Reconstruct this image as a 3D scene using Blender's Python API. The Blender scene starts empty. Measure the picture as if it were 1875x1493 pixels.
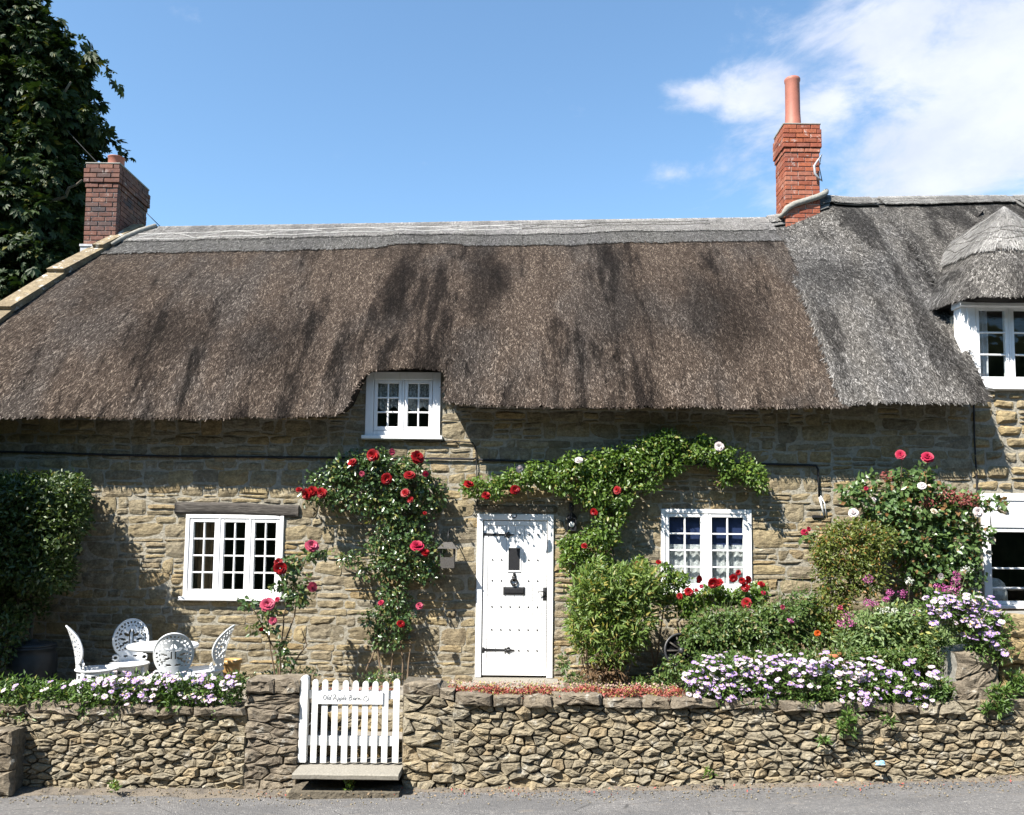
import bpy, math, random
import numpy as np
from mathutils import Vector, Matrix, noise as mnoise

R = math.radians
SC = bpy.context.scene
COL = SC.collection
rng = random.Random(11)
NR = np.random.RandomState(5)

# ------------------------------------------------------------------ camera
CAM = Vector((0.0, -10.5, 2.5))
FPX, PPX, PPY = 1533.0, 960.0, 862.0
ROT = Matrix.Rotation(R(90 + 4.6), 3, 'X') @ Matrix.Rotation(R(0.6), 3, 'Z')
cd = bpy.data.cameras.new('camera')
cam = bpy.data.objects.new('camera', cd)
COL.objects.link(cam)
cam.matrix_world = Matrix.Translation(CAM) @ ROT.to_4x4()
cd.sensor_fit = 'HORIZONTAL'
cd.sensor_width = 36.0
cd.lens = FPX / 1875.0 * 36.0
cd.shift_x = -(PPX - 937.5) / 1875.0
cd.shift_y = (PPY - 746.5) / 1875.0
cd.clip_start = 0.1
cd.clip_end = 3000.0
SC.camera = cam


def P(px, py, Y):
    """world point on the plane y = Y seen at photograph position (px, py)"""
    d = ROT @ Vector(((px - PPX) / FPX, -(py - PPY) / FPX, -1.0))
    k = (Y - CAM.y) / d.y
    return CAM + d * k


def S(Y):
    return FPX / (Y - CAM.y)


# ------------------------------------------------------------------ light
SUN_EL, SUN_AZ = R(49.0), R(-135.0)      # azimuth from +Y towards +X: the sun stands front left
sdir = Vector((math.sin(SUN_AZ) * math.cos(SUN_EL), math.cos(SUN_AZ) * math.cos(SUN_EL), math.sin(SUN_EL)))
sl = bpy.data.lights.new('sun', 'SUN')
sl.energy = 5.0
sl.angle = R(0.5)
sl.color = (1.0, 0.95, 0.87)
sun = bpy.data.objects.new('sun', sl)
COL.objects.link(sun)
sun.rotation_euler = sdir.to_track_quat('Z', 'Y').to_euler()
sun.location = (-12, -20, 25)

SC.view_settings.view_transform = 'Standard'
SC.view_settings.look = 'None'
SC.view_settings.gamma = 1.0
SC.view_settings.use_curve_mapping = False
SC.view_settings.exposure = 1.5

W = bpy.data.worlds.new('World')
SC.world = W
W.use_nodes = True


# ------------------------------------------------------------------ node helper
class NT:
    def __init__(self, tree):
        self.t = tree
        tree.nodes.clear()

    def n(self, typ, ins=None, **props):
        nd = self.t.nodes.new(typ)
        for k, v in props.items():
            setattr(nd, k, v)
        for k, v in (ins or {}).items():
            self.set(nd.inputs[k], v)
        return nd

    def set(self, sock, v):
        if isinstance(v, bpy.types.NodeSocket):
            self.t.links.new(v, sock)
        elif isinstance(v, bpy.types.Node):
            self.t.links.new(v.outputs[0], sock)
        else:
            if sock.type == 'RGBA' and len(v) == 3:
                v = (*v, 1.0)
            sock.default_value = v

    def math(self, op, a, b=0.0, c=0.0, clamp=False):
        nd = self.t.nodes.new('ShaderNodeMath')
        nd.operation = op
        nd.use_clamp = clamp
        for i, v in enumerate((a, b, c)):
            self.set(nd.inputs[i], v)
        return nd.outputs[0]

    def smooth(self, v, lo, hi):
        if lo > hi:
            return self.math('SUBTRACT', 1.0, self.smooth(v, hi, lo))
        nd = self.t.nodes.new('ShaderNodeMapRange')
        nd.interpolation_type = 'SMOOTHSTEP'
        self.set(nd.inputs[0], v)
        nd.inputs[1].default_value = lo
        nd.inputs[2].default_value = hi
        return nd.outputs[0]

    def mix(self, f, a, b):
        nd = self.t.nodes.new('ShaderNodeMix')
        nd.data_type = 'RGBA'
        self.set(nd.inputs[0], f)
        self.set(nd.inputs[6], a)
        self.set(nd.inputs[7], b)
        return nd.outputs[2]

    def mul(self, a, b):
        nd = self.t.nodes.new('ShaderNodeMix')
        nd.data_type = 'RGBA'
        nd.blend_type = 'MULTIPLY'
        nd.inputs[0].default_value = 1.0
        self.set(nd.inputs[6], a)
        self.set(nd.inputs[7], b)
        return nd.outputs[2]

    def ramp(self, f, stops, interp='LINEAR'):
        nd = self.t.nodes.new('ShaderNodeValToRGB')
        cr = nd.color_ramp
        cr.interpolation = interp
        while len(cr.elements) < len(stops):
            cr.elements.new(0.5)
        for e, (p, c) in zip(cr.elements, stops):
            e.position = p
            e.color = (*c, 1.0) if len(c) == 3 else c
        self.set(nd.inputs[0], f)
        return nd.outputs[0]

    def coords(self, scale=(1, 1, 1), which='Object', rot=(0, 0, 0)):
        tc = self.t.nodes.new('ShaderNodeTexCoord')
        mp = self.t.nodes.new('ShaderNodeMapping')
        mp.inputs['Scale'].default_value = scale
        mp.inputs['Rotation'].default_value = rot
        self.t.links.new(tc.outputs[which], mp.inputs[0])
        return mp.outputs[0]

    def noise(self, vec, scale, detail=4.0, rough=0.55, dist=0.0, out=0):
        nd = self.t.nodes.new('ShaderNodeTexNoise')
        self.set(nd.inputs['Vector'], vec)
        nd.inputs['Scale'].default_value = scale
        nd.inputs['Detail'].default_value = detail
        nd.inputs['Roughness'].default_value = rough
        nd.inputs['Distortion'].default_value = dist
        return nd.outputs[out]

    def random(self):
        """one number per object and per loose piece of a mesh"""
        a = self.t.nodes.new('ShaderNodeObjectInfo').outputs['Random']
        b = self.t.nodes.new('ShaderNodeNewGeometry').outputs['Random Per Island']
        return self.math('FRACT', self.math('ADD', a, b))

    def bump(self, h, strength=0.5, dist=0.01):
        nd = self.t.nodes.new('ShaderNodeBump')
        nd.inputs['Strength'].default_value = strength
        nd.inputs['Distance'].default_value = dist
        self.set(nd.inputs['Height'], h)
        return nd.outputs[0]

    def out(self, color, rough=0.8, normal=None, metal=0.0, spec=0.5, **more):
        p = self.t.nodes.new('ShaderNodeBsdfPrincipled')
        self.set(p.inputs['Base Color'], color)
        self.set(p.inputs['Roughness'], rough)
        self.set(p.inputs['Metallic'], metal)
        self.set(p.inputs['Specular IOR Level'], spec)
        if normal is not None:
            self.set(p.inputs['Normal'], normal)
        for k, v in more.items():
            self.set(p.inputs[k], v)
        o = self.t.nodes.new('ShaderNodeOutputMaterial')
        self.t.links.new(p.outputs[0], o.inputs[0])
        return p


def material(name):
    m = bpy.data.materials.new(name)
    m.use_nodes = True
    return m, NT(m.node_tree)


# ------------------------------------------------------------------ sky: clear blue, cloud bank to the right
w = NT(W.node_tree)
sky = w.n('ShaderNodeTexSky', sky_type='NISHITA', sun_disc=False)
sky.sun_elevation = SUN_EL
sky.sun_rotation = SUN_AZ
sky.altitude = 50
sky.air_density = 1.0
sky.dust_density = 0.1
sky.ozone_density = 1.6
tc = w.n('ShaderNodeTexCoord')
CL = (P(1790, 130, 100) - CAM).normalized()


def cloud_blob(px, py, sx, sz):
    c = (P(px, py, 100) - CAM).normalized()
    sub = w.n('ShaderNodeVectorMath', {0: tc.outputs['Generated'], 1: tuple(c)}, operation='SUBTRACT')
    scl = w.n('ShaderNodeVectorMath', {0: sub.outputs[0], 1: (1 / sx, 1 / sx, 1 / sz)}, operation='MULTIPLY')
    ln = w.n('ShaderNodeVectorMath', {0: scl.outputs[0]}, operation='LENGTH')
    return w.math('SUBTRACT', 1.0, ln.outputs['Value'], clamp=True)


bl = cloud_blob(1960, 120, 0.42, 0.22)
for a in ((1530, 205, 0.12, 0.085), (1385, 165, 0.12, 0.05), (1290, 175, 0.07, 0.035), (1640, 85, 0.15, 0.075), (1820, 275, 0.17, 0.10), (1600, 60, 0.14, 0.06), (1225, 320, 0.05, 0.03)):
    bl = w.math('MAXIMUM', bl, w.math('MULTIPLY', cloud_blob(*a), 0.75 if a[1] < 270 or a[0] > 1500 else 0.33))
mp = w.n('ShaderNodeMapping', {'Vector': tc.outputs['Generated'], 'Scale': (1.0, 1.0, 1.9)})
nz = w.noise(mp.outputs[0], 8.0, 10.0, 0.62, 0.35)
nz2 = w.noise(mp.outputs[0], 22.0, 6.0, 0.6, 0.2)
den = w.math('ADD', w.math('MULTIPLY', nz, 1.25), w.math('MULTIPLY', bl, 0.95))
den = w.math('ADD', den, w.math('MULTIPLY', w.math('SUBTRACT', nz2, 0.5), 0.22))
mask = w.smooth(den, 0.82, 1.28)
thin = w.math('MULTIPLY', w.smooth(w.noise(mp.outputs[0], 3.2, 6.0, 0.6, 0.4), 0.58, 0.85), 0.12)
mask = w.math('MAXIMUM', w.math('MULTIPLY', mask, 0.95), thin)
skc = w.mul(sky.outputs[0], (0.90, 1.05, 1.06))
shade = w.mix(w.smooth(w.noise(mp.outputs[0], 5.0, 6.0, 0.6), 0.35, 0.65), (3.2, 3.5, 4.3), (4.0, 4.2, 4.75))
mixc = w.mix(mask, skc, shade)
bg = w.n('ShaderNodeBackground', {'Color': mixc, 'Strength': 0.088})
wo = w.n('ShaderNodeOutputWorld', {'Surface': bg.outputs[0]})


# ------------------------------------------------------------------ object helpers
def thing(name, label, cat, loc=(0, 0, 0), rz=0.0, group=None):
    o = bpy.data.objects.new(name, None)
    COL.objects.link(o)
    o.location = loc
    o.rotation_euler = (0, 0, rz)
    o.empty_display_size = 0.2
    o['label'] = label
    o['category'] = cat
    if group:
        o['group'] = group
    return o


def link(name, me, parent=None, world=True, kind=None):
    o = bpy.data.objects.new(name, me)
    COL.objects.link(o)
    if parent is not None:
        o.parent = parent
        if world and parent.type == 'EMPTY':
            o.location = -Vector(parent.location)
    if kind:
        o['kind'] = kind
    return o


class MB:
    def __init__(self):
        self.v, self.f, self.m = [], [], []

    def add(self, vs, fs, mi=0):
        b = len(self.v)
        self.v += [tuple(p) for p in vs]
        self.f += [tuple(i + b for i in q) for q in fs]
        self.m += [mi] * len(fs)

    def box(self, x0, x1, y0, y1, z0, z1, mi=0, mat=None):
        vs = [(x0, y0, z0), (x1, y0, z0), (x1, y1, z0), (x0, y1, z0), (x0, y0, z1), (x1, y0, z1), (x1, y1, z1), (x0, y1, z1)]
        if mat is not None:
            vs = [mat @ Vector(p) for p in vs]
        self.add(vs, [(0, 3, 2, 1), (4, 5, 6, 7), (0, 1, 5, 4), (1, 2, 6, 5), (2, 3, 7, 6), (3, 0, 4, 7)], mi)

    def bbox(self, x0, x1, y0, y1, z0, z1, b=0.006, mi=0):
        """box with its front (-y) edges bevelled"""
        b = min(b, (x1 - x0) * .3, (z1 - z0) * .3)
        vs = [(x0, y1, z0), (x1, y1, z0), (x1, y1, z1), (x0, y1, z1),
              (x0, y0 + b, z0), (x1, y0 + b, z0), (x1, y0 + b, z1), (x0, y0 + b, z1),
              (x0 + b, y0, z0 + b), (x1 - b, y0, z0 + b), (x1 - b, y0, z1 - b), (x0 + b, y0, z1 - b)]
        fs = [(3, 2, 1, 0), (8, 9, 10, 11)]
        for i in range(4):
            j = (i + 1) % 4
            fs += [(i, j, j + 4, i + 4), (i + 4, j + 4, j + 8, i + 8)]
        self.add(vs, fs, mi)

    def tube(self, pts, r, n=6, mi=0, cap=True):
        pts = [Vector(p) for p in pts]
        rs = r if isinstance(r, (list, tuple)) else [r] * len(pts)
        vs, fs = [], []
        a = None
        for i, p in enumerate(pts):
            t = (pts[min(i + 1, len(pts) - 1)] - pts[max(i - 1, 0)])
            if t.length < 1e-9:
                t = Vector((0, 0, 1))
            t.normalize()
            if a is None:
                a = t.orthogonal().normalized()
            a = (a - t * a.dot(t))
            a = a.normalized() if a.length > 1e-6 else t.orthogonal().normalized()
            b = t.cross(a)
            for k in range(n):
                an = 2 * math.pi * k / n
                vs.append(p + (a * math.cos(an) + b * math.sin(an)) * rs[i])
        for i in range(len(pts) - 1):
            for k in range(n):
                k2 = (k + 1) % n
                fs.append((i * n + k, i * n + k2, (i + 1) * n + k2, (i + 1) * n + k))
        if cap:
            fs.append(tuple(range(n))[::-1])
            fs.append(tuple(range((len(pts) - 1) * n, len(pts) * n)))
        self.add(vs, fs, mi)

    def lathe(self, prof, c=(0, 0, 0), n=16, mi=0):
        vs, fs = [], []
        for (r, z) in prof:
            for k in range(n):
                a = 2 * math.pi * k / n
                vs.append((c[0] + r * math.cos(a), c[1] + r * math.sin(a), c[2] + z))
        for i in range(len(prof) - 1):
            for k in range(n):
                k2 = (k + 1) % n
                fs.append((i * n + k, i * n + k2, (i + 1) * n + k2, (i + 1) * n + k))
        if prof[0][0] > 1e-5:
            fs.append(tuple(range(n))[::-1])
        if prof[-1][0] > 1e-5:
            fs.append(tuple(range((len(prof) - 1) * n, len(prof) * n)))
        self.add(vs, fs, mi)

    def mesh(self, name, mats, smooth=False):
        me = bpy.data.meshes.new(name)
        me.from_pydata(self.v, [], self.f)
        for m in (mats if isinstance(mats, (list, tuple)) else [mats]):
            me.materials.append(m)
        if any(self.m):
            me.polygons.foreach_set('material_index', self.m)
        if smooth:
            me.polygons.foreach_set('use_smooth', [True] * len(self.f))
        me.update()
        return me

    def build(self, name, mats, parent=None, smooth=False, world=True, kind=None):
        return link(name, self.mesh(name, mats, smooth), parent, world, kind)


def np_mesh(name, verts, faces, mat, smooth=False):
    """verts (N,3), faces (M,k) all of one size"""
    me = bpy.data.meshes.new(name)
    nv, nf, k = len(verts), len(faces), faces.shape[1]
    me.vertices.add(nv)
    me.vertices.foreach_set('co', verts.astype(np.float32).ravel())
    me.loops.add(nf * k)
    me.loops.foreach_set('vertex_index', faces.astype(np.int32).ravel())
    me.polygons.add(nf)
    me.polygons.foreach_set('loop_start', np.arange(0, nf * k, k, dtype=np.int32))
    if smooth:
        me.polygons.foreach_set('use_smooth', np.ones(nf, dtype=bool))
    me.materials.append(mat)
    me.update(calc_edges=True)
    me.validate()
    return me


def interp(tab, x):
    return float(np.interp(x, [a for a, b in tab], [b for a, b in tab]))


def sstep(a, b, x):
    t = min(1.0, max(0.0, (x - a) / (b - a)))
    return t * t * (3 - 2 * t)


# ------------------------------------------------------------------ materials
def stone_mat(name, stops, lichen=(0.62, 0.60, 0.54), lich=0.5, bump=0.8, fine=38.0, moss=0.0, sp=0.2):
    m, t = material(name)
    v = t.coords()
    r = t.random()
    base = t.ramp(r, stops)
    n1 = t.noise(v, 9.0, 6.0, 0.65)
    n2 = t.noise(v, fine, 6.0, 0.7)
    n3 = t.noise(t.coords((1, 1, 3.2)), 16.0, 5.0, 0.7, 0.6)
    c = t.mul(base, t.ramp(n1, [(0.25, (0.55, 0.52, 0.5)), (0.7, (1.25, 1.22, 1.15))]))
    c = t.mul(c, t.ramp(n2, [(0.3, (0.62, 0.6, 0.58)), (0.62, (1.12, 1.12, 1.12))]))
    lm = t.math('MULTIPLY', t.smooth(t.noise(v, 6.5, 7.0, 0.72), 0.56, 0.68), lich)
    c = t.mix(lm, c, lichen)
    if moss:
        mm = t.math('MULTIPLY', t.smooth(t.noise(v, 3.1, 5.0, 0.6), 0.52, 0.7), moss)
        c = t.mix(mm, c, (0.10, 0.095, 0.05))
    h = t.math('ADD', t.math('MULTIPLY', n3, 0.8), t.math('MULTIPLY', n2, 0.5))
    t.out(c, 0.92, t.bump(h, bump, 0.02), spec=sp)
    return m


M_STONE = stone_mat('honey_rubble_stone', [(0.0, (0.165, 0.14, 0.095)), (0.2, (0.268, 0.228, 0.15)), (0.36, (0.195, 0.178, 0.14)), (0.55, (0.30, 0.245, 0.145)),
                                             (0.7, (0.225, 0.20, 0.15)), (0.86, (0.285, 0.218, 0.118)), (1.0, (0.175, 0.158, 0.125))], lichen=(0.40, 0.37, 0.30), lich=0.45, bump=1.0)
M_STONE2 = stone_mat('pale_rubble_stone', [(0.0, (0.22, 0.185, 0.12)), (0.4, (0.29, 0.235, 0.14)), (0.7, (0.25, 0.19, 0.095)), (1.0, (0.26, 0.24, 0.19))], lichen=(0.42, 0.40, 0.34), lich=0.3, bump=1.0)
M_ROUGH = stone_mat('weathered_boundary_stone', [(0.0, (0.19, 0.168, 0.125)), (0.3, (0.265, 0.232, 0.168)), (0.55, (0.22, 0.202, 0.16)),
                                               (0.8, (0.29, 0.248, 0.172)), (1.0, (0.235, 0.19, 0.125))], lichen=(0.42, 0.40, 0.35), lich=0.6, bump=1.0, fine=55.0)
M_CAPST = stone_mat('grey_capping_stone', [(0.0, (0.145, 0.125, 0.10)), (0.5, (0.20, 0.175, 0.14)), (1.0, (0.17, 0.145, 0.11))], lichen=(0.40, 0.385, 0.34), lich=0.75, bump=1.0, fine=48.0)
M_COPING = stone_mat('lichen_white_coping', [(0.0, (0.17, 0.14, 0.095)), (1.0, (0.22, 0.18, 0.12))], lichen=(0.60, 0.59, 0.56), lich=0.95, bump=0.8)


def simple(name, col, rough=0.7, nscale=20.0, amt=0.25, bump=0.2, bdist=0.004, metal=0.0, spec=0.4, stretch=(1, 1, 1)):
    m, t = material(name)
    v = t.coords(stretch)
    n = t.noise(v, nscale, 5.0, 0.6)
    c = t.mul(col, t.ramp(n, [(0.25, (1 - amt,) * 3), (0.75, (1 + amt,) * 3)]))
    t.out(c, rough, t.bump(n, bump, bdist), metal=metal, spec=spec)
    return m


M_MORTAR = simple('lime_mortar', (0.25, 0.23, 0.185), 0.95, 26, 0.35, 0.9, 0.02)
M_DARKMORTAR = simple('earthy_wall_core', (0.10, 0.085, 0.062), 1.0, 22, 0.4, 1.0, 0.03)
M_BRICKMORTAR = simple('brick_mortar', (0.30, 0.275, 0.24), 0.95, 40, 0.3, 0.6, 0.01)


def paint_mat(name, col, dirt=0.2):
    m, t = material(name)
    v = t.coords()
    n = t.noise(v, 5.0, 6.0, 0.65)
    n2 = t.noise(v, 60.0, 4.0, 0.6)
    c = t.mix(t.math('MULTIPLY', t.smooth(n, 0.52, 0.8), dirt * 2.4), col, tuple(k * f for k, f in zip(col, (0.74, 0.71, 0.64))))
    c = t.mix(t.math('MULTIPLY', t.smooth(n2, 0.62, 0.75), dirt), c, (0.45, 0.42, 0.36))
    n3 = t.noise(t.coords((14, 14, 0.9)), 1.6, 5.0, 0.65)
    c = t.mix(t.math('MULTIPLY', t.smooth(n3, 0.56, 0.74), dirt * 1.6), c, (0.40, 0.37, 0.31))
    t.out(c, 0.5, t.bump(t.math('ADD', n2, t.noise(t.coords((60, 60, 4)), 2.0, 3.0, 0.6)), 0.25, 0.003), spec=0.35)
    return m


M_WHITE = paint_mat('white_gloss_paint', (0.72, 0.72, 0.72))
M_GATE = paint_mat('weathered_white_gate_paint', (0.66, 0.66, 0.645), 0.35)
M_CHAIR = paint_mat('white_painted_cast_metal', (0.60, 0.615, 0.63), 0.25)
M_BLACK = simple('black_iron', (0.018, 0.018, 0.02), 0.45, 60, 0.3, 0.3, 0.002)
M_CABLE = simple('black_cable', (0.016, 0.016, 0.018), 0.95, 30, 0.2, 0.1)
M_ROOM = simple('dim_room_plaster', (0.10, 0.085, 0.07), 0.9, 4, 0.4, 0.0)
M_BIN = simple('dark_green_plastic', (0.018, 0.022, 0.026), 0.5, 15, 0.3, 0.1)
M_CONCRETE = simple('pale_concrete', (0.20, 0.185, 0.155), 0.9, 55, 0.3, 0.5, 0.004)
M_PATIO = simple('patio_stone', (0.20, 0.18, 0.15), 0.95, 14, 0.3, 0.5, 0.01)
M_SOIL = simple('dark_garden_soil', (0.075, 0.055, 0.038), 1.0, 18, 0.5, 1.0, 0.03)
M_GRASSGROUND = simple('meadow_ground', (0.07, 0.09, 0.035), 1.0, 3, 0.4, 0.6, 0.05)
M_LEAD = simple('lead_flashing', (0.30, 0.30, 0.31), 0.6, 12, 0.35, 0.3)
M_FILLET = simple('mortar_fillet', (0.21, 0.20, 0.175), 0.95, 25, 0.3, 0.7, 0.01)
M_TERRA = simple('glazed_ochre_pot', (0.36, 0.22, 0.085), 0.35, 9, 0.35, 0.1)
M_TERRA2 = simple('red_terracotta', (0.40, 0.125, 0.06), 0.75, 14, 0.3, 0.2)
M_POT = simple('salmon_chimney_pot', (0.30, 0.105, 0.07), 0.6, 5, 0.16, 0.1)
M_LETTER = simple('grey_painted_lettering', (0.22, 0.23, 0.24), 0.7, 90, 0.4, 0.0)
M_GREYSTONE = simple('grey_cast_lantern', (0.065, 0.06, 0.055), 0.9, 60, 0.5, 0.8, 0.006)
M_LAMPGLASS = simple('opal_lamp_glass', (0.62, 0.62, 0.60), 0.25, 5, 0.05, 0.0)
M_PAPER = simple('white_card', (0.7, 0.72, 0.75), 0.8, 3, 0.05, 0.0)
M_BLUELITTER = simple('pale_blue_paper', (0.25, 0.45, 0.60), 0.8, 30, 0.3, 0.4, 0.004)
M_STEM = simple('brown_woody_stem', (0.115, 0.08, 0.05), 0.9, 30, 0.4, 0.6, 0.006, stretch=(1, 1, 0.3))
M_GREENSTEM = simple('green_stem', (0.07, 0.09, 0.03), 0.8, 30, 0.4, 0.3)
M_BARK = simple('dark_bark', (0.085, 0.07, 0.052), 0.95, 9, 0.5, 1.0, 0.03, stretch=(1, 1, 0.25))


def beam_mat():
    m, t = material('silvered_oak_beam')
    v = t.coords((0.8, 4, 9))
    n = t.noise(v, 7.0, 7.0, 0.7, 0.8)
    c = t.ramp(n, [(0.3, (0.015, 0.013, 0.011)), (0.48, (0.055, 0.047, 0.04)), (0.7, (0.13, 0.118, 0.105))])
    t.out(c, 0.9, t.bump(n, 1.0, 0.02))
    return m


M_BEAM = beam_mat()


def brick_mat(name, stops, white=0.3, soot=0.3):
    m, t = material(name)
    v = t.coords()
    c = t.ramp(t.random(), stops)
    n = t.noise(v, 24.0, 6.0, 0.7)
    c = t.mul(c, t.ramp(n, [(0.3, (0.6, 0.58, 0.58)), (0.7, (1.2, 1.2, 1.2))]))
    c = t.mix(t.math('MULTIPLY', t.smooth(t.noise(v, 7.0, 7.0, 0.75), 0.56, 0.68), white), c, (0.46, 0.43, 0.40))
    c = t.mix(t.math('MULTIPLY', t.smooth(t.noise(t.coords((3.3, 3.3, 3.3)), 1.3, 5.0, 0.7), 0.52, 0.66), soot), c, (0.05, 0.042, 0.045))
    t.out(c, 0.9, t.bump(n, 0.7, 0.006), spec=0.2)
    return m


M_BRICKA = brick_mat('dull_red_brick', [(0, (0.10, 0.052, 0.042)), (0.3, (0.155, 0.072, 0.052)), (0.6, (0.115, 0.062, 0.052)), (0.85, (0.18, 0.09, 0.064)), (1, (0.07, 0.052, 0.05))], 0.35, 0.9)
M_BRICKB = brick_mat('bright_orange_brick', [(0, (0.20, 0.06, 0.035)), (0.3, (0.30, 0.092, 0.046)), (0.55, (0.24, 0.07, 0.042)), (0.8, (0.33, 0.13, 0.08)), (1, (0.17, 0.055, 0.04))], 0.75, 0.3)


def thatch_mat(name, dark, mid, pale, streak_amt, grey_amt, island=True, streak_scale=1.0):
    """fibre colour + weather streaks that run down the slope"""
    m, t = material(name)
    v = t.coords()
    f1 = t.noise(t.coords((1, 0.35, 0.35)), 120.0, 3.0, 0.7)
    f2 = t.noise(t.coords((1, 0.4, 0.4)), 34.0, 4.0, 0.7)
    val = t.math('ADD', t.math('MULTIPLY', f1, 0.6), t.math('MULTIPLY', f2, 0.4))
    if island:
        isl = t.t.nodes.new('ShaderNodeNewGeometry').outputs['Random Per Island']
        val = t.math('ADD', t.math('MULTIPLY', val, 0.35), t.math('MULTIPLY', isl, 0.65))
    c = t.ramp(val, [(0.15, dark), (0.48, mid), (0.66, mid), (0.90, pale)])
    st = t.noise(t.coords((1.0, 0.17, 0.17)), 3.0 * streak_scale, 6.0, 0.66, 0.25)
    st2 = t.noise(t.coords((1.0, 0.45, 0.45)), 0.62, 3.0, 0.5)
    stain = None
    wv = t.n('ShaderNodeVectorMath', {0: t.coords(), 1: t.n('ShaderNodeVectorMath', {0: t.noise(t.coords((1.6, 0.5, 0.5)), 2.4, 4.0, 0.6, 0.0, 1), 3: 0.75}, operation='SCALE').outputs[0]}, operation='ADD')
    for (sx, sz, wx, wz, am) in ((-1.42, 6.35, .30, 1.15, 1.0), (-0.22, 6.45, .40, 1.25, 1.0), (-2.9, 5.35, .75, .75, .7), (-4.35, 5.5, .8, .6, .75), (1.75, 6.0, .9, 1.0, .6), (3.0, 5.9, .8, 1.1, .8), (-0.6, 5.2, .35, .5, .5),
                               (4.35, 5.6, .16, 1.3, .9), (4.75, 6.6, .7, .5, .85), (6.0, 4.9, .5, .35, .7), (-5.6, 6.2, .5, .5, .4)):
        sb = t.n('ShaderNodeVectorMath', {0: wv.outputs[0], 1: (sx, 0, sz)}, operation='SUBTRACT')
        mu = t.n('ShaderNodeVectorMath', {0: sb.outputs[0], 1: (1 / wx, 0, 1 / wz)}, operation='MULTIPLY')
        le = t.n('ShaderNodeVectorMath', {0: mu.outputs[0]}, operation='LENGTH')
        q = t.math('MULTIPLY', t.smooth(le.outputs['Value'], 1.25, 0.25), am)
        stain = q if stain is None else t.math('MAXIMUM', stain, q)
    s = t.math('ADD', t.math('MULTIPLY', st, 0.65), t.math('MULTIPLY', st2, 0.35))
    sm = t.math('MULTIPLY', t.smooth(s, 0.475, 0.585), streak_amt)
    sm = t.math('MAXIMUM', sm, t.math('MULTIPLY', t.math('MULTIPLY', stain, streak_amt), t.math('ADD', 0.45, t.math('MULTIPLY', st, 1.1)), clamp=True))
    c = t.mix(sm, c, t.mul(c, (0.13, 0.13, 0.14)))
    gm = t.math('MULTIPLY', t.smooth(t.noise(t.coords((1, 0.5, 0.5)), 0.9, 4.0, 0.6), 0.45, 0.65), grey_amt)
    bw = t.n('ShaderNodeRGBToBW', {0: c})
    gr = t.n('ShaderNodeCombineColor', {0: t.math('MULTIPLY', bw, 1.02), 1: t.math('MULTIPLY', bw, 0.98), 2: t.math('MULTIPLY', bw, 0.95)})
    c = t.mix(gm, c, gr.outputs[0])
    t.out(c, 0.95, t.bump(val, 0.9, 0.02) if not island else None, spec=0.1)
    return m


M_TH = thatch_mat('brown_reed_thatch', (0.016, 0.012, 0.009), (0.04, 0.030, 0.023), (0.10, 0.08, 0.065), 0.72, 0.5, False)
M_THS = thatch_mat('brown_reed_thatch_straws', (0.016, 0.0115, 0.009), (0.058, 0.043, 0.033), (0.27, 0.215, 0.17), 0.92, 0.4)
M_TH2 = thatch_mat('grey_reed_thatch', (0.016, 0.0145, 0.013), (0.04, 0.037, 0.034), (0.10, 0.095, 0.087), 0.72, 0.8, False, 0.9)
M_TH2S = thatch_mat('grey_reed_thatch_straws', (0.015, 0.0135, 0.012), (0.092, 0.085, 0.077), (0.39, 0.365, 0.335), 0.74, 0.8, True, 0.9)
M_RIDGE = thatch_mat('silver_ridge_straw', (0.07, 0.067, 0.063), (0.14, 0.134, 0.126), (0.26, 0.25, 0.235), 0.3, 0.9, False)
M_RIDGES = thatch_mat('silver_ridge_straws', (0.10, 0.096, 0.09), (0.23, 0.22, 0.206), (0.42, 0.405, 0.38), 0.3, 0.9)
M_RIDGELOW = thatch_mat('dark_ridge_skirt', (0.04, 0.039, 0.037), (0.09, 0.087, 0.083), (0.18, 0.174, 0.164), 0.2, 1.0, False)
M_RIDGELOWS = thatch_mat('dark_ridge_skirt_straws', (0.03, 0.029, 0.027), (0.10, 0.096, 0.09), (0.25, 0.24, 0.226), 0.2, 1.0)
M_ROD = simple('bleached_hazel_rod', (0.34, 0.33, 0.31), 0.9, 40, 0.3, 0.4)
M_RODDARK = simple('dark_hazel_rod', (0.06, 0.055, 0.05), 0.9, 40, 0.4, 0.4)


def leaf_mat(name, a, b, rough=0.45, trans=0.3, yellow=None, yamt=0.0, spec=0.45):
    m, t = material(name)
    g = t.t.nodes.new('ShaderNodeNewGeometry').outputs['Random Per Island']
    v = t.coords()
    cl = t.noise(v, 2.7, 3.0, 0.5)
    f = t.math('ADD', t.math('MULTIPLY', g, 0.75), t.math('MULTIPLY', t.math('SUBTRACT', cl, 0.35), 0.8), clamp=True)
    c = t.mix(f, a, b)
    if yellow:
        h = t.math('FRACT', t.math('MULTIPLY', g, 37.7))
        c = t.mix(t.math('GREATER_THAN', h, 1.0 - yamt), c, yellow)
    p = t.n('ShaderNodeBsdfPrincipled', {'Base Color': c, 'Roughness': rough, 'Specular IOR Level': spec})
    tr = t.n('ShaderNodeBsdfTranslucent', {'Color': t.mul(c, (1.25, 1.35, 0.6))})
    mx = t.n('ShaderNodeMixShader', {0: trans, 1: p.outputs[0], 2: tr.outputs[0]})
    t.n('ShaderNodeOutputMaterial', {0: mx.outputs[0]})
    return m


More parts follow.
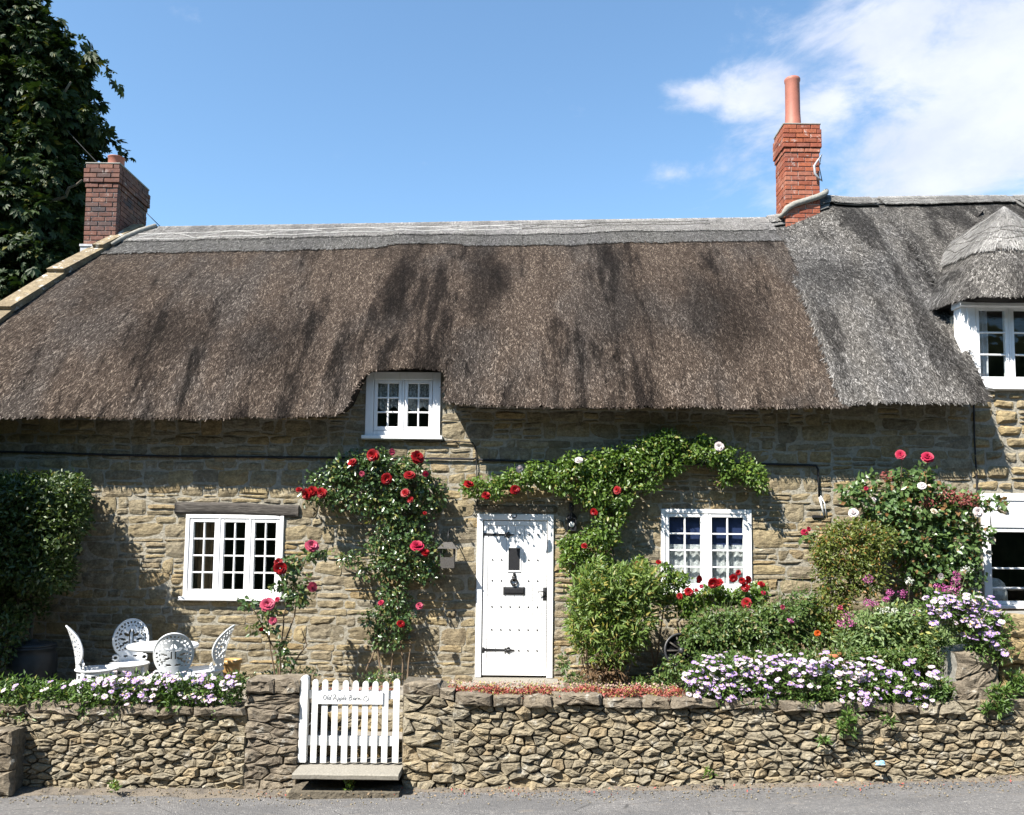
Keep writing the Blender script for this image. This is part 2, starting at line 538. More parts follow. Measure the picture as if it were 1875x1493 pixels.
L_TREE = leaf_mat('chestnut_leaf', (0.010, 0.022, 0.006), (0.030, 0.050, 0.012), 0.55, 0.15, (0.09, 0.085, 0.02), 0.05, 0.25)
L_HEDGE = leaf_mat('hedge_leaf', (0.022, 0.042, 0.010), (0.075, 0.115, 0.025), 0.45, 0.25, (0.16, 0.15, 0.05), 0.03)
L_ROSE = leaf_mat('dark_rose_leaf', (0.028, 0.06, 0.02), (0.09, 0.145, 0.05), 0.28, 0.25, (0.17, 0.17, 0.05), 0.1, 0.6)
L_ARCH = leaf_mat('fresh_rose_leaf', (0.05, 0.10, 0.018), (0.14, 0.215, 0.04), 0.4, 0.35, (0.22, 0.21, 0.05), 0.06)
L_BUSH = leaf_mat('lance_leaf', (0.075, 0.125, 0.03), (0.17, 0.24, 0.055), 0.45, 0.35, (0.28, 0.25, 0.07), 0.12)
L_DARKB = leaf_mat('mid_green_small_leaf', (0.04, 0.08, 0.02), (0.11, 0.165, 0.04), 0.45, 0.3, (0.17, 0.15, 0.05), 0.06)
L_GOLD = leaf_mat('golden_bronze_leaf', (0.055, 0.09, 0.018), (0.155, 0.17, 0.030), 0.45, 0.3, (0.24, 0.13, 0.035), 0.10)
L_BIGROSE = leaf_mat('broad_rose_leaf', (0.045, 0.09, 0.03), (0.125, 0.19, 0.06), 0.35, 0.28, (0.22, 0.12, 0.05), 0.09)
L_VAL = leaf_mat('pale_valerian_leaf', (0.085, 0.14, 0.05), (0.19, 0.26, 0.095), 0.5, 0.35, (0.30, 0.30, 0.08), 0.08)
L_DAISY = leaf_mat('daisy_leaf', (0.035, 0.078, 0.015), (0.125, 0.205, 0.045), 0.45, 0.3, (0.2, 0.2, 0.05), 0.03)
L_SEDUM = leaf_mat('red_sedum', (0.20, 0.028, 0.022), (0.30, 0.085, 0.065), 0.55, 0.15, (0.24, 0.20, 0.05), 0.22)
L_SEDUMTOP = leaf_mat('pale_sedum_flower', (0.38, 0.21, 0.19), (0.45, 0.33, 0.28), 0.6, 0.25, (0.30, 0.30, 0.09), 0.3)
L_SEED = leaf_mat('maroon_seedhead', (0.13, 0.03, 0.025), (0.24, 0.06, 0.05), 0.6, 0.2)
L_LITTER = leaf_mat('fallen_petal', (0.12, 0.075, 0.04), (0.22, 0.15, 0.085), 0.7, 0.1, (0.30, 0.06, 0.045), 0.2)
L_WITHER = leaf_mat('withered_leaf', (0.07, 0.04, 0.02), (0.14, 0.085, 0.04), 0.8, 0.15)


def petal_mat(name, a, b, trans=0.25):
    m, t = material(name)
    r = t.random()
    c = t.mix(r, a, b)
    p = t.n('ShaderNodeBsdfPrincipled', {'Base Color': c, 'Roughness': 0.55, 'Specular IOR Level': 0.3})
    tr = t.n('ShaderNodeBsdfTranslucent', {'Color': c})
    mx = t.n('ShaderNodeMixShader', {0: trans, 1: p.outputs[0], 2: tr.outputs[0]})
    t.n('ShaderNodeOutputMaterial', {0: mx.outputs[0]})
    return m


F_RED = petal_mat('red_petal', (0.13, 0.002, 0.005), (0.34, 0.006, 0.009))
F_PINK = petal_mat('rose_pink_petal', (0.36, 0.035, 0.075), (0.44, 0.09, 0.15))
F_CRIM = petal_mat('crimson_petal', (0.30, 0.008, 0.035), (0.36, 0.016, 0.055))
F_CREAM = petal_mat('cream_petal', (0.52, 0.43, 0.31), (0.58, 0.52, 0.43))
F_BLUSH = petal_mat('blush_white_petal', (0.54, 0.46, 0.46), (0.58, 0.55, 0.54))
F_MAG = petal_mat('magenta_petal', (0.32, 0.045, 0.18), (0.40, 0.12, 0.28))
F_LILAC = petal_mat('lilac_white_petal', (0.29, 0.18, 0.43), (0.50, 0.38, 0.55))
F_PALE = petal_mat('pink_white_petal', (0.48, 0.38, 0.46), (0.60, 0.55, 0.58))
F_WHITEV = petal_mat('white_petal', (0.52, 0.54, 0.44), (0.58, 0.58, 0.54))
F_EYE = petal_mat('yellow_flower_eye', (0.50, 0.36, 0.08), (0.55, 0.40, 0.14), 0.0)
F_ORANGE = petal_mat('orange_petal', (0.45, 0.06, 0.006), (0.52, 0.11, 0.012))


def glass_mat():
    m, t = material('old_window_glass')
    n = t.noise(t.coords(), 3.0, 2.0, 0.5)
    nb = t.bump(n, 0.12, 0.03)
    gl = t.n('ShaderNodeBsdfGlossy', {'Color': (1, 1, 1), 'Roughness': 0.02, 'Normal': nb})
    tr = t.n('ShaderNodeBsdfTransparent', {'Color': (0.86, 0.9, 0.9)})
    lw = t.n('ShaderNodeLayerWeight', {'Blend': 0.5})
    fr = t.math('ADD', 0.04, t.math('MULTIPLY', 0.9, t.math('POWER', lw.outputs['Facing'], 5.0)))
    mx = t.n('ShaderNodeMixShader', {0: fr, 1: tr.outputs[0], 2: gl.outputs[0]})
    t.n('ShaderNodeOutputMaterial', {0: mx.outputs[0]})
    return m


M_GLASS = glass_mat()


def cloth_mat(name, col, alpha_holes=0.0, rough=0.9):
    m, t = material(name)
    v = t.coords()
    n = t.noise(v, 25.0, 4.0, 0.6)
    c = t.mul(col, t.ramp(n, [(0.3, (0.8, 0.8, 0.8)), (0.7, (1.1, 1.1, 1.1))]))
    p = t.n('ShaderNodeBsdfPrincipled', {'Base Color': c, 'Roughness': rough})
    tr = t.n('ShaderNodeBsdfTranslucent', {'Color': c})
    mx = t.n('ShaderNodeMixShader', {0: 0.35, 1: p.outputs[0], 2: tr.outputs[0]})
    if alpha_holes:
        vo = t.n('ShaderNodeTexVoronoi', {'Vector': v, 'Scale': 42.0})
        big = t.n('ShaderNodeTexVoronoi', {'Vector': v, 'Scale': 9.0})
        lace = t.smooth(vo.outputs['Distance'], 0.25, 0.5)
        flower = t.smooth(big.outputs['Distance'], 0.30, 0.45)
        h = t.math('MULTIPLY', t.math('MULTIPLY', lace, flower), alpha_holes)
        tp = t.n('ShaderNodeBsdfTransparent', {})
        mx = t.n('ShaderNodeMixShader', {0: h, 1: mx.outputs[0], 2: tp.outputs[0]})
    t.n('ShaderNodeOutputMaterial', {0: mx.outputs[0]})
    return m


C_LACE = cloth_mat('white_lace', (0.78, 0.78, 0.77), 0.3)
C_NET = cloth_mat('white_net', (0.70, 0.70, 0.70), 0.5)
C_BLUE = cloth_mat('navy_blind', (0.022, 0.042, 0.135))
C_BROWN = cloth_mat('brown_curtain', (0.20, 0.14, 0.08))
C_WHITE = cloth_mat('white_curtain', (0.75, 0.76, 0.80))


def road_mat():
    m, t = material('worn_asphalt')
    v = t.coords()
    n = t.math('ADD', t.math('MULTIPLY', t.noise(v, 130.0, 3.0, 0.8), 0.45), t.math('MULTIPLY', t.noise(t.coords((0.6, 1, 1)), 42.0, 3.0, 0.75), 0.55))
    n2 = t.noise(t.coords((0.35, 1, 1)), 3.0, 5.0, 0.6)
    vo = t.n('ShaderNodeTexVoronoi', {'Vector': v, 'Scale': 95.0})
    c = t.ramp(n, [(0.28, (0.06, 0.06, 0.062)), (0.55, (0.15, 0.147, 0.146)), (0.78, (0.26, 0.255, 0.25))])
    c = t.mix(t.math('MULTIPLY', t.smooth(t.noise(v, 48.0, 2.0, 0.5), 0.64, 0.70), 0.8), c, (0.34, 0.325, 0.305))
    c = t.mul(c, t.ramp(n2, [(0.3, (0.82, 0.81, 0.8)), (0.7, (1.15, 1.13, 1.1))]))
    pt_ = t.smooth(t.noise(t.coords((0.25, 0.8, 1)), 1.7, 4.0, 0.6, 0.5), 0.52, 0.56)
    c = t.mix(t.math('MULTIPLY', pt_, 0.30), c, (0.085, 0.085, 0.088))
    cr = t.n('ShaderNodeTexVoronoi', {'Vector': t.coords((0.7, 1.3, 1)), 'Scale': 1.6}, feature='DISTANCE_TO_EDGE')
    c = t.mix(t.math('MULTIPLY', t.smooth(cr.outputs['Distance'], 0.012, 0.003), t.math('MULTIPLY', t.smooth(n2, 0.5, 0.6), 0.7)), c, (0.03, 0.03, 0.03))
    c = t.mix(t.math('MULTIPLY', t.smooth(t.noise(t.coords((0.5, 1, 1)), 5.0, 6.0, 0.7), 0.56, 0.70), 0.35), c, (0.24, 0.205, 0.165))
    t.out(c, 0.85, t.bump(t.math('ADD', n, vo.outputs['Distance']), 0.9, 0.01), spec=0.3)
    return m


M_ROAD = road_mat()


def verge_mat():
    m, t = material('gritty_verge')
    v = t.coords()
    n = t.noise(v, 110.0, 4.0, 0.75)
    n2 = t.noise(v, 6.0, 5.0, 0.6)
    c = t.ramp(n, [(0.28, (0.085, 0.07, 0.055)), (0.55, (0.175, 0.15, 0.12)), (0.8, (0.28, 0.25, 0.21))])
    c = t.mix(t.smooth(n2, 0.46, 0.62), c, t.mul(c, (0.66, 0.68, 0.72)))
    t.out(c, 0.95, t.bump(n, 0.9, 0.012), spec=0.2)
    return m


M_VERGE = verge_mat()

# ================================================================== large structure
def zroad(x):
    return float(np.interp(x, [-9, -2.4, -1.2, 0.5, 2.0, 4.0, 6.0, 9.0], [0.0, 0.0, 0.03, 0.05, 0.10, 0.165, 0.28, 0.40]))


WY = -2.08                       # street face of the garden walls


def sheet(name, xs, ys, zf, mat, kind='structure', parent=None, smooth=True):
    vs, fs = [], []
    for y in ys:
        for x in xs:
            vs.append((x, y, zf(x, y)))
    n = len(xs)
    for j in range(len(ys) - 1):
        for i in range(n - 1):
            fs.append((j * n + i, j * n + i + 1, (j + 1) * n + i + 1, (j + 1) * n + i))
    mb = MB()
    mb.add(vs, fs)
    return mb.build(name, mat, parent, smooth, kind=kind)


xs_far = [-900, -300, -100, -40, -20] + [x * 0.5 for x in range(-22, 23)] + [20, 40, 100, 300, 900]
sheet('ground', xs_far, [-900, -300, -100, -30, -9, -2, 0, 12, 30, 100, 300, 900], lambda x, y: zroad(max(-9, min(9, x))) - 0.30, M_GRASSGROUND)
sheet('road', [-60, -30, -15] + [x * 0.25 for x in range(-40, 41)] + [15, 30, 60],
      [-12.5, -9, -6] + [-5 + 0.1 * k for k in range(30)], lambda x, y: zroad(x) - 0.012 * (abs(y) - 2) + 0.006 * mnoise.noise((x * 0.9, y * 2.0, 3)), M_ROAD)
sheet('verge', [x * 0.08 for x in range(-130, 131)], [-2.42 + 0.06 * k for k in range(9)],
      lambda x, y: zroad(x) + 0.05 * sstep(-2.40 + 0.13 * mnoise.noise((x * 0.9, 0, 0)) + (0.16 if x > -1.0 else 0.0), -2.05, y) - 0.022
      + 0.010 * mnoise.noise((x * 3, y * 6, 1)) + 0.006 * mnoise.noise((x * 11, y * 11, 5)), M_VERGE)


sheet('sky_blocking_bank', [-70, -50, -35, -25, -18, -12, -6, 0, 6, 12, 18, 25, 35, 50, 70], [-70, -40, -26, -20, -17, -16.2, -15.4, -14.6, -13.8, -13.0, -12.4],  # unseen bank added behind the camera, steepened to cut the low sky fill
      lambda x, y: zroad(max(-9, min(9, x))) - 0.2 + 9.5 * sstep(-12.5, -16.6, y) + 1.0 * mnoise.noise((x * .3, y * .3, 0)) * sstep(-12.4, -14, y), M_GRASSGROUND)


def zgarden(x, y):
    z = float(np.interp(x, [-2.6, -1.2, 0.6, 2.0, 3.5, 5.0, 5.6, 8], [0.55, 0.70, 0.76, 0.84, 0.98, 1.08, 1.22, 1.25]))
    return z + 0.015 * mnoise.noise((x * 2, y * 2, 0))


sheet('patio', [-9 + 0.2 * k for k in range(34)] + [-2.32], [-1.9 + 0.2 * k for k in range(10)] + [0.02], zgarden, M_PATIO)
sheet('path', [-2.32, -2.0, -1.6, -1.2, -0.9, -0.6, -0.3, 0.0, 0.3, 0.5], [-1.02, -0.7, -0.4, 0.02], zgarden, M_PATIO)
sheet('garden_soil', [-1.2, -1.0, -0.6, -0.2, 0.2, 0.5], [-1.9, -1.5, -1.02], zgarden, M_SOIL)
sheet('garden_soil', [0.5 + 0.25 * k for k in range(31)], [-1.9 + 0.2 * k for k in range(10)] + [0.02], zgarden, M_SOIL)


# ---------------------------------------------------------------- stone walls
def stone_block(mb, x0, x1, z0, z1, r, Y=0.0, proud=0.02, wav=None, rough=0.006):
    nu, nv = 6, 5
    cx, cz, hx, hz = (x0 + x1) / 2, (z0 + z1) / 2, (x1 - x0) / 2, (z1 - z0) / 2
    k = min(0.028, hz * .36)
    cor = [[(r.uniform(-k, k), r.uniform(-k, k)) for _ in range(2)] for _ in range(2)]
    off = Vector((r.random() * 50, r.random() * 50, r.random() * 50))
    p = 5.5 + r.random() * 9
    tilt, tilt2 = r.uniform(-.006, .006), r.uniform(-.006, .006)
    vs, fs = [], []
    for j in range(nv):
        for i in range(nu):
            u, v = -1 + 2 * i / (nu - 1), -1 + 2 * j / (nv - 1)
            rr = (abs(u) ** p + abs(v) ** p)
            sh = 1.0 if rr <= 1 else rr ** (-1 / p)
            uu, vv = u * sh, v * sh
            a, b = (u + 1) / 2, (v + 1) / 2
            dx = (cor[0][0][0] * (1 - a) + cor[0][1][0] * a) * (1 - b) + (cor[1][0][0] * (1 - a) + cor[1][1][0] * a) * b
            dz = (cor[0][0][1] * (1 - a) + cor[0][1][1] * a) * (1 - b) + (cor[1][0][1] * (1 - a) + cor[1][1][1] * a) * b
            edge = max(abs(u), abs(v))
            x, z = cx + uu * hx + dx, cz + vv * hz + dz
            nn = mnoise.noise(Vector((x * 13, z * 19, 0)) + off)
            x += 0.008 * nn
            z += 0.008 * mnoise.noise(Vector((x * 11, z * 11, 7)) + off)
            if wav:
                z += wav(x, z)
            y = Y - (proud * (1.0 if edge < 0.9 else 0.15) + tilt * u + tilt2 * v + rough * 2.2 * nn * (edge < .95))
            vs.append((x, y, z))
    for j in range(nv - 1):
        for i in range(nu - 1):
            a = j * nu + i
            fs.append((a, a + 1, a + nu + 1, a + nu))
    ring = [i for i in range(nu)] + [j * nu + nu - 1 for j in range(1, nv)] + [(nv - 1) * nu + i for i in range(nu - 2, -1, -1)] + [j * nu for j in range(nv - 2, 0, -1)]
    b = len(vs)
    for q in ring:
        x, y, z = vs[q]
        vs.append((x, Y + 0.012, z))
    m = len(ring)
    for q in range(m):
        q2 = (q + 1) % m
        fs.append((ring[q2], ring[q], b + q, b + q2))
    mb.add(vs, fs)


def in_openings(x0, x1, z0, z1, ops, tol=0.012):
    for (a, b, c, d) in ops:
        if x1 > a + tol and x0 < b - tol and z1 > c + tol and z0 < d - tol:
            return True
    return False


def coursed(x0, x1, z0, z1, ops, r, hmin, hmax, wmin, wmax, split=0.25):
    out = []
    z = z0
    while z < z1 - 0.05:
        h = min(r.uniform(hmin, hmax), z1 - z)
        free = [(x0, x1)]
        for (a, b, c, d) in ops:
            if z + h > c + 0.015 and z < d - 0.015:
                nf = []
                for (p, q) in free:
                    if b <= p or a >= q:
                        nf.append((p, q))
                        continue
                    if a > p:
                        nf.append((p, a))
                    if b < q:
                        nf.append((b, q))
                free = nf
        for (p, q) in free:
            x = p
            while x < q - 0.03:
                w_ = r.uniform(wmin, wmax) * (0.75 + 0.5 * h / hmax)
                if q - (x + w_) < wmin * 0.7:
                    w_ = q - x
                if r.random() < split and h > 0.13:
                    k = r.choice((2, 2, 3))
                    cuts = sorted([0.0, 1.0] + [(i + r.uniform(.3, .7)) / k for i in range(k - 1)] if k == 2 else [0, .3 + r.uniform(-.05, .05), .66 + r.uniform(-.05, .05), 1])
                    for c0, c1 in zip(cuts, cuts[1:]):
                        if w_ > 0.3 and r.random() < 0.4:
                            s = r.uniform(.35, .65)
                            out.append((x, x + w_ * s, z + h * c0, z + h * c1))
                            out.append((x + w_ * s, x + w_, z + h * c0, z + h * c1))
                        else:
                            out.append((x, x + w_, z + h * c0, z + h * c1))
                else:
                    out.append((x, x + w_, z, z + h))
                x += w_
        for (a, b, c, d) in ops:      # make up the courses above and below an opening
            for lo, hi in ((d, z + h), (z, c)):
                if z < lo + 1e-6 and hi < z + h + 1e-6 and 0.035 < hi - lo < h - 0.012:
                    x = max(a, x0)
                    while x < min(b, x1) - 0.03:
                        e = min(b, x1, x + r.uniform(wmin, wmax))
                        if min(b, x1) - e < 0.1:
                            e = min(b, x1)
                        if not in_openings(x, e, lo, hi, ops):
                            out.append((x, e, lo, hi))
                        x = e
        z += h
    return out


def wall_sheet(mb, x0, x1, z0, z1, ops, Y=0.0, depth=0.30):
    xs = sorted(set([x0, x1] + [v for o in ops for v in o[:2] if x0 < v < x1] + [x0 + (x1 - x0) * k / 24 for k in range(1, 24)]))
    zs = sorted(set([z0, z1] + [v for o in ops for v in o[2:] if z0 < v < z1]))
    idx = {}

    def vid(x, y, z):
        k = (round(x, 5), round(y, 5), round(z, 5))
        if k not in idx:
            idx[k] = len(mb.v)
            mb.v.append(k)
        return idx[k]

    def solid(i, j):
        if i < 0 or j < 0 or i >= len(xs) - 1 or j >= len(zs) - 1:
            return False
        cx, cz = (xs[i] + xs[i + 1]) / 2, (zs[j] + zs[j + 1]) / 2
        return not any(a < cx < b and c < cz < d for (a, b, c, d) in ops)

    def q(*p):
        mb.f.append(tuple(vid(*k) for k in p))
        mb.m.append(0)
    for i in range(len(xs) - 1):
        for j in range(len(zs) - 1):
            if not solid(i, j):
                continue
            a, b, c, d = xs[i], xs[i + 1], zs[j], zs[j + 1]
            y0, y1 = Y, Y + depth
            q((a, y0, c), (b, y0, c), (b, y0, d), (a, y0, d))
            q((a, y1, d), (b, y1, d), (b, y1, c), (a, y1, c))
            if not solid(i - 1, j):
                q((a, y1, c), (a, y0, c), (a, y0, d), (a, y1, d))
            if not solid(i + 1, j):
                q((b, y0, c), (b, y1, c), (b, y1, d), (b, y0, d))
            if not solid(i, j - 1):
                q((a, y1, c), (b, y1, c), (b, y0, c), (a, y0, c))
            if not solid(i, j + 1):
                q((a, y0, d), (b, y0, d), (b, y1, d), (a, y1, d))


def add_stones(wall, rects, mat, r, limit=300, Y=0.0, wav=None, proud=(0.005, 0.020), gap=(0.004, 0.010), seen=None):
    items = []
    for (a, b, c, d) in rects:
        g = r.uniform(*gap)
        if b - a < 3 * g or d - c < 3 * g:
            continue
        mb = MB()
        stone_block(mb, a + g, b - g, c + g, d - g, r, Y, r.uniform(*proud), wav)
        vis = seen is None or seen((a + b) / 2, (c + d) / 2)
        items.append((-(b - a) * (d - c) if vis else 0, mb))
    order = sorted(range(len(items)), key=lambda i: items[i][0])
    rest = MB()
    for k, i in enumerate(order):
        if k < limit and items[i][0] < 0:
            items[i][1].build('stone', mat, wall, False)
        else:
            rest.add(items[i][1].v, items[i][1].f)
    if rest.v:
        rest.build('small_stones', mat, wall, False, kind='stuff')


def pxbox(x0, x1, y0, y1, Y=0.0):
    a, b = P(x0, (y0 + y1) / 2, Y), P(x1, (y0 + y1) / 2, Y)
    m = (x0 + x1) / 2
    return (a.x, b.x, P(m, y1, Y).z, P(m, y0, Y).z)


XJ = 3.87                        # joint between the two cottages
XEND = 5.63                      # where the grey thatch is cut beside the dormer
OB_WL = pxbox(339, 519, 943, 1100)
OB_WU = pxbox(670, 807, 682, 806)
OB_WR = pxbox(1210, 1376, 933, 1090)
OB_DR = pxbox(872, 1013, 942, 1241)
OB_LT = pxbox(322, 548, 921, 943)
OB_DL = pxbox(868, 1018, 925, 942)
OB_NW = pxbox(1798, 1985, 905, 1115)
OB_ND = pxbox(1770, 1990, 548, 716)

cot = thing('thatched_cottage', 'stone cottage with brown thatched roof, white studded plank door and red brick chimney', 'cottage', (0, 0, 0.7))
nei = thing('thatched_cottage', 'adjoining cottage with grey thatch, dormer window and tall orange brick chimney', 'cottage', (5.5, 0, 0.7), group=None)

wav = lambda x, z: 0.022 * mnoise.noise((x * 0.7, z * 0.6, 2.0))


def not_hidden(x, z):
    px = x * 146 + 960
    return 0 < px < 1880 and not (px < 150) and not (1030 < px < 1200 and z < 2.2) and z > 0.85 and not (1240 < px < 1700 and z < 1.5)


mb = MB()
wall_sheet(mb, -7.6, XJ, 0.3, 4.34, [OB_WL, OB_WU, OB_WR, OB_DR])
mb.box(OB_WU[0] - .26, OB_WU[0] - .001, 0.002, 0.13, 4.345, 4.62)
mb.box(OB_WU[1] + .001, OB_WU[1] + .2, 0.002, 0.13, 4.345, 4.62)
wall1 = mb.build('wall', M_MORTAR, cot)
ops = [OB_WL, OB_WU, OB_WR, OB_DR, OB_LT, OB_DL]
add_stones(wall1, coursed(-7.6, XJ - 0.005, 0.66, 4.3, ops, rng, 0.09, 0.23, 0.12, 0.40, 0.58), M_STONE, rng, 300, wav=wav, seen=not_hidden)

mb = MB()
WX = OB_ND[0] - 0.05
wall_sheet(mb, XJ, WX, 0.3, 4.34, [OB_NW])
wall_sheet(mb, WX, 9.0, 0.3, 5.45, [OB_NW, OB_ND])
wall2 = mb.build('wall', M_MORTAR, nei)
add_stones(wall2, coursed(XJ + 0.005, 5.62, 0.9, 4.6, [OB_NW, OB_ND], rng, 0.11, 0.22, 0.2, 0.5, 0.5), M_STONE, rng, 120, wav=wav, seen=not_hidden)
add_stones(wall2, coursed(5.63, 9.0, 0.9, 4.4, [OB_NW, OB_ND], rng, 0.1, 0.2, 0.14, 0.34, 0.15), M_STONE2, rng, 120, wav=wav,
           proud=(0.02, 0.045), gap=(0.014, 0.024), seen=not_hidden)

# timber lintel over the left window, stone lintel over the door
mb = MB()
n = 26
vs, fs = [], []
for i in range(n + 1):
    u = i / n
    x = OB_LT[0] + (OB_LT[1] - OB_LT[0]) * u
    zc = (OB_LT[2] + OB_LT[3]) / 2 + 0.012 * math.sin(u * 5) - 0.008 * u
    hh = (OB_LT[3] - OB_LT[2]) / 2 * (1.0 + 0.12 * mnoise.noise((u * 6, 0, 0)))
    for (yy, zz) in ((0.05, -1), (-0.03, -.95), (-0.048, -.5), (-0.04, 0.05), (-0.05, .5), (-0.03, .95), (0.05, 1)):
        vs.append((x, yy + 0.008 * mnoise.noise((u * 14, zz * 4, 3)), zc + zz * hh))
for i in range(n):
    for k in range(6):
        fs.append((i * 7 + k, (i + 1) * 7 + k, (i + 1) * 7 + k + 1, i * 7 + k + 1))
fs += [tuple(range(7))[::-1], tuple(range(n * 7, n * 7 + 7))]
mb.add(vs, fs)
mb.build('timber_lintel', M_BEAM, cot, True)
mb = MB()
stone_block(mb, OB_DL[0], OB_DL[1], OB_DL[2] + .004, OB_DL[3], rng, 0.0, 0.02)
mb.build('stone_lintel', M_CAPST, cot, True)


# ---------------------------------------------------------------- thatch
def tab(px, Y):
    return [(P(a, b, Y).x, P(a, b, Y).z) for a, b in px]


EYE = -0.45
eave_px = tab([(-220, 758), (0, 756), (150, 758), (300, 756), (450, 758), (600, 757), (622, 752), (634, 740), (645, 712), (654, 690), (663, 675), (672, 673), (811, 673)], EYE) \
    + tab([(813, 680), (816, 733), (900, 736), (1100, 735), (1300, 736), (1560, 736)], EYE)
eave_px2 = tab([(1500, 736), (1560, 732), (1700, 731), (1796, 728), (1812, 720), (1816, 710)], EYE)
RY = 2.75
ridge_px = tab([(-100, 414), (240, 413), (480, 409), (700, 406), (900, 402), (1200, 398), (1420, 395)], RY)
ridge_px2 = tab([(1405, 395), (1432, 391), (1470, 374), (1512, 357), (1560, 361), (1660, 359), (1760, 358), (1900, 357), (2050, 358)], RY)


def smooth_tab(t, x, w=0.55):
    s = 0
    for k in range(-4, 5):
        s += interp(t, x + k * w / 4)
    return s / 9


class Roof:
    """thatch slope: one straight-chord profile, swollen a little, cut short where the eave rises"""

    def __init__(self, low, et, rt, x0, x1, skew=None, cut=None, seed=0.0, swell=None):
        self.low, self.et, self.rt, self.x0, self.x1, self.skew, self.cut, self.seed, self.swell = low, et, rt, x0, x1, skew, cut, seed, swell
        self.tcs = {}

    def tc(self, x):
        k = round(x, 4)
        if k not in self.tcs:
            if self.cut and self.cut < x < 7.85:
                self.tcs[k] = 0.45
            else:
                ze, zl, zr = interp(self.et, x), interp(self.low, x), interp(self.rt, x) - 0.06
                t = 0.0
                for _ in range(5):
                    t = (ze - zl - 0.71 * 0.68 * t * (1 - t)) / (zr - zl)
                self.tcs[k] = max(0.0, t)
        return self.tcs[k]

    def pt(self, x, t, off=0.0):
        c = self.tc(x)
        t = c + (1 - c) * t
        zl, zr = interp(self.low, x), interp(self.rt, x) - 0.06
        b = 0.17 * 4 * t * (1 - t)
        y = EYE + (RY - EYE) * t
        z = zl + (zr - zl) * t
        if self.swell:
            cx, sx, ct, stt, am = self.swell
            b += am * math.exp(-((x - cx) / sx) ** 2 - ((t - ct) / stt) ** 2)
        s = self.seed
        d = 0.05 * mnoise.noise((x * 0.55, t * 2.0, s)) + 0.022 * mnoise.noise((x * 2.2, t * 5.0, s + 4)) + off
        fl = min(1.0, (1 - t) / 0.08)
        d2 = off + (d - off) * fl
        ny, nz = -0.70, 0.71
        if t > 0.9:
            k = (t - 0.9) / 0.1
            ny, nz = -0.70 * (1 - k * 0.9), 0.71 + 0.28 * k
        px = x
        if self.skew:
            px = self.skew(x, t)
        return (px, y + ny * (b + d2), z + nz * (b + d2))

    def columns(self):
        xs = [self.x0 + (self.x1 - self.x0) * k / int((self.x1 - self.x0) / 0.075) for k in range(int((self.x1 - self.x0) / 0.075) + 1)]
        xs += [a for a, b in self.et if self.x0 < a < self.x1]
        if self.cut:
            xs += [self.cut - 0.001, self.cut + 0.003, 7.848, 7.852]
        return sorted(set(round(x, 4) for x in xs))

    def build(self, name, mat, parent, rows=44):
        mb = MB()
        xs = self.columns()
        ring = None
        for x in xs:
            prof = [self.pt(x, 1 - i / rows) for i in range(rows + 1)]
            X, ey, ez = prof[-1]
            jit = 0.010 * mnoise.noise((x * 9, 0, 3)) + 0.008 * mnoise.noise((x * 31, 0, 5))
            anchor = max(0.10, ey + 0.55)
            prof += [(X, ey + 0.035, ez - 0.045 + jit), (X, ey + 0.14, ez - 0.05 + jit), (X, anchor, ez + 0.05), (X, anchor + 0.4, ez + 0.30)]
            X1, ry, rz = prof[0]
            prof = [(X1, ry + 3.2, rz - 3.4), (X1, ry + 0.5, rz - 0.42)] + prof
            k = len(prof)
            b = len(mb.v)
            mb.v += prof
            if ring is not None:
                for i in range(k - 1):
                    mb.f.append((ring + i, ring + i + 1, b + i + 1, b + i))
                    mb.m.append(0)
            else:
                mb.f.append(tuple(range(b, b + k)))
                mb.m.append(0)
            ring = b
        mb.f.append(tuple(range(ring, ring + k))[::-1])
        mb.m.append(0)
        return mb.build(name, mat, parent, True)

    def straws(self, name, n, mat, parent, L=(0.07, 0.15), Wd=(0.005, 0.011), lift=0.007, trange=(0.0, 0.86), xr=None, off=0.0, spread=0.35, seed=1):
        """single straw ends lying down the slope"""
        N = np.random.RandomState(seed)
        # lookup grid of surface points, then bilinear samples
        x0, x1 = xr or (self.x0, self.x1)
        gx, gt = max(8, int((x1 - x0) / 0.04)), 60
        G = np.array([[self.pt(x0 + (x1 - x0) * i / gx, trange[0] + (trange[1] - trange[0]) * j / gt, off) for j in range(gt + 1)] for i in range(gx + 1)])
        u, t = N.rand(n) * gx, N.rand(n) * gt
        if self.cut:
            xx = x0 + (x1 - x0) * u / gx
            keep = (xx < self.cut - 0.04) | ((xx > self.cut + 0.06) & (xx < 7.80)) | (xx > 7.9)
            u, t = u[keep], t[keep]
            n = len(u)
        i, j = np.minimum(u.astype(int), gx - 1), np.minimum(t.astype(int), gt - 1)
        fu, ft = (u - i)[:, None], (t - j)[:, None]
        p = G[i, j] * (1 - fu) * (1 - ft) + G[i + 1, j] * fu * (1 - ft) + G[i, j + 1] * (1 - fu) * ft + G[i + 1, j + 1] * fu * ft
        dn = G[i, j] - G[i, j + 1]
        dn /= np.linalg.norm(dn, axis=1)[:, None] + 1e-9
        ax = G[i + 1, j] - G[i, j]
        ax /= np.linalg.norm(ax, axis=1)[:, None] + 1e-9
        nr = np.cross(ax, -dn)
        nr /= np.linalg.norm(nr, axis=1)[:, None] + 1e-9
        sg = np.sign(nr[:, 2:3])
        nr *= np.where(sg == 0, 1, sg)
        ln = N.uniform(*L, n)[:, None]
        wd = N.uniform(*Wd, n)[:, None]
        d = dn + ax * N.normal(0, spread, n)[:, None] + nr * (N.rand(n)[:, None] * 0.09)
        d /= np.linalg.norm(d, axis=1)[:, None]
        s = np.cross(d, nr)
        s /= np.linalg.norm(s, axis=1)[:, None]
        a = p + nr * 0.003
        tip = a + d * ln + nr * (lift * N.rand(n)[:, None])
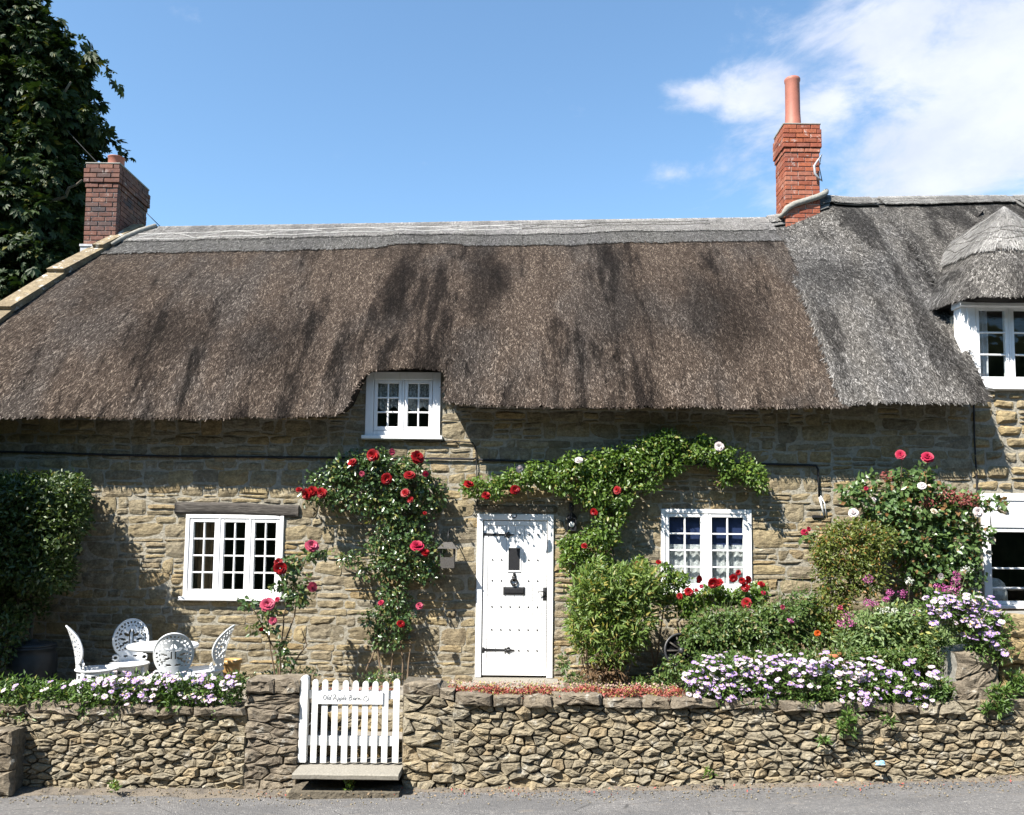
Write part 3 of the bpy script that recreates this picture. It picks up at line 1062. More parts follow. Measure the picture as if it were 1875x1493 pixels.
        V = np.stack([a - s * wd / 2, a + s * wd / 2, tip + s * wd / 2, tip - s * wd / 2], 1).reshape(-1, 3)
        F = np.arange(4 * n).reshape(-1, 4)
        me = np_mesh(name, V, F, mat)
        return link(name, me, parent, kind='stuff')

    def band(self, name, mat, parent, ta, tb, off, th, xs=None, back=True):
        """a layer of straw laid on the slope between ta(x) and tb(x)"""
        mb = MB()
        ring = None
        for x in (xs or self.columns()):
            a, b = ta(x), tb(x)
            prof = [self.pt(x, a + 0.004, off - th)] + [self.pt(x, a + (b - a) * i / 8, off) for i in range(9)]
            if back:
                X, ry, rz = prof[-1]
                prof += [(X, ry + 0.12, rz - 0.03), (X, ry + 0.5, rz - 0.40), (X, ry + 0.5, rz - 0.46)]
            k = len(prof)
            s = len(mb.v)
            mb.v += prof
            if ring is not None:
                for i in range(k - 1):
                    mb.f.append((ring + i, s + i, s + i + 1, ring + i + 1))
                    mb.m.append(0)
            ring = s
        return mb.build(name, mat, parent, True)

    def path(self, pts, off):
        return [self.pt(x, t, off) for x, t in pts]


XL = -6.20


def skewl(x, t):
    w_ = 1 - sstep(XL, XL + 2.6, x)
    return x - 1.30 * (1 - t) * w_


low1 = tab([(-220, 758), (0, 756), (300, 757), (620, 754), (830, 736), (1100, 735), (1560, 736)], EYE)
roof1 = Roof(low1, eave_px, ridge_px, XL, XJ + 0.02, skew=skewl, seed=1.0, swell=(P(738, 690, -.3).x, 0.75, 0.17, 0.20, 0.17))
r1 = roof1.build('roof', M_TH, cot)
roof1.straws('thatch_straws', 470000, M_THS, r1, seed=3)
roof1.straws('eave_straws', 26000, M_THS, r1, L=(0.05, 0.10), Wd=(0.006, 0.012), trange=(0.0, 0.02), seed=4, lift=0.01)
tcap = lambda x: float(np.interp(x, [XL, XJ], [0.872, 0.935]))
tsk = lambda x: float(np.interp(x, [XL, XJ], [0.795, 0.865])) + 0.004 * mnoise.noise((x * 1.5, 0, 0))
cx1 = [x for x in roof1.columns() if x > XL + 0.02]
roof1.band('ridge_skirt', M_RIDGELOW, r1, tsk, lambda x: tcap(x) + 0.01, 0.020, 0.012, cx1, False)
roof1.band('ridge_cap', M_RIDGE, r1, lambda x: tcap(x) - 0.004, lambda x: 1.0, 0.036, 0.012, cx1)
roof1.straws('skirt_straws', 34000, M_RIDGELOWS, r1, L=(0.05, 0.10), Wd=(0.007, 0.014), trange=(0.79, 0.93), off=0.022, seed=15, spread=0.25, lift=0.008)
roof1.straws('ridge_straws', 42000, M_RIDGES, r1, L=(0.06, 0.13), Wd=(0.005, 0.010), trange=(0.885, 1.0), off=0.037, seed=5, spread=0.15, lift=0.008)


def rods(roof, parent, xa, xb, t_lo, t_hi, period, off, mat_pale, mat_dark, dark_from):
    x = xa
    nseg = int((xb - xa) / period)
    for i in range(nseg):
        a, b = xa + i * period, xa + (i + 1) * period
        m = mat_pale if (a + b) / 2 < dark_from else mat_dark
        for tf in (t_lo, t_hi):
            mb = MB()
            k = 8
            mb.tube(roof.path([(a + (b - a) * q / k, tf(a + (b - a) * q / k) + 0.0025 * mnoise.noise((a * 3 + q * .4, 0, 0))) for q in range(k + 1)], off), 0.0085, 5)
            mb.build('hazel_rod', m, parent, True)
        mid = (a + b) / 2
        for (p, q) in ((a, mid), (b, mid)):
            mb = MB()
            mb.tube(roof.path([(p + (q - p) * s / 6, t_lo(mid) + (t_hi(mid) - t_lo(mid)) * math.sin(s / 6 * math.pi / 2)) for s in range(7)], off), 0.0075, 5)
            mb.build('hazel_rod', m, parent, True)


rods(roof1, r1, XL + 0.12, XJ - 0.25, lambda x: tcap(x) + 0.004, lambda x: tcap(x) + float(np.interp(x, [XL, XJ], [0.050, 0.030])), 1.0, 0.048, M_ROD, M_RODDARK, 0.3)

# grey thatch of the adjoining cottage
roof2 = Roof(eave_px2, eave_px2, ridge_px2, XJ + 0.02, 9.0, cut=XEND, seed=7.0)
r2 = roof2.build('roof', M_TH2, nei)
roof2.straws('thatch_straws', 150000, M_TH2S, r2, seed=6, trange=(0.0, 0.93), spread=0.55, xr=(XJ - 0.04, 8.98), L=(0.08, 0.16))
roof2.straws('eave_straws', 5000, M_TH2S, r2, L=(0.05, 0.10), trange=(0.0, 0.02), xr=(XJ - 0.02, XEND), seed=8)
roof2.straws('ridge_straws', 9000, M_RIDGES, r2, L=(0.06, 0.13), Wd=(0.005, 0.010), trange=(0.91, 1.0), off=0.061, seed=19, spread=0.15, lift=0.008, xr=(XEND + 0.08, 8.2))
cx2 = [x for x in roof2.columns() if x < 8.95]
t2 = lambda x: (0.945 if x < 4.9 else 0.935) if x < XEND else 0.90
roof2.band('ridge_cap', M_RIDGE, r2, lambda x: t2(x) - (0.03 if x < 4.8 else 0.0), lambda x: 1.0, 0.045, 0.02, cx2)
roof2.straws('ridge_straws', 9000, M_RIDGES, r2, L=(0.06, 0.13), Wd=(0.005, 0.010), trange=(0.955, 1.0), off=0.061, seed=9, spread=0.15, lift=0.008, xr=(XJ + 0.03, XEND - 0.05))
rods(roof2, r2, XJ + 0.1, XEND, lambda x: t2(x) + 0.004, lambda x: t2(x) + 0.028, 0.55, 0.07, M_ROD, M_RODDARK, 0)
rods(roof2, r2, XEND + 0.02, 7.8, lambda x: 0.908, lambda x: 0.945, 0.55, 0.07, M_ROD, M_RODDARK, 0)

# dormer hood of thatch: hip from an apex down to a swept lower edge
apex = P(1838, 381, 1.15)
base = [P(*q) for q in ((1800, 412, 2.75), (1712, 474, 2.55), (1652, 522, 2.05), (1632, 556, 1.45), (1662, 574, 0.95), (1700, 565, 0.55), (1735, 550, 0.15), (1768, 542, -0.18), (1815, 538, -0.38), (1875, 537, -0.44),
                        (1940, 538, -0.44), (2000, 541, -0.38))] + [Vector((7.6, 0.3, 5.5)), Vector((7.6, 1.2, 5.75)), Vector((7.2, 2.4, 6.7))]


def dormer_pt(u, t, off=0.0):
    """u along the lower edge, t 0 at the edge, 1 at the apex"""
    k = u * (len(base) - 1)
    i = min(int(k), len(base) - 2)
    f = k - i
    b = base[i].lerp(base[i + 1], f)
    top = apex + Vector((0.0, 0.0, 0.0))
    p = b.lerp(top, t)
    out = Vector((b.x - apex.x, b.y - 1.6, 0))
    out.normalize()
    bul = 0.09 * 4 * t * (1 - t) * (0.6 + 0.5 * (1 - t)) * sstep(0.05, 0.45, u)
    d = bul + off + 0.03 * mnoise.noise((p.x * 1.6, p.y * 1.6, p.z * 1.6))
    return p + (out * 0.7 + Vector((0, 0, 0.7))) * d


mb = MB()
NU, NT_ = 60, 22
for i in range(NU + 1):
    for j in range(NT_ + 1):
        mb.v.append(tuple(dormer_pt(i / NU, j / NT_)))
    b = Vector(mb.v[i * (NT_ + 4)] if False else mb.v[-(NT_ + 1)])
    inn = Vector((6.6, 1.2, b.z))
    mb.v.append(tuple(b + Vector((0, 0.03, -0.05))))
    mb.v.append(tuple(b.lerp(inn, 0.12) + Vector((0, 0, -0.05))))
    mb.v.append(tuple(b.lerp(inn, 0.36) + Vector((0, 0, 0.02))))
K = NT_ + 4
for i in range(NU):
    for j in range(NT_):
        a = i * K + j
        mb.f.append((a, a + 1, a + K + 1, a + K))
        mb.m.append(0)
    a, c = i * K, (i + 1) * K
    for (p, q) in ((0, NT_ + 1), (NT_ + 1, NT_ + 2), (NT_ + 2, NT_ + 3)):
        mb.f.append((a + p, c + p, c + q, a + q))
        mb.m.append(0)
dorm = mb.build('dormer_roof', M_TH2, nei, True)


def surf_straws(fn, name, n, mat, parent, ur, tr, L, Wd, off, seed, spread=0.3):
    N = np.random.RandomState(seed)
    pts, dn, ax = [], [], []
    for _ in range(n):
        u, t = ur[0] + (ur[1] - ur[0]) * N.rand(), tr[0] + (tr[1] - tr[0]) * N.rand() ** 1.25
        p = fn(u, t, off)
        q = fn(u, max(0, t - 0.02), off) if t > 0.02 else p + (p - fn(u, t + 0.02, off))
        s = fn(min(1, u + 0.004), t, off)
        pts.append(p)
        dn.append((q - p).normalized())
        ax.append((s - p).normalized())
    p, d0, a0 = np.array(pts), np.array(dn), np.array(ax)
    nr = np.cross(a0, -d0)
    nr /= np.linalg.norm(nr, axis=1)[:, None] + 1e-9
    nr *= np.where(nr[:, 2:3] < 0, -1, 1)
    d = d0 + a0 * N.normal(0, spread, n)[:, None] + nr * 0.08 * N.rand(n)[:, None]
    d /= np.linalg.norm(d, axis=1)[:, None]
    s = np.cross(d, nr)
    ln, wd = N.uniform(*L, n)[:, None], N.uniform(*Wd, n)[:, None]
    a = p + nr * 0.004
    tip = a + d * ln + nr * 0.006 * N.rand(n)[:, None]
    V = np.stack([a - s * wd / 2, a + s * wd / 2, tip + s * wd / 2, tip - s * wd / 2], 1).reshape(-1, 3)
    return link(name, np_mesh(name, V, np.arange(4 * n).reshape(-1, 4), mat), parent, kind='stuff')


surf_straws(dormer_pt, 'thatch_straws', 34000, M_TH2S, dorm, (0, 0.85), (0.0, 0.8), (0.06, 0.13), (0.006, 0.012), 0.0, 21)
mb = MB()
NU2 = 44
for i in range(NU2 + 1):
    u = 0.02 + 0.9 * i / NU2
    lo = 0.46 + 0.03 * math.cos(u * 40) - 0.22 * (1 - sstep(0.02, 0.3, u))
    mb.v.append(tuple(dormer_pt(u, lo + 0.01, 0.01)))
    for j in range(9):
        mb.v.append(tuple(dormer_pt(u, lo + (1 - lo) * j / 8, 0.034)))
for i in range(NU2):
    for j in range(9):
        a = i * 10 + j
        mb.f.append((a, a + 1, a + 11, a + 10))
        mb.m.append(0)
dcap = mb.build('dormer_ridge_cap', M_RIDGE, dorm, True)
surf_straws(lambda u, t, o: dormer_pt(u, t, o), 'ridge_straws', 7000, M_RIDGES, dorm, (0.12, 0.9), (0.44, 1.0), (0.08, 0.18), (0.005, 0.010), 0.036, 22, 0.1)
for (tl, ph) in ((0.52, 0), (0.66, 1), (0.60, 2)):
    mb = MB()
    mb.tube([dormer_pt(0.2 + 0.65 * k / 30, tl + 0.012 * math.sin(k * 0.9 + ph * 2), 0.046) for k in range(31)], 0.009, 5)
    mb.build('hazel_rod', M_RODDARK, dorm, True)
for (ua, ta, ub, tb_) in ((0.12, 0.45, 0.2, 0.86), (0.16, 0.40, 0.3, 0.95)):
    mb = MB()
    mb.tube([dormer_pt(ua + (ub - ua) * k / 12, ta + (tb_ - ta) * k / 12, 0.046) for k in range(13)], 0.009, 5)
    mb.build('hazel_rod', M_RODDARK, dorm, True)

# ---------------------------------------------------------------- gable coping at the left verge
ct = [(1.00, 0.80), (0.80, 0.62), (0.62, 0.40), (0.40, 0.17), (0.17, -0.04)]
for k, (ta, tb_) in enumerate(ct):
    mb = MB()

    def cp(t, side, off):
        x, y, z = roof1.pt(XL + 0.0, max(0, t), 0.0)
        return Vector((x - 0.25 * side - 0.01 + (0.08 if k == 0 else 0) * side, y - 0.72 * off, z + 0.72 * off + 0.02))
    o1, o0 = 0.055, -0.03
    lap = 0.035 if k else 0
    vs = [cp(ta, 0, o0), cp(ta, 1, o0), cp(tb_, 1, o0 + .05), cp(tb_, 0, o0 + .05), cp(ta, 0, o1), cp(ta, 1, o1), cp(tb_, 1, o1 + .055), cp(tb_, 0, o1 + .055)]
    mb.add(vs, [(3, 2, 1, 0), (4, 5, 6, 7), (0, 1, 5, 4), (1, 2, 6, 5), (2, 3, 7, 6), (3, 0, 4, 7)])
    mb.build('coping_stone', M_COPING, cot)
mb = MB()          # gable wall under the coping
gv = []
for t in (1.0, 0.8, 0.6, 0.4, 0.2, 0.0):
    x, y, z = roof1.pt(XL, t)
    gv.append((x - 0.2, y, z + 0.0))
for (x, y, z) in gv:
    mb.v += [(x - 0.12, y, z + 0.03), (x + 0.12, y, z + 0.03), (x - 0.12, y, 0.3), (x + 0.12, y, 0.3)]
for i in range(len(gv) - 1):
    a, b = i * 4, i * 4 + 4
    for q in ((a, a + 1, b + 1, b), (a, b, b + 2, a + 2), (a + 1, a + 3, b + 3, b + 1)):
        mb.f.append(q)
        mb.m.append(0)
mb.build('gable_wall', M_MORTAR, cot)


# ---------------------------------------------------------------- chimneys
def chimney(parent, x0, x1, y0, y1, z0, z1, mat, side, corb, pot_h, pot_r, pot_xy, flare, courses_corbel):
    """side: +1 shows its right flank, -1 its left"""
    mb = MB()
    mb.box(x0 + .012, x1 - .012, y0 + .012, y1 - .012, z0, z1 - 0.03)
    ch = mb.build('chimney', M_BRICKMORTAR, parent)
    H = 0.075
    nrow = int((z1 - z0) / H)
    Hh = (z1 - z0) / nrow
    for k in range(nrow):
        za, zb = z0 + k * Hh + 0.005, z0 + (k + 1) * Hh - 0.005
        c = corb if nrow - courses_corbel - 1 <= k < nrow - 1 else (corb * .35 if k == nrow - courses_corbel - 2 else (corb * 0.45 if k == nrow - 1 else 0.0))
        fx0, fx1, fy0, fy1 = x0 - c, x1 + c, y0 - c, y1 + c

        def row(a, b, ph):
            cuts = [a]
            x = a + (0.215 if ph else 0.105)
            while x < b - 0.06:
                cuts.append(x)
                x += 0.222
            cuts.append(b)
            return zip(cuts, cuts[1:])
        for (a, b) in row(fx0, fx1, k % 2):
            m = MB()
            j = rng.uniform(-.004, .004)
            a_, b_ = a + .005, b - .005
            m.bbox(a_, b_, fy0 + j, fy0 + 0.10, za, zb, 0.006)
            m.build('brick', mat, ch)
        for (a, b) in row(fy0 + 0.106, fy1, (k + 1) % 2):
            m = MB()
            j = rng.uniform(-.004, .004)
            if side > 0:
                m.box(fx1 - 0.09, fx1 + j, a + .005, b - .005, za, zb)
            else:
                m.box(fx0 + j, fx0 + 0.09, a + .005, b - .005, za, zb)
            m.build('brick', mat, ch)
        m = MB()          # hidden flanks
        if c:
            m.box(fx0 + .1, fx1 - .1, fy0 + .1, fy1 - .002, za, zb)
            m.build('brick_backing', mat, ch)
    mb = MB()
    mb.lathe([(pot_r * flare, -0.04), (pot_r * flare, 0.02), (pot_r * 1.08, pot_h * 0.16), (pot_r, pot_h * 0.34), (pot_r * 0.98, pot_h * 0.92), (pot_r * 1.06, pot_h * .945), (pot_r * 1.08, pot_h * .985),
              (pot_r * 1.0, pot_h), (pot_r * 0.84, pot_h), (pot_r * 0.8, pot_h * 0.5), (0.0, pot_h * .48)], (pot_xy[0], pot_xy[1], z1), 24)
    mb.build('chimney_pot', M_POT, ch, True)
    mb = MB()
    mb.bbox(x0 - .02, x1 + .02, y0 - .02, y1 + .02, z1, z1 + 0.025, 0.01)
    mb.build('flaunching', M_FILLET, ch)
    return ch


a, b = P(148, 452, 2.3), P(211, 452, 2.3)
tl = P(180, 301, 2.3)
ch1 = chimney(cot, a.x + .03, b.x, 2.3, 3.3, a.z - 0.05, tl.z, M_BRICKA, 1, 0.035, 0.30, 0.125, (P(213, 300, 2.72).x, 2.72), 1.02, 3)
mb = MB()
mb.box(a.x - 0.01, b.x + 0.02, 2.27, 3.32, a.z - 0.0, a.z + 0.035)
mb.box(a.x + .0, b.x + 0.005, 2.285, 3.31, a.z - 0.35, a.z - 0.002)
mb.build('flashing', M_LEAD, ch1)
a, b = P(1437, 395, 2.42), P(1504, 395, 2.42)
tl = P(1470, 229, 2.42)
ch2 = chimney(nei, a.x + .01, b.x - .01, 2.42, 2.90, P(1470, 400, 2.42).z - 0.15, tl.z, M_BRICKB, -1, 0.032, 0.90, 0.118, ((a.x + b.x) / 2 - 0.06, 2.66), 1.28, 4)


def fillet(ch, pts, r):
    mb = MB()
    mb.tube(pts, r, 7)
    mb.build('mortar_fillet', M_FILLET, ch, True)


cxa, cxb = a.x, b.x
fillet(ch2, [P(a_, b_, 2.40 + dy) for a_, b_, dy in ((1424, 398, .3), (1433, 394, .0), (1441, 382, 0), (1455, 374, 0), (1475, 368, 0), (1497, 361, 0), (1508, 356, .0), (1512, 352, .1), (1513, 350, .3))],
       [0.03, 0.04, 0.05, 0.05, 0.05, 0.05, 0.05, 0.05, 0.04])
fillet(ch1, [roof1.pt(x, tt, 0.07) for x, tt in ((XL + 0.02, 0.83), (XL + 0.03, 0.89), (XL + 0.10, 0.94), (XL + 0.22, 0.985))], [0.03, 0.035, 0.04, 0.04])

# ================================================================== windows and door
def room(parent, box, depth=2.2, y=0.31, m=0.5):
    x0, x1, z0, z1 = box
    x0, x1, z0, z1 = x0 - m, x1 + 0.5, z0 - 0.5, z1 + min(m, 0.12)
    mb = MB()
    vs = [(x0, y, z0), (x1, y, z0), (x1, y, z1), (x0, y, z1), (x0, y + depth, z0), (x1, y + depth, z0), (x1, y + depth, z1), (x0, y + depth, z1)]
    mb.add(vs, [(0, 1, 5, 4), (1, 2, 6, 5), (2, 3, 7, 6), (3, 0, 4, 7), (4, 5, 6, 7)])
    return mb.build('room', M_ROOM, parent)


def curtain(parent, name, x0, x1, z0, z1, y, mat, folds=6, amp=0.02, scallop=0.0, nsc=4):
    n = 48
    vs, fs = [], []
    for j in range(7):
        for i in range(n + 1):
            u = i / n
            zb = z0 - (scallop * abs(math.sin(u * math.pi * nsc)) if scallop else 0)
            vs.append((x0 + (x1 - x0) * u, y + amp * math.sin(u * folds * 2 * math.pi) + amp * .4 * math.sin(u * folds * 5.1 + j), zb + (z1 - zb) * j / 6))
    for j in range(6):
        for i in range(n):
            a = j * (n + 1) + i
            fs.append((a, a + 1, a + n + 2, a + n + 1))
    mb = MB()
    mb.add(vs, fs)
    return mb.build(name, mat, parent, True)


def window(parent, box, lights, rows, sill=True, fw=0.05, cols=2, ops=None, yf=-0.032, stile=0.042, bar=0.020, mull=0.03):
    """lights: list of (x0, x1) fractions of casements"""
    x0, x1, z0, z1 = box
    mb = MB()
    s_h = 0.05 if sill else 0.0
    zb = z0 + s_h
    mb.bbox(x0, x0 + fw, yf, 0.13, zb, z1)
    mb.bbox(x1 - fw, x1, yf, 0.13, zb, z1)
    mb.bbox(x0 + fw + .001, x1 - fw - .001, yf + .001, 0.13, z1 - fw, z1)
    mb.bbox(x0 + fw + .001, x1 - fw - .001, yf + .001, 0.13, zb, zb + fw * .6)
    inner = (x0 + fw + .003, x1 - fw - .003)
    w = mb.build('window', M_WHITE, parent)
    n = lights
    iw = (inner[1] - inner[0] - mull * (n - 1)) / n
    for k in range(n - 1):
        mb = MB()
        a = inner[0] + (k + 1) * iw + k * mull
        mb.bbox(a, a + mull, yf + .004, 0.12, zb + fw * .6, z1 - fw)
        mb.build('mullion', M_WHITE, w)
    for k in range(n):
        a = inner[0] + k * (iw + mull) + .003
        b = a + iw - .006
        c, d = zb + fw * .6 + .003, z1 - fw - .003
        yc = yf + 0.010
        mb = MB()
        mb.bbox(a, a + stile, yc, yc + .05, c, d, .004)
        mb.bbox(b - stile, b, yc, yc + .05, c, d, .004)
        mb.bbox(a + stile, b - stile, yc + .001, yc + .05, d - stile, d, .004)
        mb.bbox(a + stile, b - stile, yc + .001, yc + .05, c, c + stile * 1.3, .004)
        ga, gb, gc, gd = a + stile, b - stile, c + stile * 1.3, d - stile
        for q in range(1, cols):
            x = ga + (gb - ga) * q / cols
            mb.bbox(x - bar / 2, x + bar / 2, yc + .008, yc + .04, gc, gd, .004)
        for q in range(1, rows):
            z = gc + (gd - gc) * q / rows
            mb.bbox(ga, gb, yc + .0095, yc + .0385, z - bar / 2, z + bar / 2, .004)
        mb.build('casement', M_WHITE, w)
        for i in range(cols):
            for j in range(rows):
                pa, pb = ga + (gb - ga) * i / cols, ga + (gb - ga) * (i + 1) / cols
                pc, pd = gc + (gd - gc) * j / rows, gc + (gd - gc) * (j + 1) / rows
                mb = MB()
                ty = rng.uniform(-.003, .003)
                tz = rng.uniform(-.003, .003)
                mb.add([(pa, yc + .024 + ty, pc), (pb, yc + .024 - ty + tz, pc), (pb, yc + .024 - ty, pd), (pa, yc + .024 + ty - tz, pd)], [(0, 1, 2, 3)])
                mb.build('pane', M_GLASS, w)
    if sill:
        mb = MB()
        mb.bbox(x0 - 0.035, x1 + 0.035, yf - 0.055, 0.13, z0, z0 + s_h - .002, .008)
        mb.build('sill', M_WHITE, w)
    return w


wl = window(cot, OB_WL, 3, 4)
room(cot, OB_WL)
x0, x1, z0, z1 = OB_WL
curtain(wl, 'curtain', x0 + .05, x0 + .27, z0 + .05, z1 - .03, 0.2, C_BROWN, 3)
mb = MB()
mb.box(x0 + .30, x0 + .37, 0.17, 0.20, z0 + .09, z0 + .28)
mb.build('card_on_sill', M_PAPER, wl)
wu = window(cot, OB_WU, 2, 3, fw=0.10)
room(cot, OB_WU)
x0, x1, z0, z1 = OB_WU
for k in range(2):
    a = x0 + .10 + k * (x1 - x0 - .2) / 2
    curtain(wu, 'net_curtain', a + .02, a + (x1 - x0 - .2) / 2 - .02, z1 - .42, z1 - .1, 0.07, C_NET, 5, 0.015, 0.07, 1.5)
wr = window(cot, OB_WR, 2, 4, fw=0.055, mull=0.05)
room(cot, OB_WR)
x0, x1, z0, z1 = OB_WR
curtain(wr, 'blind', x0 + .06, x1 - .06, z0 + .62, z1 - .05, 0.060, C_BLUE, 1, 0.004, 0.05, 6)
curtain(wr, 'lace_trim', x0 + .06, x1 - .06, z0 + .56, z0 + .625, 0.052, C_LACE, 14, 0.005, 0.025, 9)
curtain(wr, 'lace_curtain', x0 + .06, x1 - .06, z0 + .06, z0 + .60, 0.065, C_LACE, 12, 0.010, 0.0)

# ground window of the adjoining cottage: top-hung fanlight over three long panes
x0, x1, z0, z1 = OB_NW
mb = MB()
mb.bbox(x0, x0 + .10, -.035, .13, z0 + .05, z1)
mb.bbox(x1 - .10, x1, -.035, .13, z0 + .05, z1)
mb.bbox(x0 + .101, x1 - .101, -.034, .13, z1 - .09, z1)
zt = P(1840, 972, 0).z
mb.bbox(x0 + .101, x1 - .101, -.06, .10, zt - .02, zt + .035)
mb.bbox(x0 + .101, x1 - .101, -.034, .10, z0 + .05, z0 + .09)
nw = mb.build('window', M_WHITE, nei)
for py in (1041, 1077):
    z = P(1840, py, 0).z
    mb = MB()
    mb.bbox(x0 + .101, x1 - .101, -.012, .03, z - .011, z + .011, .004)
    mb.build('glazing_bar', M_WHITE, nw)
zs_ = [z0 + .09, P(1840, 1077, 0).z, P(1840, 1041, 0).z, zt - .02]
for c, d in zip(zs_, zs_[1:]):
    mb = MB()
    mb.add([(x0 + .10, .012, c), (x1 - .10, .012, c), (x1 - .10, .012, d), (x0 + .10, .012, d)], [(0, 1, 2, 3)])
    mb.build('pane', M_GLASS, nw)
mb = MB()          # fanlight sash, tilted out at the bottom
mb.add([(x0 + .11, -.02, z1 - .095), (x1 - .11, -.02, z1 - .095), (x1 - .11, -.075, zt + .04), (x0 + .11, -.075, zt + .04),
        (x0 + .11, .01, z1 - .095), (x1 - .11, .01, z1 - .095), (x1 - .11, -.045, zt + .04), (x0 + .11, -.045, zt + .04)],
       [(0, 3, 2, 1), (4, 5, 6, 7), (0, 1, 5, 4), (3, 7, 6, 2), (0, 4, 7, 3), (1, 2, 6, 5)])
mb.build('fanlight', M_CHAIR, nw)
mb = MB()
mb.bbox(x0 - .03, x1 + .03, -.09, .13, z0, z0 + .048, .008)
mb.build('sill', M_WHITE, nw)
room(nei, OB_NW)
mb = MB()
cp_ = [(0.0, 0.34), (0.10, 0.33), (0.17, 0.27), (0.20, 0.15), (0.2, 0.0)]
mb.lathe([(r_, z_) for r_, z_ in reversed(cp_)], (x0 + .36, 0.5, z0 + .02), 14)
mb.build('floral_chair_back', C_LACE, nw, True)

# dormer window
x0, x1, z0, z1 = OB_ND
nd = window(nei, OB_ND, 3, 3, fw=0.11, cols=1, mull=0.02)
mb = MB()
mb.bbox(x0 - .075, x0 + .002, -.02, .15, z0 + .03, z1 - .12)
mb.bbox(x0 - .11, x1, -.075, .14, z1 - .12, z1 + .01, .01)
mb.build('dormer_post', M_WHITE, nei)
room(nei, OB_ND, m=-.02)
curtain(nd, 'curtain', x0 + .12, x0 + .36, z0 + .08, z1 - .12, 0.16, C_WHITE, 4, 0.02)

# door
x0, x1, z0, z1 = OB_DR
DZ = z0 + 0.02
mb = MB()
jw = 0.075
mb.bbox(x0, x0 + jw, -.03, .12, z0, z1)
mb.bbox(x1 - jw, x1, -.03, .12, z0, z1)
mb.bbox(x0 + jw + .001, x1 - jw - .001, -.029, .12, z1 - jw, z1)
frame = mb.build('door_frame', M_WHITE, cot)
mb = MB()
hx = P(941, 943, -.04)
mb.tube([(hx.x + 0.032 * math.cos(a), -.036, hx.z - 0.005 + 0.034 * math.sin(a)) for a in [math.pi * (0.9 + 1.2 * k / 10) for k in range(11)]], 0.006, 6)
mb.build('horseshoe', M_BLACK, frame, True)
lx0, lx1, lz0, lz1 = x0 + jw + .008, x1 - jw - .008, z0 + 0.025, z1 - jw - .008
mb = MB()
mb.box(lx0, lx1, .012, .05, lz0, lz1)
mb.bbox(lx0, lx0 + .055, -.012, .012, lz0, lz1, .004)
mb.bbox(lx1 - .055, lx1, -.012, .012, lz0, lz1, .004)
mb.bbox(lx0 + .0555, lx1 - .0555, -.0115, .012, lz1 - .06, lz1, .004)
mb.bbox(lx0 + .0555, lx1 - .0555, -.0115, .012, lz0, lz0 + .10, .004)
door = mb.build('door', M_WHITE, cot)
px0, px1 = lx0 + .0575, lx1 - .0575
npl = 6
for k in range(npl):
    a, b = px0 + (px1 - px0) * k / npl, px0 + (px1 - px0) * (k + 1) / npl
    mb = MB()
    mb.bbox(a + .0015, b - .0015, -.008, .0115, lz0 + .102, lz1 - .062, .005)
    mb.build('plank', M_WHITE, door)


def DP(zx, zy, Y=-0.012):       # position read in the enlarged view of the door
    return P(780 + zx / 3.93, 880 + zy / 3.93, Y)


stud = MB()
stud.lathe([(0.0115, 0), (0.010, 0.006), (0.004, 0.010), (0, 0.009)], n=8)
me = stud.mesh('stud', M_BLACK, True)
me.transform(Matrix.Rotation(R(90), 4, 'X'))
cols_ = [px0 + (px1 - px0) * (k + .5) / npl for k in range(npl)]
for zy, ks in ((390, (3, 4, 5)), (572, (0, 1, 4, 5)), (722, (0, 1, 4, 5)), (910, range(6)), (1075, range(6)), (1224, (3, 4, 5))):
    for k in ks:
        o = link('stud', me, door)
        o.location = (cols_[k], -.008, DP(640, zy).z)
# the studs live in the door's space (its origin is the world origin)
mb = MB()
a, b = DP(594, 647), DP(677, 488)
mb.box(a.x, b.x, -.011, -.007, a.z, b.z)
pk = mb.build('spy_window', M_BLACK, door)
mb = MB()
for (u0, u1, v0, v1) in ((0, 1, -.08, .0), (0, 1, 1.0, 1.08), (-.1, 0, -.08, 1.08), (1, 1.1, -.08, 1.08)):
    mb.bbox(a.x + (b.x - a.x) * u0, a.x + (b.x - a.x) * u1, -.018, -.006, a.z + (b.z - a.z) * v0, a.z + (b.z - a.z) * v1, .003)
mb.build('spy_window_bead', M_WHITE, door)
mb = MB()
a, b = DP(555, 822), DP(713, 768)
mb.bbox(a.x, b.x, -.018, -.006, a.z, b.z, .003)
cxm = (a.x + b.x) / 2
mb.bbox(a.x + .018, b.x - .018, -.026, -.017, a.z + .022, b.z - .018, .004)
mb.build('letter_plate', M_BLACK, door)
mb = MB()
k = DP(634, 722)
mb.lathe([(0.0, .0), (0.036, .002), (0.034, .012), (0.0, .02)], n=12)
mb.v = [(k.x + p[0] * .8, -.008 - p[2], k.z + .035 + p[1] * 1.2) for p in mb.v]
n0 = len(mb.v)
mb.tube([(k.x + .042 * math.sin(q), -.03 + .006 * abs(math.sin(q)), k.z - .012 - .042 * math.cos(q) * .9) for q in [2 * math.pi * i / 16 for i in range(17)]], 0.010, 6)
mb.lathe([(0.0, -.016), (0.014, -.01), (0.016, 0), (0.014, .01), (0, .016)], (k.x, -.03, k.z - .045), 8)
mb.lathe([(0.0, -.03), (0.012, -.02), (0.018, 0), (0.01, .02), (0, .03)], (k.x, -.02, k.z + .085), 8)
mb.build('knocker', M_BLACK, door, True)
mb = MB()
a, b = DP(840, 862), DP(868, 770)
mb.bbox(a.x, b.x, -.020, -.006, a.z, b.z, .003)
c = DP(852, 800)
mb.tube([(c.x, -.02, c.z), (c.x, -.05, c.z), (c.x - .03, -.055, c.z + .002), (c.x - .085, -.052, c.z - .002)], [.008, .008, .007, .006], 6)
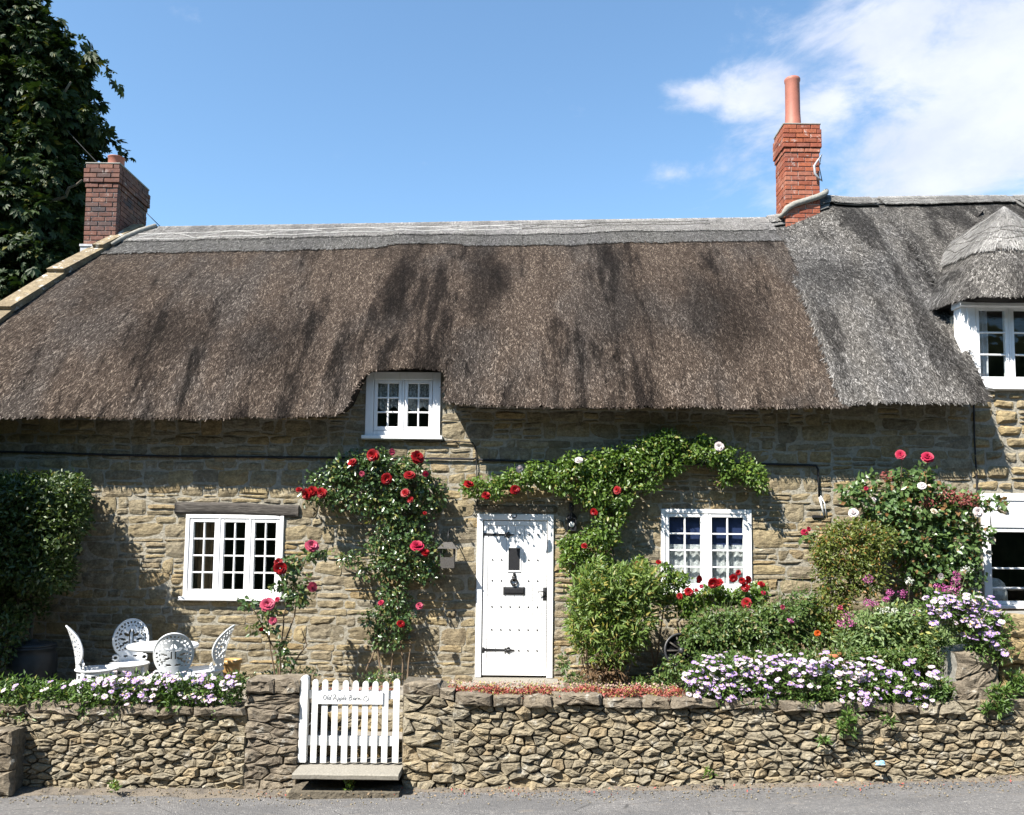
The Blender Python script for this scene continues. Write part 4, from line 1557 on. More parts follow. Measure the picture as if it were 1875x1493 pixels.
mb.tube([(c.x - .08, -.05, c.z), (c.x - .07, -.045, c.z - .02), (c.x - .03, -.03, c.z - .05), (c.x, -.022, c.z - .065)], .003, 5)
mb.build('handle', M_BLACK, door, True)
for zy in (389, 1219):
    c0, c1 = DP(402, zy), DP(640, zy)
    mb = MB()
    L = c1.x - c0.x
    mb.bbox(c0.x, c0.x + .03, -.022, -.004, c0.z - .032, c0.z + .032, .004)
    n = 10
    up, dn = [], []
    for i in range(n + 1):
        u = i / n
        hw = 0.018 * (1 - u) + 0.012 * u
        up.append((c0.x + .012 + L * .68 * u, -.0135, c0.z + hw))
        dn.append((c0.x + .012 + L * .68 * u, -.0135, c0.z - hw))
    vs = up + dn
    fs = [(i, i + n + 1, i + n + 2, i + 1) for i in range(n)]
    mb.add(vs, fs)
    e = c0.x + L * .72
    mb.tube([(e, -.014, c0.z), (e + .05, -.014, c0.z), (c1.x, -.014, c0.z)], [.014, .017, .001], 8)
    for s in (-1, 1):
        mb.tube([(e, -.014, c0.z), (e + .016, -.014, c0.z + s * .022), (e + .03, -.014, c0.z + s * .034), (e + .046, -.014, c0.z + s * .030), (e + .047, -.014, c0.z + s * .02)], [.008, .008, .008, .007, .005], 6)
        mb.tube([(e, -.014, c0.z), (e - .006, -.014, c0.z + s * .022), (e - .014, -.014, c0.z + s * .034)], [.008, .007, .004], 6)
    mb.build('strap_hinge', M_BLACK, door, True)
mb = MB()
mb.bbox(x0 - .02, x1 + .06, -.30, .02, z0 - .09, z0 - .003, .012)
mb.build('doorstep', M_CONCRETE, cot)
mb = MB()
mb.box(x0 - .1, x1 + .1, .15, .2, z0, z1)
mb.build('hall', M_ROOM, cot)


# ---------------------------------------------------------------- cables on the wall
def cable(parent, pts, r=0.009, Y=-0.03, name='cable', mat=None):
    mb = MB()
    mb.tube([P(a, b, Y) for a, b in pts], r, 6)
    return mb.build(name, mat or M_CABLE, parent, True)


cable(cot, [(-60, 826), (80, 829), (200, 833), (330, 836), (480, 837), (600, 838), (700, 839), (790, 840), (868, 841), (872, 838)], 0.013)
cable(cot, [(740, 806), (830, 808), (866, 811), (871, 820), (873, 860), (874, 925)], 0.007)
cable(cot, [(876, 842), (960, 845), (1100, 848), (1300, 850), (1400, 850), (1480, 852), (1494, 853), (1498, 860), (1500, 910)], 0.014)
cable(cot, [(1500, 908), (1504, 925), (1509, 945)], 0.012, mat=M_WHITE)
cable(cot, [(1502, 908), (1510, 922), (1513, 945)], 0.007, mat=M_WHITE)
cable(nei, [(1783, 742), (1784, 800), (1788, 870), (1790, 940), (1792, 1060)], 0.010)
mb = MB()
a, b = P(1488, 948, -.03), P(1508, 944, -.03)
mb.box(a.x, b.x, -.035, .0, a.z, b.z)
mb.build('vent', M_BLACK, cot)

# overhead wire from the left to the roof
wire = MB()
A, B = P(60, 170, 9.5), P(500, 640, 0.15)
B = Vector(roof1.pt(B.x, 0.27, 0.02))
pa, pb = P(160, 250, 1.6), B
wp = [A.lerp(B, k / 24) + Vector((0, 0, -0.10 * math.sin(math.pi * k / 24))) for k in range(25)]
wire.tube(wp, 0.007, 5)
wo_ = wire.build('overhead_wire', M_CABLE, None, True)
wo_['label'] = 'thin black overhead wire running past the left chimney down to the thatch'
wo_['category'] = 'wire'

# ---------------------------------------------------------------- small things on the front
c = P(1047, 960, -0.1)
t = thing('wall_lantern', 'small black wall lantern with a round white face right of the door', 'lantern', (c.x, 0, c.z))
mb = MB()
mb.box(c.x - .055, c.x + .055, -.10, -.02, c.z - .085, c.z - .07)
mb.box(c.x - .058, c.x + .058, -.11, -.015, c.z + .065, c.z + .08)
mb.lathe([(.07, 0), (.03, .05), (.012, .065), (.0, .07)], (c.x, -.06, c.z + .08), 4)
for sx in (-1, 1):
    for yy in (-.10, -.03):
        mb.box(c.x + sx * .05 - .006, c.x + sx * .05 + .006, yy - .006, yy + .006, c.z - .07, c.z + .065)
mb.box(c.x - .044, c.x + .044, -.085, -.03, c.z - .0695, c.z + .0645)
mb.build('lantern_case', M_BLACK, t)
mb = MB()
mb.tube([(c.x, -.06, c.z + .14), (c.x, -.06, c.z + .19), (c.x, -.03, c.z + .22), (c.x, .01, c.z + .22)], .009, 6)
mb.bbox(c.x - .03, c.x + .03, -.02, .0, c.z + .17, c.z + .27)
mb.build('bracket', M_BLACK, t, True)
mb = MB()
mb.lathe([(.0, .0), (.025, -.002), (.034, .003), (.036, .012)], n=16)
mb.v = [(c.x + p[0], -.098 + p[2], c.z - .005 + p[1]) for p in mb.v]
mb.build('lamp_glass', M_LAMPGLASS, t, True)

c = P(820, 1016, -0.22)
t = thing('hanging_lantern', 'grey house-shaped bird feeder lantern hanging left of the white door', 'bird feeder', (c.x, -.2, c.z))
mb = MB()
mb.box(c.x - .085, c.x + .085, -.30, -.14, c.z - .16, c.z - .03)
mb.build('basket', M_GREYSTONE, t)
for sx in (-1, 1):
    for yy in (-.29, -.15):
        mb = MB()
        mb.box(c.x + sx * .078 - .008, c.x + sx * .078 + .008, yy - .008, yy + .008, c.z - .03, c.z + .085)
        mb.build('post', M_GREYSTONE, t)
mb = MB()
mb.add([(c.x - .12, -.34, c.z + .075), (c.x + .12, -.34, c.z + .075), (c.x + .12, -.10, c.z + .075), (c.x - .12, -.10, c.z + .075), (c.x - .05, -.22, c.z + .155), (c.x + .05, -.22, c.z + .155)],
       [(0, 3, 2, 1), (0, 1, 5, 4), (2, 3, 4, 5), (1, 2, 5), (3, 0, 4)])
mb.build('lantern_roof', M_GREYSTONE, t)
mb = MB()
mb.tube([(c.x, -.22, c.z + .15), (c.x, -.22, c.z + .22), (c.x, -.2, c.z + .27), (c.x, -.1, c.z + .30), (c.x, .01, c.z + .26)], .007, 6)
mb.build('hook', M_BLACK, t, True)

# bent bracket on the orange chimney
c = P(1496, 305, 2.36)
t = thing('aerial_bracket', 'small pale bent metal bracket fixed to the right edge of the orange chimney', 'bracket', (c.x, 2.36, c.z))
mb = MB()
mb.tube([P(1505, 283, 2.37), P(1496, 296, 2.34), P(1491, 304, 2.34), P(1492, 318, 2.34), P(1498, 326, 2.34), P(1506, 332, 2.37)], [.008, .016, .02, .02, .016, .008], 6)
mb.build('plate', M_LEAD, t, True)
mb = MB()
mb.tube([P(1504, 284, 2.36), P(1500, 305, 2.36), P(1505, 330, 2.36)], .007, 5)
mb.tube([P(1493, 306, 2.35), P(1503, 300, 2.36)], .006, 5)
mb.build('arm', M_CABLE, t, True)


# ================================================================== garden walls
def clip_cell(poly, a, b, c):
    out = []
    for i in range(len(poly)):
        p, q = poly[i], poly[(i + 1) % len(poly)]
        dp, dq = a * p[0] + b * p[1] - c, a * q[0] + b * q[1] - c
        if dp <= 0:
            out.append(p)
        if dp * dq < 0:
            k = dp / (dp - dq)
            out.append((p[0] + (q[0] - p[0]) * k, p[1] + (q[1] - p[1]) * k))
    return out


def voronoi(Lx, Lz, n, aniso, r, relax=1):
    """cells of an elongated Voronoi diagram in [0,Lx]x[0,Lz]"""
    A = Lx / aniso
    pts = []
    while len(pts) < n:
        best, bd = None, -1
        for _ in range(2):
            c = (r.random() * A, r.random() * Lz)
            d = min([(c[0] - q[0]) ** 2 + (c[1] - q[1]) ** 2 for q in pts] or [9])
            if d > bd:
                best, bd = c, d
        pts.append(best)
    cells = []
    for it in range(relax + 1):
        P_ = np.array(pts)
        cells = []
        for i, p in enumerate(pts):
            d = ((P_ - P_[i]) ** 2).sum(1)
            poly = [(0, 0), (A, 0), (A, Lz), (0, Lz)]
            for j in np.argsort(d)[1:26]:
                q = P_[j]
                a, b = q[0] - p[0], q[1] - p[1]
                c = (q[0] ** 2 + q[1] ** 2 - p[0] ** 2 - p[1] ** 2) / 2
                poly = clip_cell(poly, a, b, c)
                if len(poly) < 3:
                    break
            cells.append(poly)
        if it < relax:
            pts = [((sum(x for x, y in c) / len(c)) * .6 + p[0] * .4, (sum(y for x, y in c) / len(c)) * .6 + p[1] * .4) if len(c) > 2 else p for c, p in zip(cells, pts)]
    return [[(x * aniso, y) for x, y in c] for c in cells if len(c) > 2]


def rubble_stone(poly, gap, h, r, Y, mp, mb):
    cx, cz = sum(p[0] for p in poly) / len(poly), sum(p[1] for p in poly) / len(poly)
    pts = []
    for i in range(len(poly)):
        p, q = poly[i], poly[(i + 1) % len(poly)]
        L = math.hypot(q[0] - p[0], q[1] - p[1])
        k = max(1, int(L / 0.055))
        for s in range(k):
            pts.append((p[0] + (q[0] - p[0]) * s / k, p[1] + (q[1] - p[1]) * s / k))
    # soften the corners
    for _ in range(0):
        pts = [((pts[i - 1][0] + pts[i][0] * 2 + pts[(i + 1) % len(pts)][0]) / 4, (pts[i - 1][1] + pts[i][1] * 2 + pts[(i + 1) % len(pts)][1]) / 4) for i in range(len(pts))]
    n = len(pts)
    size = max(0.02, math.sqrt(sum((p[0] - cx) ** 2 + (p[1] - cz) ** 2 for p in pts) / n))
    sh = max(0.55, 1 - gap / size)
    off = Vector((r.random() * 90, r.random() * 90, r.random() * 90))
    tx, tz = r.uniform(-.35, .35), r.uniform(-.45, .25)
    px_, pz_ = r.uniform(-.3, .3), r.uniform(-.1, .35)
    vs, fs = [], []
    rings = ((1.0, -0.75), (1.03, 0.30), (0.93, 0.80), (0.66, 0.97), (0.30, 1.0))
    for (s, d) in rings:
        for (x, z) in pts:
            dx, dz = (x - cx) * sh, (z - cz) * sh
            wob = 1 + 0.16 * mnoise.noise(Vector((dx * 19, dz * 19, s * .3)) + off) + 0.10 * mnoise.noise(Vector((dx * 48, dz * 48, s * .3)) + off)
            xx, zz = cx + dx * s * wob + px_ * (1 - s) * size * .6, cz + dz * s * wob + pz_ * (1 - s) * size * .4
            hh = h * d * (1 + tx * (xx - cx) / size + tz * (zz - cz) / size) + (0.026 * mnoise.noise(Vector((xx * 14, zz * 22, 3)) + off) + 0.016 * mnoise.noise(Vector((xx * 36, zz * 46, 9)) + off)) * (d > 0.1)
            X, Z = mp(xx, zz)
            vs.append((X, Y - hh, Z))
    for k in range(len(rings) - 1):
        for i in range(n):
            j = (i + 1) % n
            fs.append((k * n + i, k * n + j, (k + 1) * n + j, (k + 1) * n + i))
    X, Z = mp(cx + px_ * size * .6, cz + pz_ * size * .4)
    vs.append((X, Y - h * 1.02 * (1 + 0.1 * r.uniform(-1, 1)), Z))
    for i in range(n):
        fs.append(((len(rings) - 1) * n + i, (len(rings) - 1) * n + (i + 1) % n, len(vs) - 1))
    mb.add(vs, fs)


def rubble(parent, xa, xb, zb, zt, n, aniso, r, mat, Y, gap=(0.0, 0.010), h=(0.025, 0.10), individuals=300, name='stone', smooth=False):
    Lx = xb - xa
    Lz = sum(zt(xa + Lx * k / 8) - zb(xa + Lx * k / 8) for k in range(9)) / 9
    cells = voronoi(Lx, Lz, n, aniso, r)

    def mp(x, z):
        X = xa + x
        f = z / Lz
        return X, zb(X) + (zt(X) - zb(X)) * f
    out = []
    for c in cells:
        a = abs(sum(c[i][0] * c[(i + 1) % len(c)][1] - c[(i + 1) % len(c)][0] * c[i][1] for i in range(len(c)))) / 2
        mb = MB()
        rubble_stone(c, r.uniform(*gap), min(r.uniform(*h), math.sqrt(a) * .55), r, Y, mp, mb)
        out.append((-a, mb))
    out.sort(key=lambda q: q[0])
    rest = MB()
    for k, (a, mb) in enumerate(out):
        if k < individuals:
            mb.build(name, mat, parent, smooth)
        else:
            rest.add(mb.v, mb.f)
    if rest.v:
        rest.build('small_stones', mat, parent, smooth, kind='stuff')


def cap_row(parent, xa, xb, zb, zt, r, mat, Y, w=(0.28, 0.6), h=(0.05, 0.09)):
    x = xa
    while x < xb - 0.05:
        e = min(xb, x + r.uniform(*w))
        if xb - e < 0.15:
            e = xb
        m = (x + e) / 2
        a, b = zb(m) + r.uniform(-.01, .015), zt(m) + r.uniform(-.025, .02)
        j = lambda: r.uniform(-.012, .012)
        poly = [(x + j(), a + j()), (m + j(), a + j()), (e + j(), a + j()), (e + j() - .01, b + j() - .012), (m + j(), b + j() * 1.3), (x + j() + .01, b + j() - .012)]
        mb = MB()
        rubble_stone(poly, .004, r.uniform(*h), r, Y, lambda u, v: (u, v), mb)
        # top face running back over the wall
        for k in range(6):
            pass
        mb.build('cap_stone', mat, parent, False)
        mb = MB()
        mb.box(x + .008, e - .008, Y - .03, Y + .34, a + .02, b - .018)
        mb.build('cap_stone_back', mat, parent, False)
        x = e


def wall_core(name_parent, xa, xb, zb, zt, y0, y1, mat):
    mb = MB()
    n = max(2, int((xb - xa) / 0.06))
    m = 14
    for i in range(n + 1):
        x = xa + (xb - xa) * i / n
        for j in range(m + 1):
            z = zb(x) - 0.2 + (zt(x) - zb(x) + 0.2) * j / m
            mb.v.append((x, y0 + 0.018 * mnoise.noise((x * 9, z * 9, 1)), z))
        mb.v.append((x, y1, zt(x)))
        mb.v.append((x, y1, zb(x) - .2))
    k = m + 3
    for i in range(n):
        for j in range(m + 2):
            a = i * k + j
            mb.f.append((a, a + k, a + k + 1, a + 1))
            mb.m.append(0)
    mb.f += [tuple(range(k)), tuple(range(n * k, n * k + k))[::-1]]
    mb.m += [0, 0]
    return mb.build('wall_core', mat, name_parent)


rw = random.Random(3)
topL = lambda x: 0.80 + 0.02 * mnoise.noise((x * 1.3, 0, 0))
topPier = lambda x: 1.06 + 0.012 * mnoise.noise((x * 3, 1, 0))
botz = lambda x: zroad(x) - 0.01
GX0, GX1 = P(549, 1330, WY).x, P(736, 1330, WY).x
gwl = thing('garden_wall', 'low dry-stone garden wall left of the white gate, topped with daisies', 'stone wall', (-3.5, WY + .15, 0), group='garden walls along the road')
xp0 = P(447, 1330, WY).x
wall_core(gwl, -5.35, xp0, botz, topL, WY + 0.045, WY + 0.36, M_DARKMORTAR)
wall_core(gwl, xp0, GX0, botz, topPier, WY + 0.045, WY + 0.40, M_DARKMORTAR)
rubble(gwl, -5.35, xp0 + .02, botz, lambda x: topL(x) - .07, 225, 2.2, rw, M_ROUGH, WY + 0.03)
cap_row(gwl, -5.35, xp0, lambda x: topL(x) - .08, lambda x: topL(x) + .03, rw, M_CAPST, WY + 0.02)
rubble(gwl, xp0 + .01, GX0 - .01, botz, lambda x: topPier(x) - .13, 24, 2.6, rw, M_CAPST, WY + 0.035, h=(.03, .06))
cap_row(gwl, xp0, GX0, lambda x: topPier(x) - .13, lambda x: topPier(x) + .02, rw, M_CAPST, WY + 0.03, (.25, .4), h=(0.04, 0.06))

gwr = thing('garden_wall', 'long rubble garden wall right of the white gate, topped with red sedum and daisies', 'stone wall', (2.5, WY + .15, 0.1), group='garden walls along the road')
xq = P(832, 1330, WY).x
topR = lambda x: float(np.interp(x, [xq, 0.0, 1.5, 3.0, 3.9, 4.2, 6.5], [0.955, 0.945, 0.93, 0.92, 0.90, 0.92, 1.0])) + 0.02 * mnoise.noise((x * 1.5, 0, 0))
topQ = lambda x: float(np.interp(x, [GX1, GX1 + .3, xq], [1.06, 1.04, 0.97])) + 0.012 * mnoise.noise((x * 3, 1, 0))
wall_core(gwr, GX1, xq, botz, topQ, WY + 0.045, WY + 0.40, M_DARKMORTAR)
wall_core(gwr, xq, 5.6, botz, topR, WY + 0.045, WY + 0.38, M_DARKMORTAR)
rubble(gwr, xq - .02, 5.6, botz, lambda x: topR(x) - .085, 470, 2.15, rw, M_ROUGH, WY + 0.03, individuals=280)
cap_row(gwr, xq, 3.9, lambda x: topR(x) - .09, lambda x: topR(x) + .03, rw, M_CAPST, WY + 0.015)
rubble(gwr, 3.9, 5.6, lambda x: topR(x) - .10, lambda x: topR(x) + .02, 10, 2.5, rw, M_ROUGH, WY + 0.02, name='cap_stone')
rubble(gwr, GX1 + .01, xq + .02, botz, lambda x: topQ(x) - .1, 24, 2.5, rw, M_ROUGH, WY + 0.03, h=(.03, .08))
cap_row(gwr, GX1, xq, lambda x: topQ(x) - .11, lambda x: topQ(x) + .02, rw, M_CAPST, WY + 0.03, (.25, .4), h=(0.04, 0.06))

wall_core(gwr, 5.6, 8.9, botz, topR, WY + 0.045, WY + 0.38, M_DARKMORTAR)
rubble(gwr, 5.6, 8.9, botz, topR, 230, 2.1, rw, M_ROUGH, WY + 0.03, individuals=0)

# higher wall of the adjoining garden
uy = -1.95
uw = thing('garden_wall', 'taller pale boulder wall below the window at the right edge', 'stone wall', (5.6, uy, 0.9), group='garden walls along the road')
ux0, ux1 = P(1752, 1250, uy).x, 8.9
uzb = lambda x: topR(min(x, 6.0)) - 0.05
uzt = lambda x: float(np.interp(x, [ux0, ux0 + .35, P(1835, 1200, uy).x, 7], [P(1760, 1196, uy).z, P(1780, 1186, uy).z, P(1845, 1126, uy).z, P(1870, 1118, uy).z]))
wall_core(uw, ux0, ux1, uzb, uzt, uy + .03, uy + .4, M_FILLET)
rubble(uw, ux0, ux0 + .42, uzb, uzt, 2, 1.0, rw, M_CAPST, uy + .02, h=(.05, .09))
rubble(uw, ux0 + .43, ux1, uzb, uzt, 52, 1.6, rw, M_STONE2, uy + .02)

# stub of a gate pillar at the left edge
sp = thing('stone_pillar', 'shadowed end of a sandstone pillar at the far left edge of the road', 'pillar', (-5.75, -2.35, 0))
spx = P(22, 1380, -2.35).x
mb = MB()
mb.box(spx - .6, spx - .03, -2.3, -1.9, -.05, 0.60)
mb.build('pillar_core', M_DARKMORTAR, sp)
rubble(sp, spx - .6, spx, lambda x: 0.0, lambda x: 0.62, 9, 2.0, rw, M_CAPST, -2.3, h=(0.04, 0.07))

# ================================================================== gate and steps
ga, gb = P(555, 1330, -2.02), P(731, 1330, -2.02)


def GP(zx, zy, Y=-2.02):
    return P(500 + zx / 5.208, 1200 + zy / 5.208, Y)


gate = thing('garden_gate', 'white picket garden gate with a hand-lettered name board', 'gate', ((ga.x + gb.x) / 2, -2.02, 0.25))


def picket(x, z0, z1, w_, y0, y1, name):
    mb = MB()
    pr = [(-w_ / 2, z0), (w_ / 2, z0), (w_ / 2, z1 - w_ * .5)] + [(w_ / 2 * math.cos(a), z1 - w_ * .5 + w_ * .5 * math.sin(a)) for a in [math.pi * k / 6 for k in range(1, 6)]] + [(-w_ / 2, z1 - w_ * .5)]
    n = len(pr)
    vs = [(x + a, y0, b) for a, b in pr] + [(x + a, y1, b) for a, b in pr]
    fs = [tuple(range(n)), tuple(range(n, 2 * n))[::-1]] + [(i, i + n, (i + 1) % n + n, (i + 1) % n) for i in range(n)]
    mb.add(vs, fs)
    return mb.build(name, M_GATE, gate)


pt, pb_ = GP(320, 190), GP(300, 1010)
picket(pt.x - .01, pb_.z, pt.z, 0.075, -2.07, -1.99, 'post')
tops = [(410, 225), (507, 230), (603, 232), (700, 236), (795, 240), (890, 243), (988, 246), (1085, 248), (1187, 222)]
for k, (zx, zy) in enumerate(tops):
    a = GP(zx - 12, 600)
    z1 = GP(zx, zy).z
    z0 = GP(zx, 1018).z + rng.uniform(-.004, .004)
    picket(a.x + rng.uniform(-.003, .003), z0, z1, 0.058 if k < 8 else 0.062, -2.05, -2.03, 'picket')
for (za, zb) in ((415, 338), (862, 770)):
    mb = MB()
    a = GP(700, za).z
    b = GP(700, zb).z
    mb.bbox(ga.x + .05, gb.x - .005, -2.028, -1.995, a, b, .003)
    mb.build('rail', M_GATE, gate)
mb = MB()
mb.tube([GP(345, 660, -2.0), GP(370, 640, -2.03), GP(385, 600, -2.04), GP(370, 550, -2.03)], .008, 6)
mb.build('latch', M_GATE, gate, True)
sa, sb = GP(428, 465, -2.06), GP(1052, 352, -2.06)
mb = MB()
mb.bbox(sa.x, sb.x, -2.066, -2.051, sa.z, sb.z, .003)
board = mb.build('name_board', M_WHITE, gate)
# hand lettering: strokes in a box of height 1 (x to the right, y up)
GL = {
    'O': (0.72, [[(.42, 1.0), (.2, .9), (.06, .6), (.08, .25), (.25, .02), (.45, .05), (.6, .35), (.6, .7), (.42, 1.0), (.34, .96)]]),
    'l': (0.24, [[(.16, 1.0), (.10, .5), (.08, .08), (.16, .0)]]),
    'd': (0.52, [[(.40, .42), (.22, .52), (.06, .3), (.12, .04), (.3, .06), (.42, .3)], [(.50, 1.05), (.44, .5), (.40, .1), (.48, .0)]]),
    'A': (0.82, [[(.0, -.1), (.2, .4), (.42, 1.0), (.55, .5), (.66, .0)], [(-.12, .95), (.1, 1.08), (.42, 1.0)], [(.14, .38), (.6, .38)]]),
    'p': (0.50, [[(.10, .5), (.08, .1), (.02, -.4)], [(.10, .42), (.28, .52), (.42, .34), (.32, .06), (.10, .06)]]),
    'e': (0.46, [[(.08, .26), (.36, .3), (.32, .5), (.16, .5), (.06, .24), (.16, .02), (.40, .1)]]),
    'B': (0.72, [[(.16, 1.0), (.12, .5), (.06, .0)], [(.0, .9), (.3, 1.05), (.52, .88), (.42, .62), (.16, .54), (.46, .48), (.56, .22), (.36, .0), (.06, .02)]]),
    'a': (0.52, [[(.40, .44), (.22, .52), (.06, .3), (.12, .04), (.3, .06), (.40, .3)], [(.42, .5), (.40, .12), (.48, .0)]]),
    'r': (0.40, [[(.10, .5), (.08, .0)], [(.09, .3), (.2, .48), (.36, .48)]]),
    'n': (0.54, [[(.10, .5), (.08, .0)], [(.09, .32), (.24, .5), (.38, .42), (.38, .1), (.48, .0)]]),
}
mb = MB()
hh = (sb.z - sa.z) * 0.40
xx = sa.x + 0.045
zz = sa.z + (sb.z - sa.z) * 0.36
wsc = hh * 1.12
for ch in 'Old Apple Barn':
    if ch == ' ':
        xx += 0.34 * wsc
        continue
    adv, strokes = GL[ch]
    for s in strokes:
        mb.tube([(xx + (a + 0.14 * b) * wsc, -2.0675, zz + b * hh) for a, b in s], .0036, 5)
    xx += adv * wsc
mb.tube([(xx + q * wsc, -2.0675, zz + (.08 + .04 * math.sin(q * 9)) * hh) for q in (0, .15, .3, .45, .55)], .003, 5)
mb.build('lettering', M_LETTER, board, True)
mb = MB()
ac = (xx + 1.02 * wsc, zz + .32 * hh)
mb.tube([(ac[0] + hh * (.50 * math.cos(a)) * (1 + .06 * math.cos(3 * a)), -2.0675, ac[1] + hh * (.46 * math.sin(a) - (.16 if abs(a - math.pi / 2) < .25 else 0))) for a in [2 * math.pi * k / 24 for k in range(25)]], .0036, 5)
mb.tube([(ac[0], -2.0675, ac[1] + .32 * hh), (ac[0] + .08 * hh, -2.0675, ac[1] + .55 * hh)], .0034, 5)
mb.tube([(ac[0] + .02 * hh, -2.0675, ac[1] + .45 * hh), (ac[0] + .22 * hh, -2.0675, ac[1] + .55 * hh)], .0034, 5)
mb.build('painted_apple', M_LETTER, board, True)

# street step below the gate
fl, fr = P(532, 1424, -2.40), P(728, 1429, -2.40)
st = MB()
n = 18
zt_ = P(630, 1419, -2.38).z
for i in range(n + 1):
    x = fl.x + (fr.x - fl.x) * i / n
    e = 0.012 * mnoise.noise((x * 5, 0, 2))
    for (y, z) in ((-1.75, zt_ + .004), (-2.34 + e, zt_), (-2.36 + e, zt_ - .012), (-2.355 + e, zt_ - .048), (-2.33, zt_ - .06), (-1.75, zt_ - .06)):
        st.v.append((x, y, z + .004 * mnoise.noise((x * 9, y * 9, 0))))
for i in range(n):
    for k in range(5):
        a = i * 6 + k
        st.f.append((a, a + 1, a + 7, a + 6))
        st.m.append(0)
st.f += [(0, 1, 2, 3, 4, 5), tuple(range(n * 6, n * 6 + 6))[::-1]]
st.m += [0, 0]
sto = st.build('stone_step', M_CONCRETE)
sto['label'] = 'flat concrete step slab below the white picket gate at the roadside'
sto['category'] = 'step'
# rubble under the slab and the inner steps
inner = thing('garden_steps', 'rough stone steps rising behind the picket gate', 'steps', ((GX0 + GX1) / 2, -1.4, 0.2))
for k, (yf, z0, z1) in enumerate(((-1.72, 0.05, 0.42), (-1.30, 0.3, 0.60), (-1.02, 0.45, 0.735))):
    mb = MB()
    mb.box(GX0 - .05, GX1 + .05, yf + .03, yf + .60, z0, z1 - .012)
    mb.build('tread', M_PATIO, inner)
    rubble(inner, GX0 - .03, GX1 + .03, lambda x: z0, lambda x: z1, 12, 2.2, rw, M_STONE2, yf + .03, h=(.02, .04))
for xa, xb in ((GX0 - .25, GX0 - .0), (GX1 + .0, GX1 + .25)):
    mb = MB()
    mb.box(xa, xb, -1.69, -.98, 0, 0.74)
    mb.build('side_wall', M_DARKMORTAR, inner)
mb = MB()
mb.box(GX0 - .02, GX1 + .02, -2.33, -1.69, -.06, 0.075)
mb.build('footing', M_DARKMORTAR, inner)
rubble(inner, GX0 - .08, GX1 + .02, lambda x: -.02, lambda x: 0.075, 9, 2.4, rw, M_ROUGH, -2.24, h=(.03, .06))


# ================================================================== garden furniture
def pierced(nx, nz, shape, holes):
    """flat lattice cells kept where shape() is true and holes() is false, in [-1,1]x[0,1]"""
    vs, fs = [], []
    idx = {}

    def vid(i, j):
        if (i, j) not in idx:
            idx[(i, j)] = len(vs)
            vs.append((-1 + 2 * i / nx, j / nz))
        return idx[(i, j)]
    for i in range(nx):
        for j in range(nz):
            u, v = -1 + 2 * (i + .5) / nx, (j + .5) / nz
            if shape(u, v) and not holes(u, v):
                fs.append((vid(i, j), vid(i + 1, j), vid(i + 1, j + 1), vid(i, j + 1)))
    return vs, fs


def solid_plate(mb, vs3, fs, nrm, th):
    n = len(vs3)
    v2 = [Vector(p) for p in vs3] + [Vector(p) + Vector(q) * th for p, q in zip(vs3, nrm)]
    cnt = {}
    for f in fs:
        for a, b in zip(f, f[1:] + f[:1]):
            cnt[(a, b)] = cnt.get((a, b), 0) + 1
    allf = list(fs) + [tuple(i + n for i in f)[::-1] for f in fs]
    for (a, b) in cnt:
        if (b, a) not in cnt:
            allf.append((b, a, a + n, b + n))
    mb.add(v2, allf)


BW, BH = 0.19, 0.50          # half width and height of a chair back


def back_shape(u, v):
    # oval that narrows to a waist
    z = v * BH
    if z < 0.10:
        return abs(u) * BW < 0.15 - 0.4 * z
    return ((u) ** 2 + ((z - 0.275) / 0.225) ** 2 < 1) or abs(u) * BW < 0.11 and z < .2


def back_holes(u, v):
    z = v * BH - 0.275
    x = u * BW
    rr = math.hypot(u, z / 0.225)
    an = math.atan2(z / .225, u)
    if z > -0.13:
        if 0.79 < rr < 0.90 and (an * 14 / math.pi) % 1.0 < 0.5:
            return True
        if 0.66 < rr < 0.73 and ((an + .1) * 10 / math.pi) % 1.0 < 0.5:
            return True
    ax = abs(x)
    for (cx, cz, a, b, ro) in ((.055, .05, .034, .016, .7), (.09, .0, .034, .013, .3), (.06, -.045, .035, .014, -.3), (.02, .075, .011, .035, .25), (.02, -.0, .009, .05, 0), (.10, -.075, .026, .011, -.2), (.045, -.11, .03, .013, .2), (.05, -.195, .022, .012, 0), (.11, .06, .018, .01, 1.0)):
        dx, dz = ax - cx, z - cz
        p, q = dx * math.cos(ro) + dz * math.sin(ro), -dx * math.sin(ro) + dz * math.cos(ro)
        if (p / a) ** 2 + (q / b) ** 2 < 1:
            return True
    return False


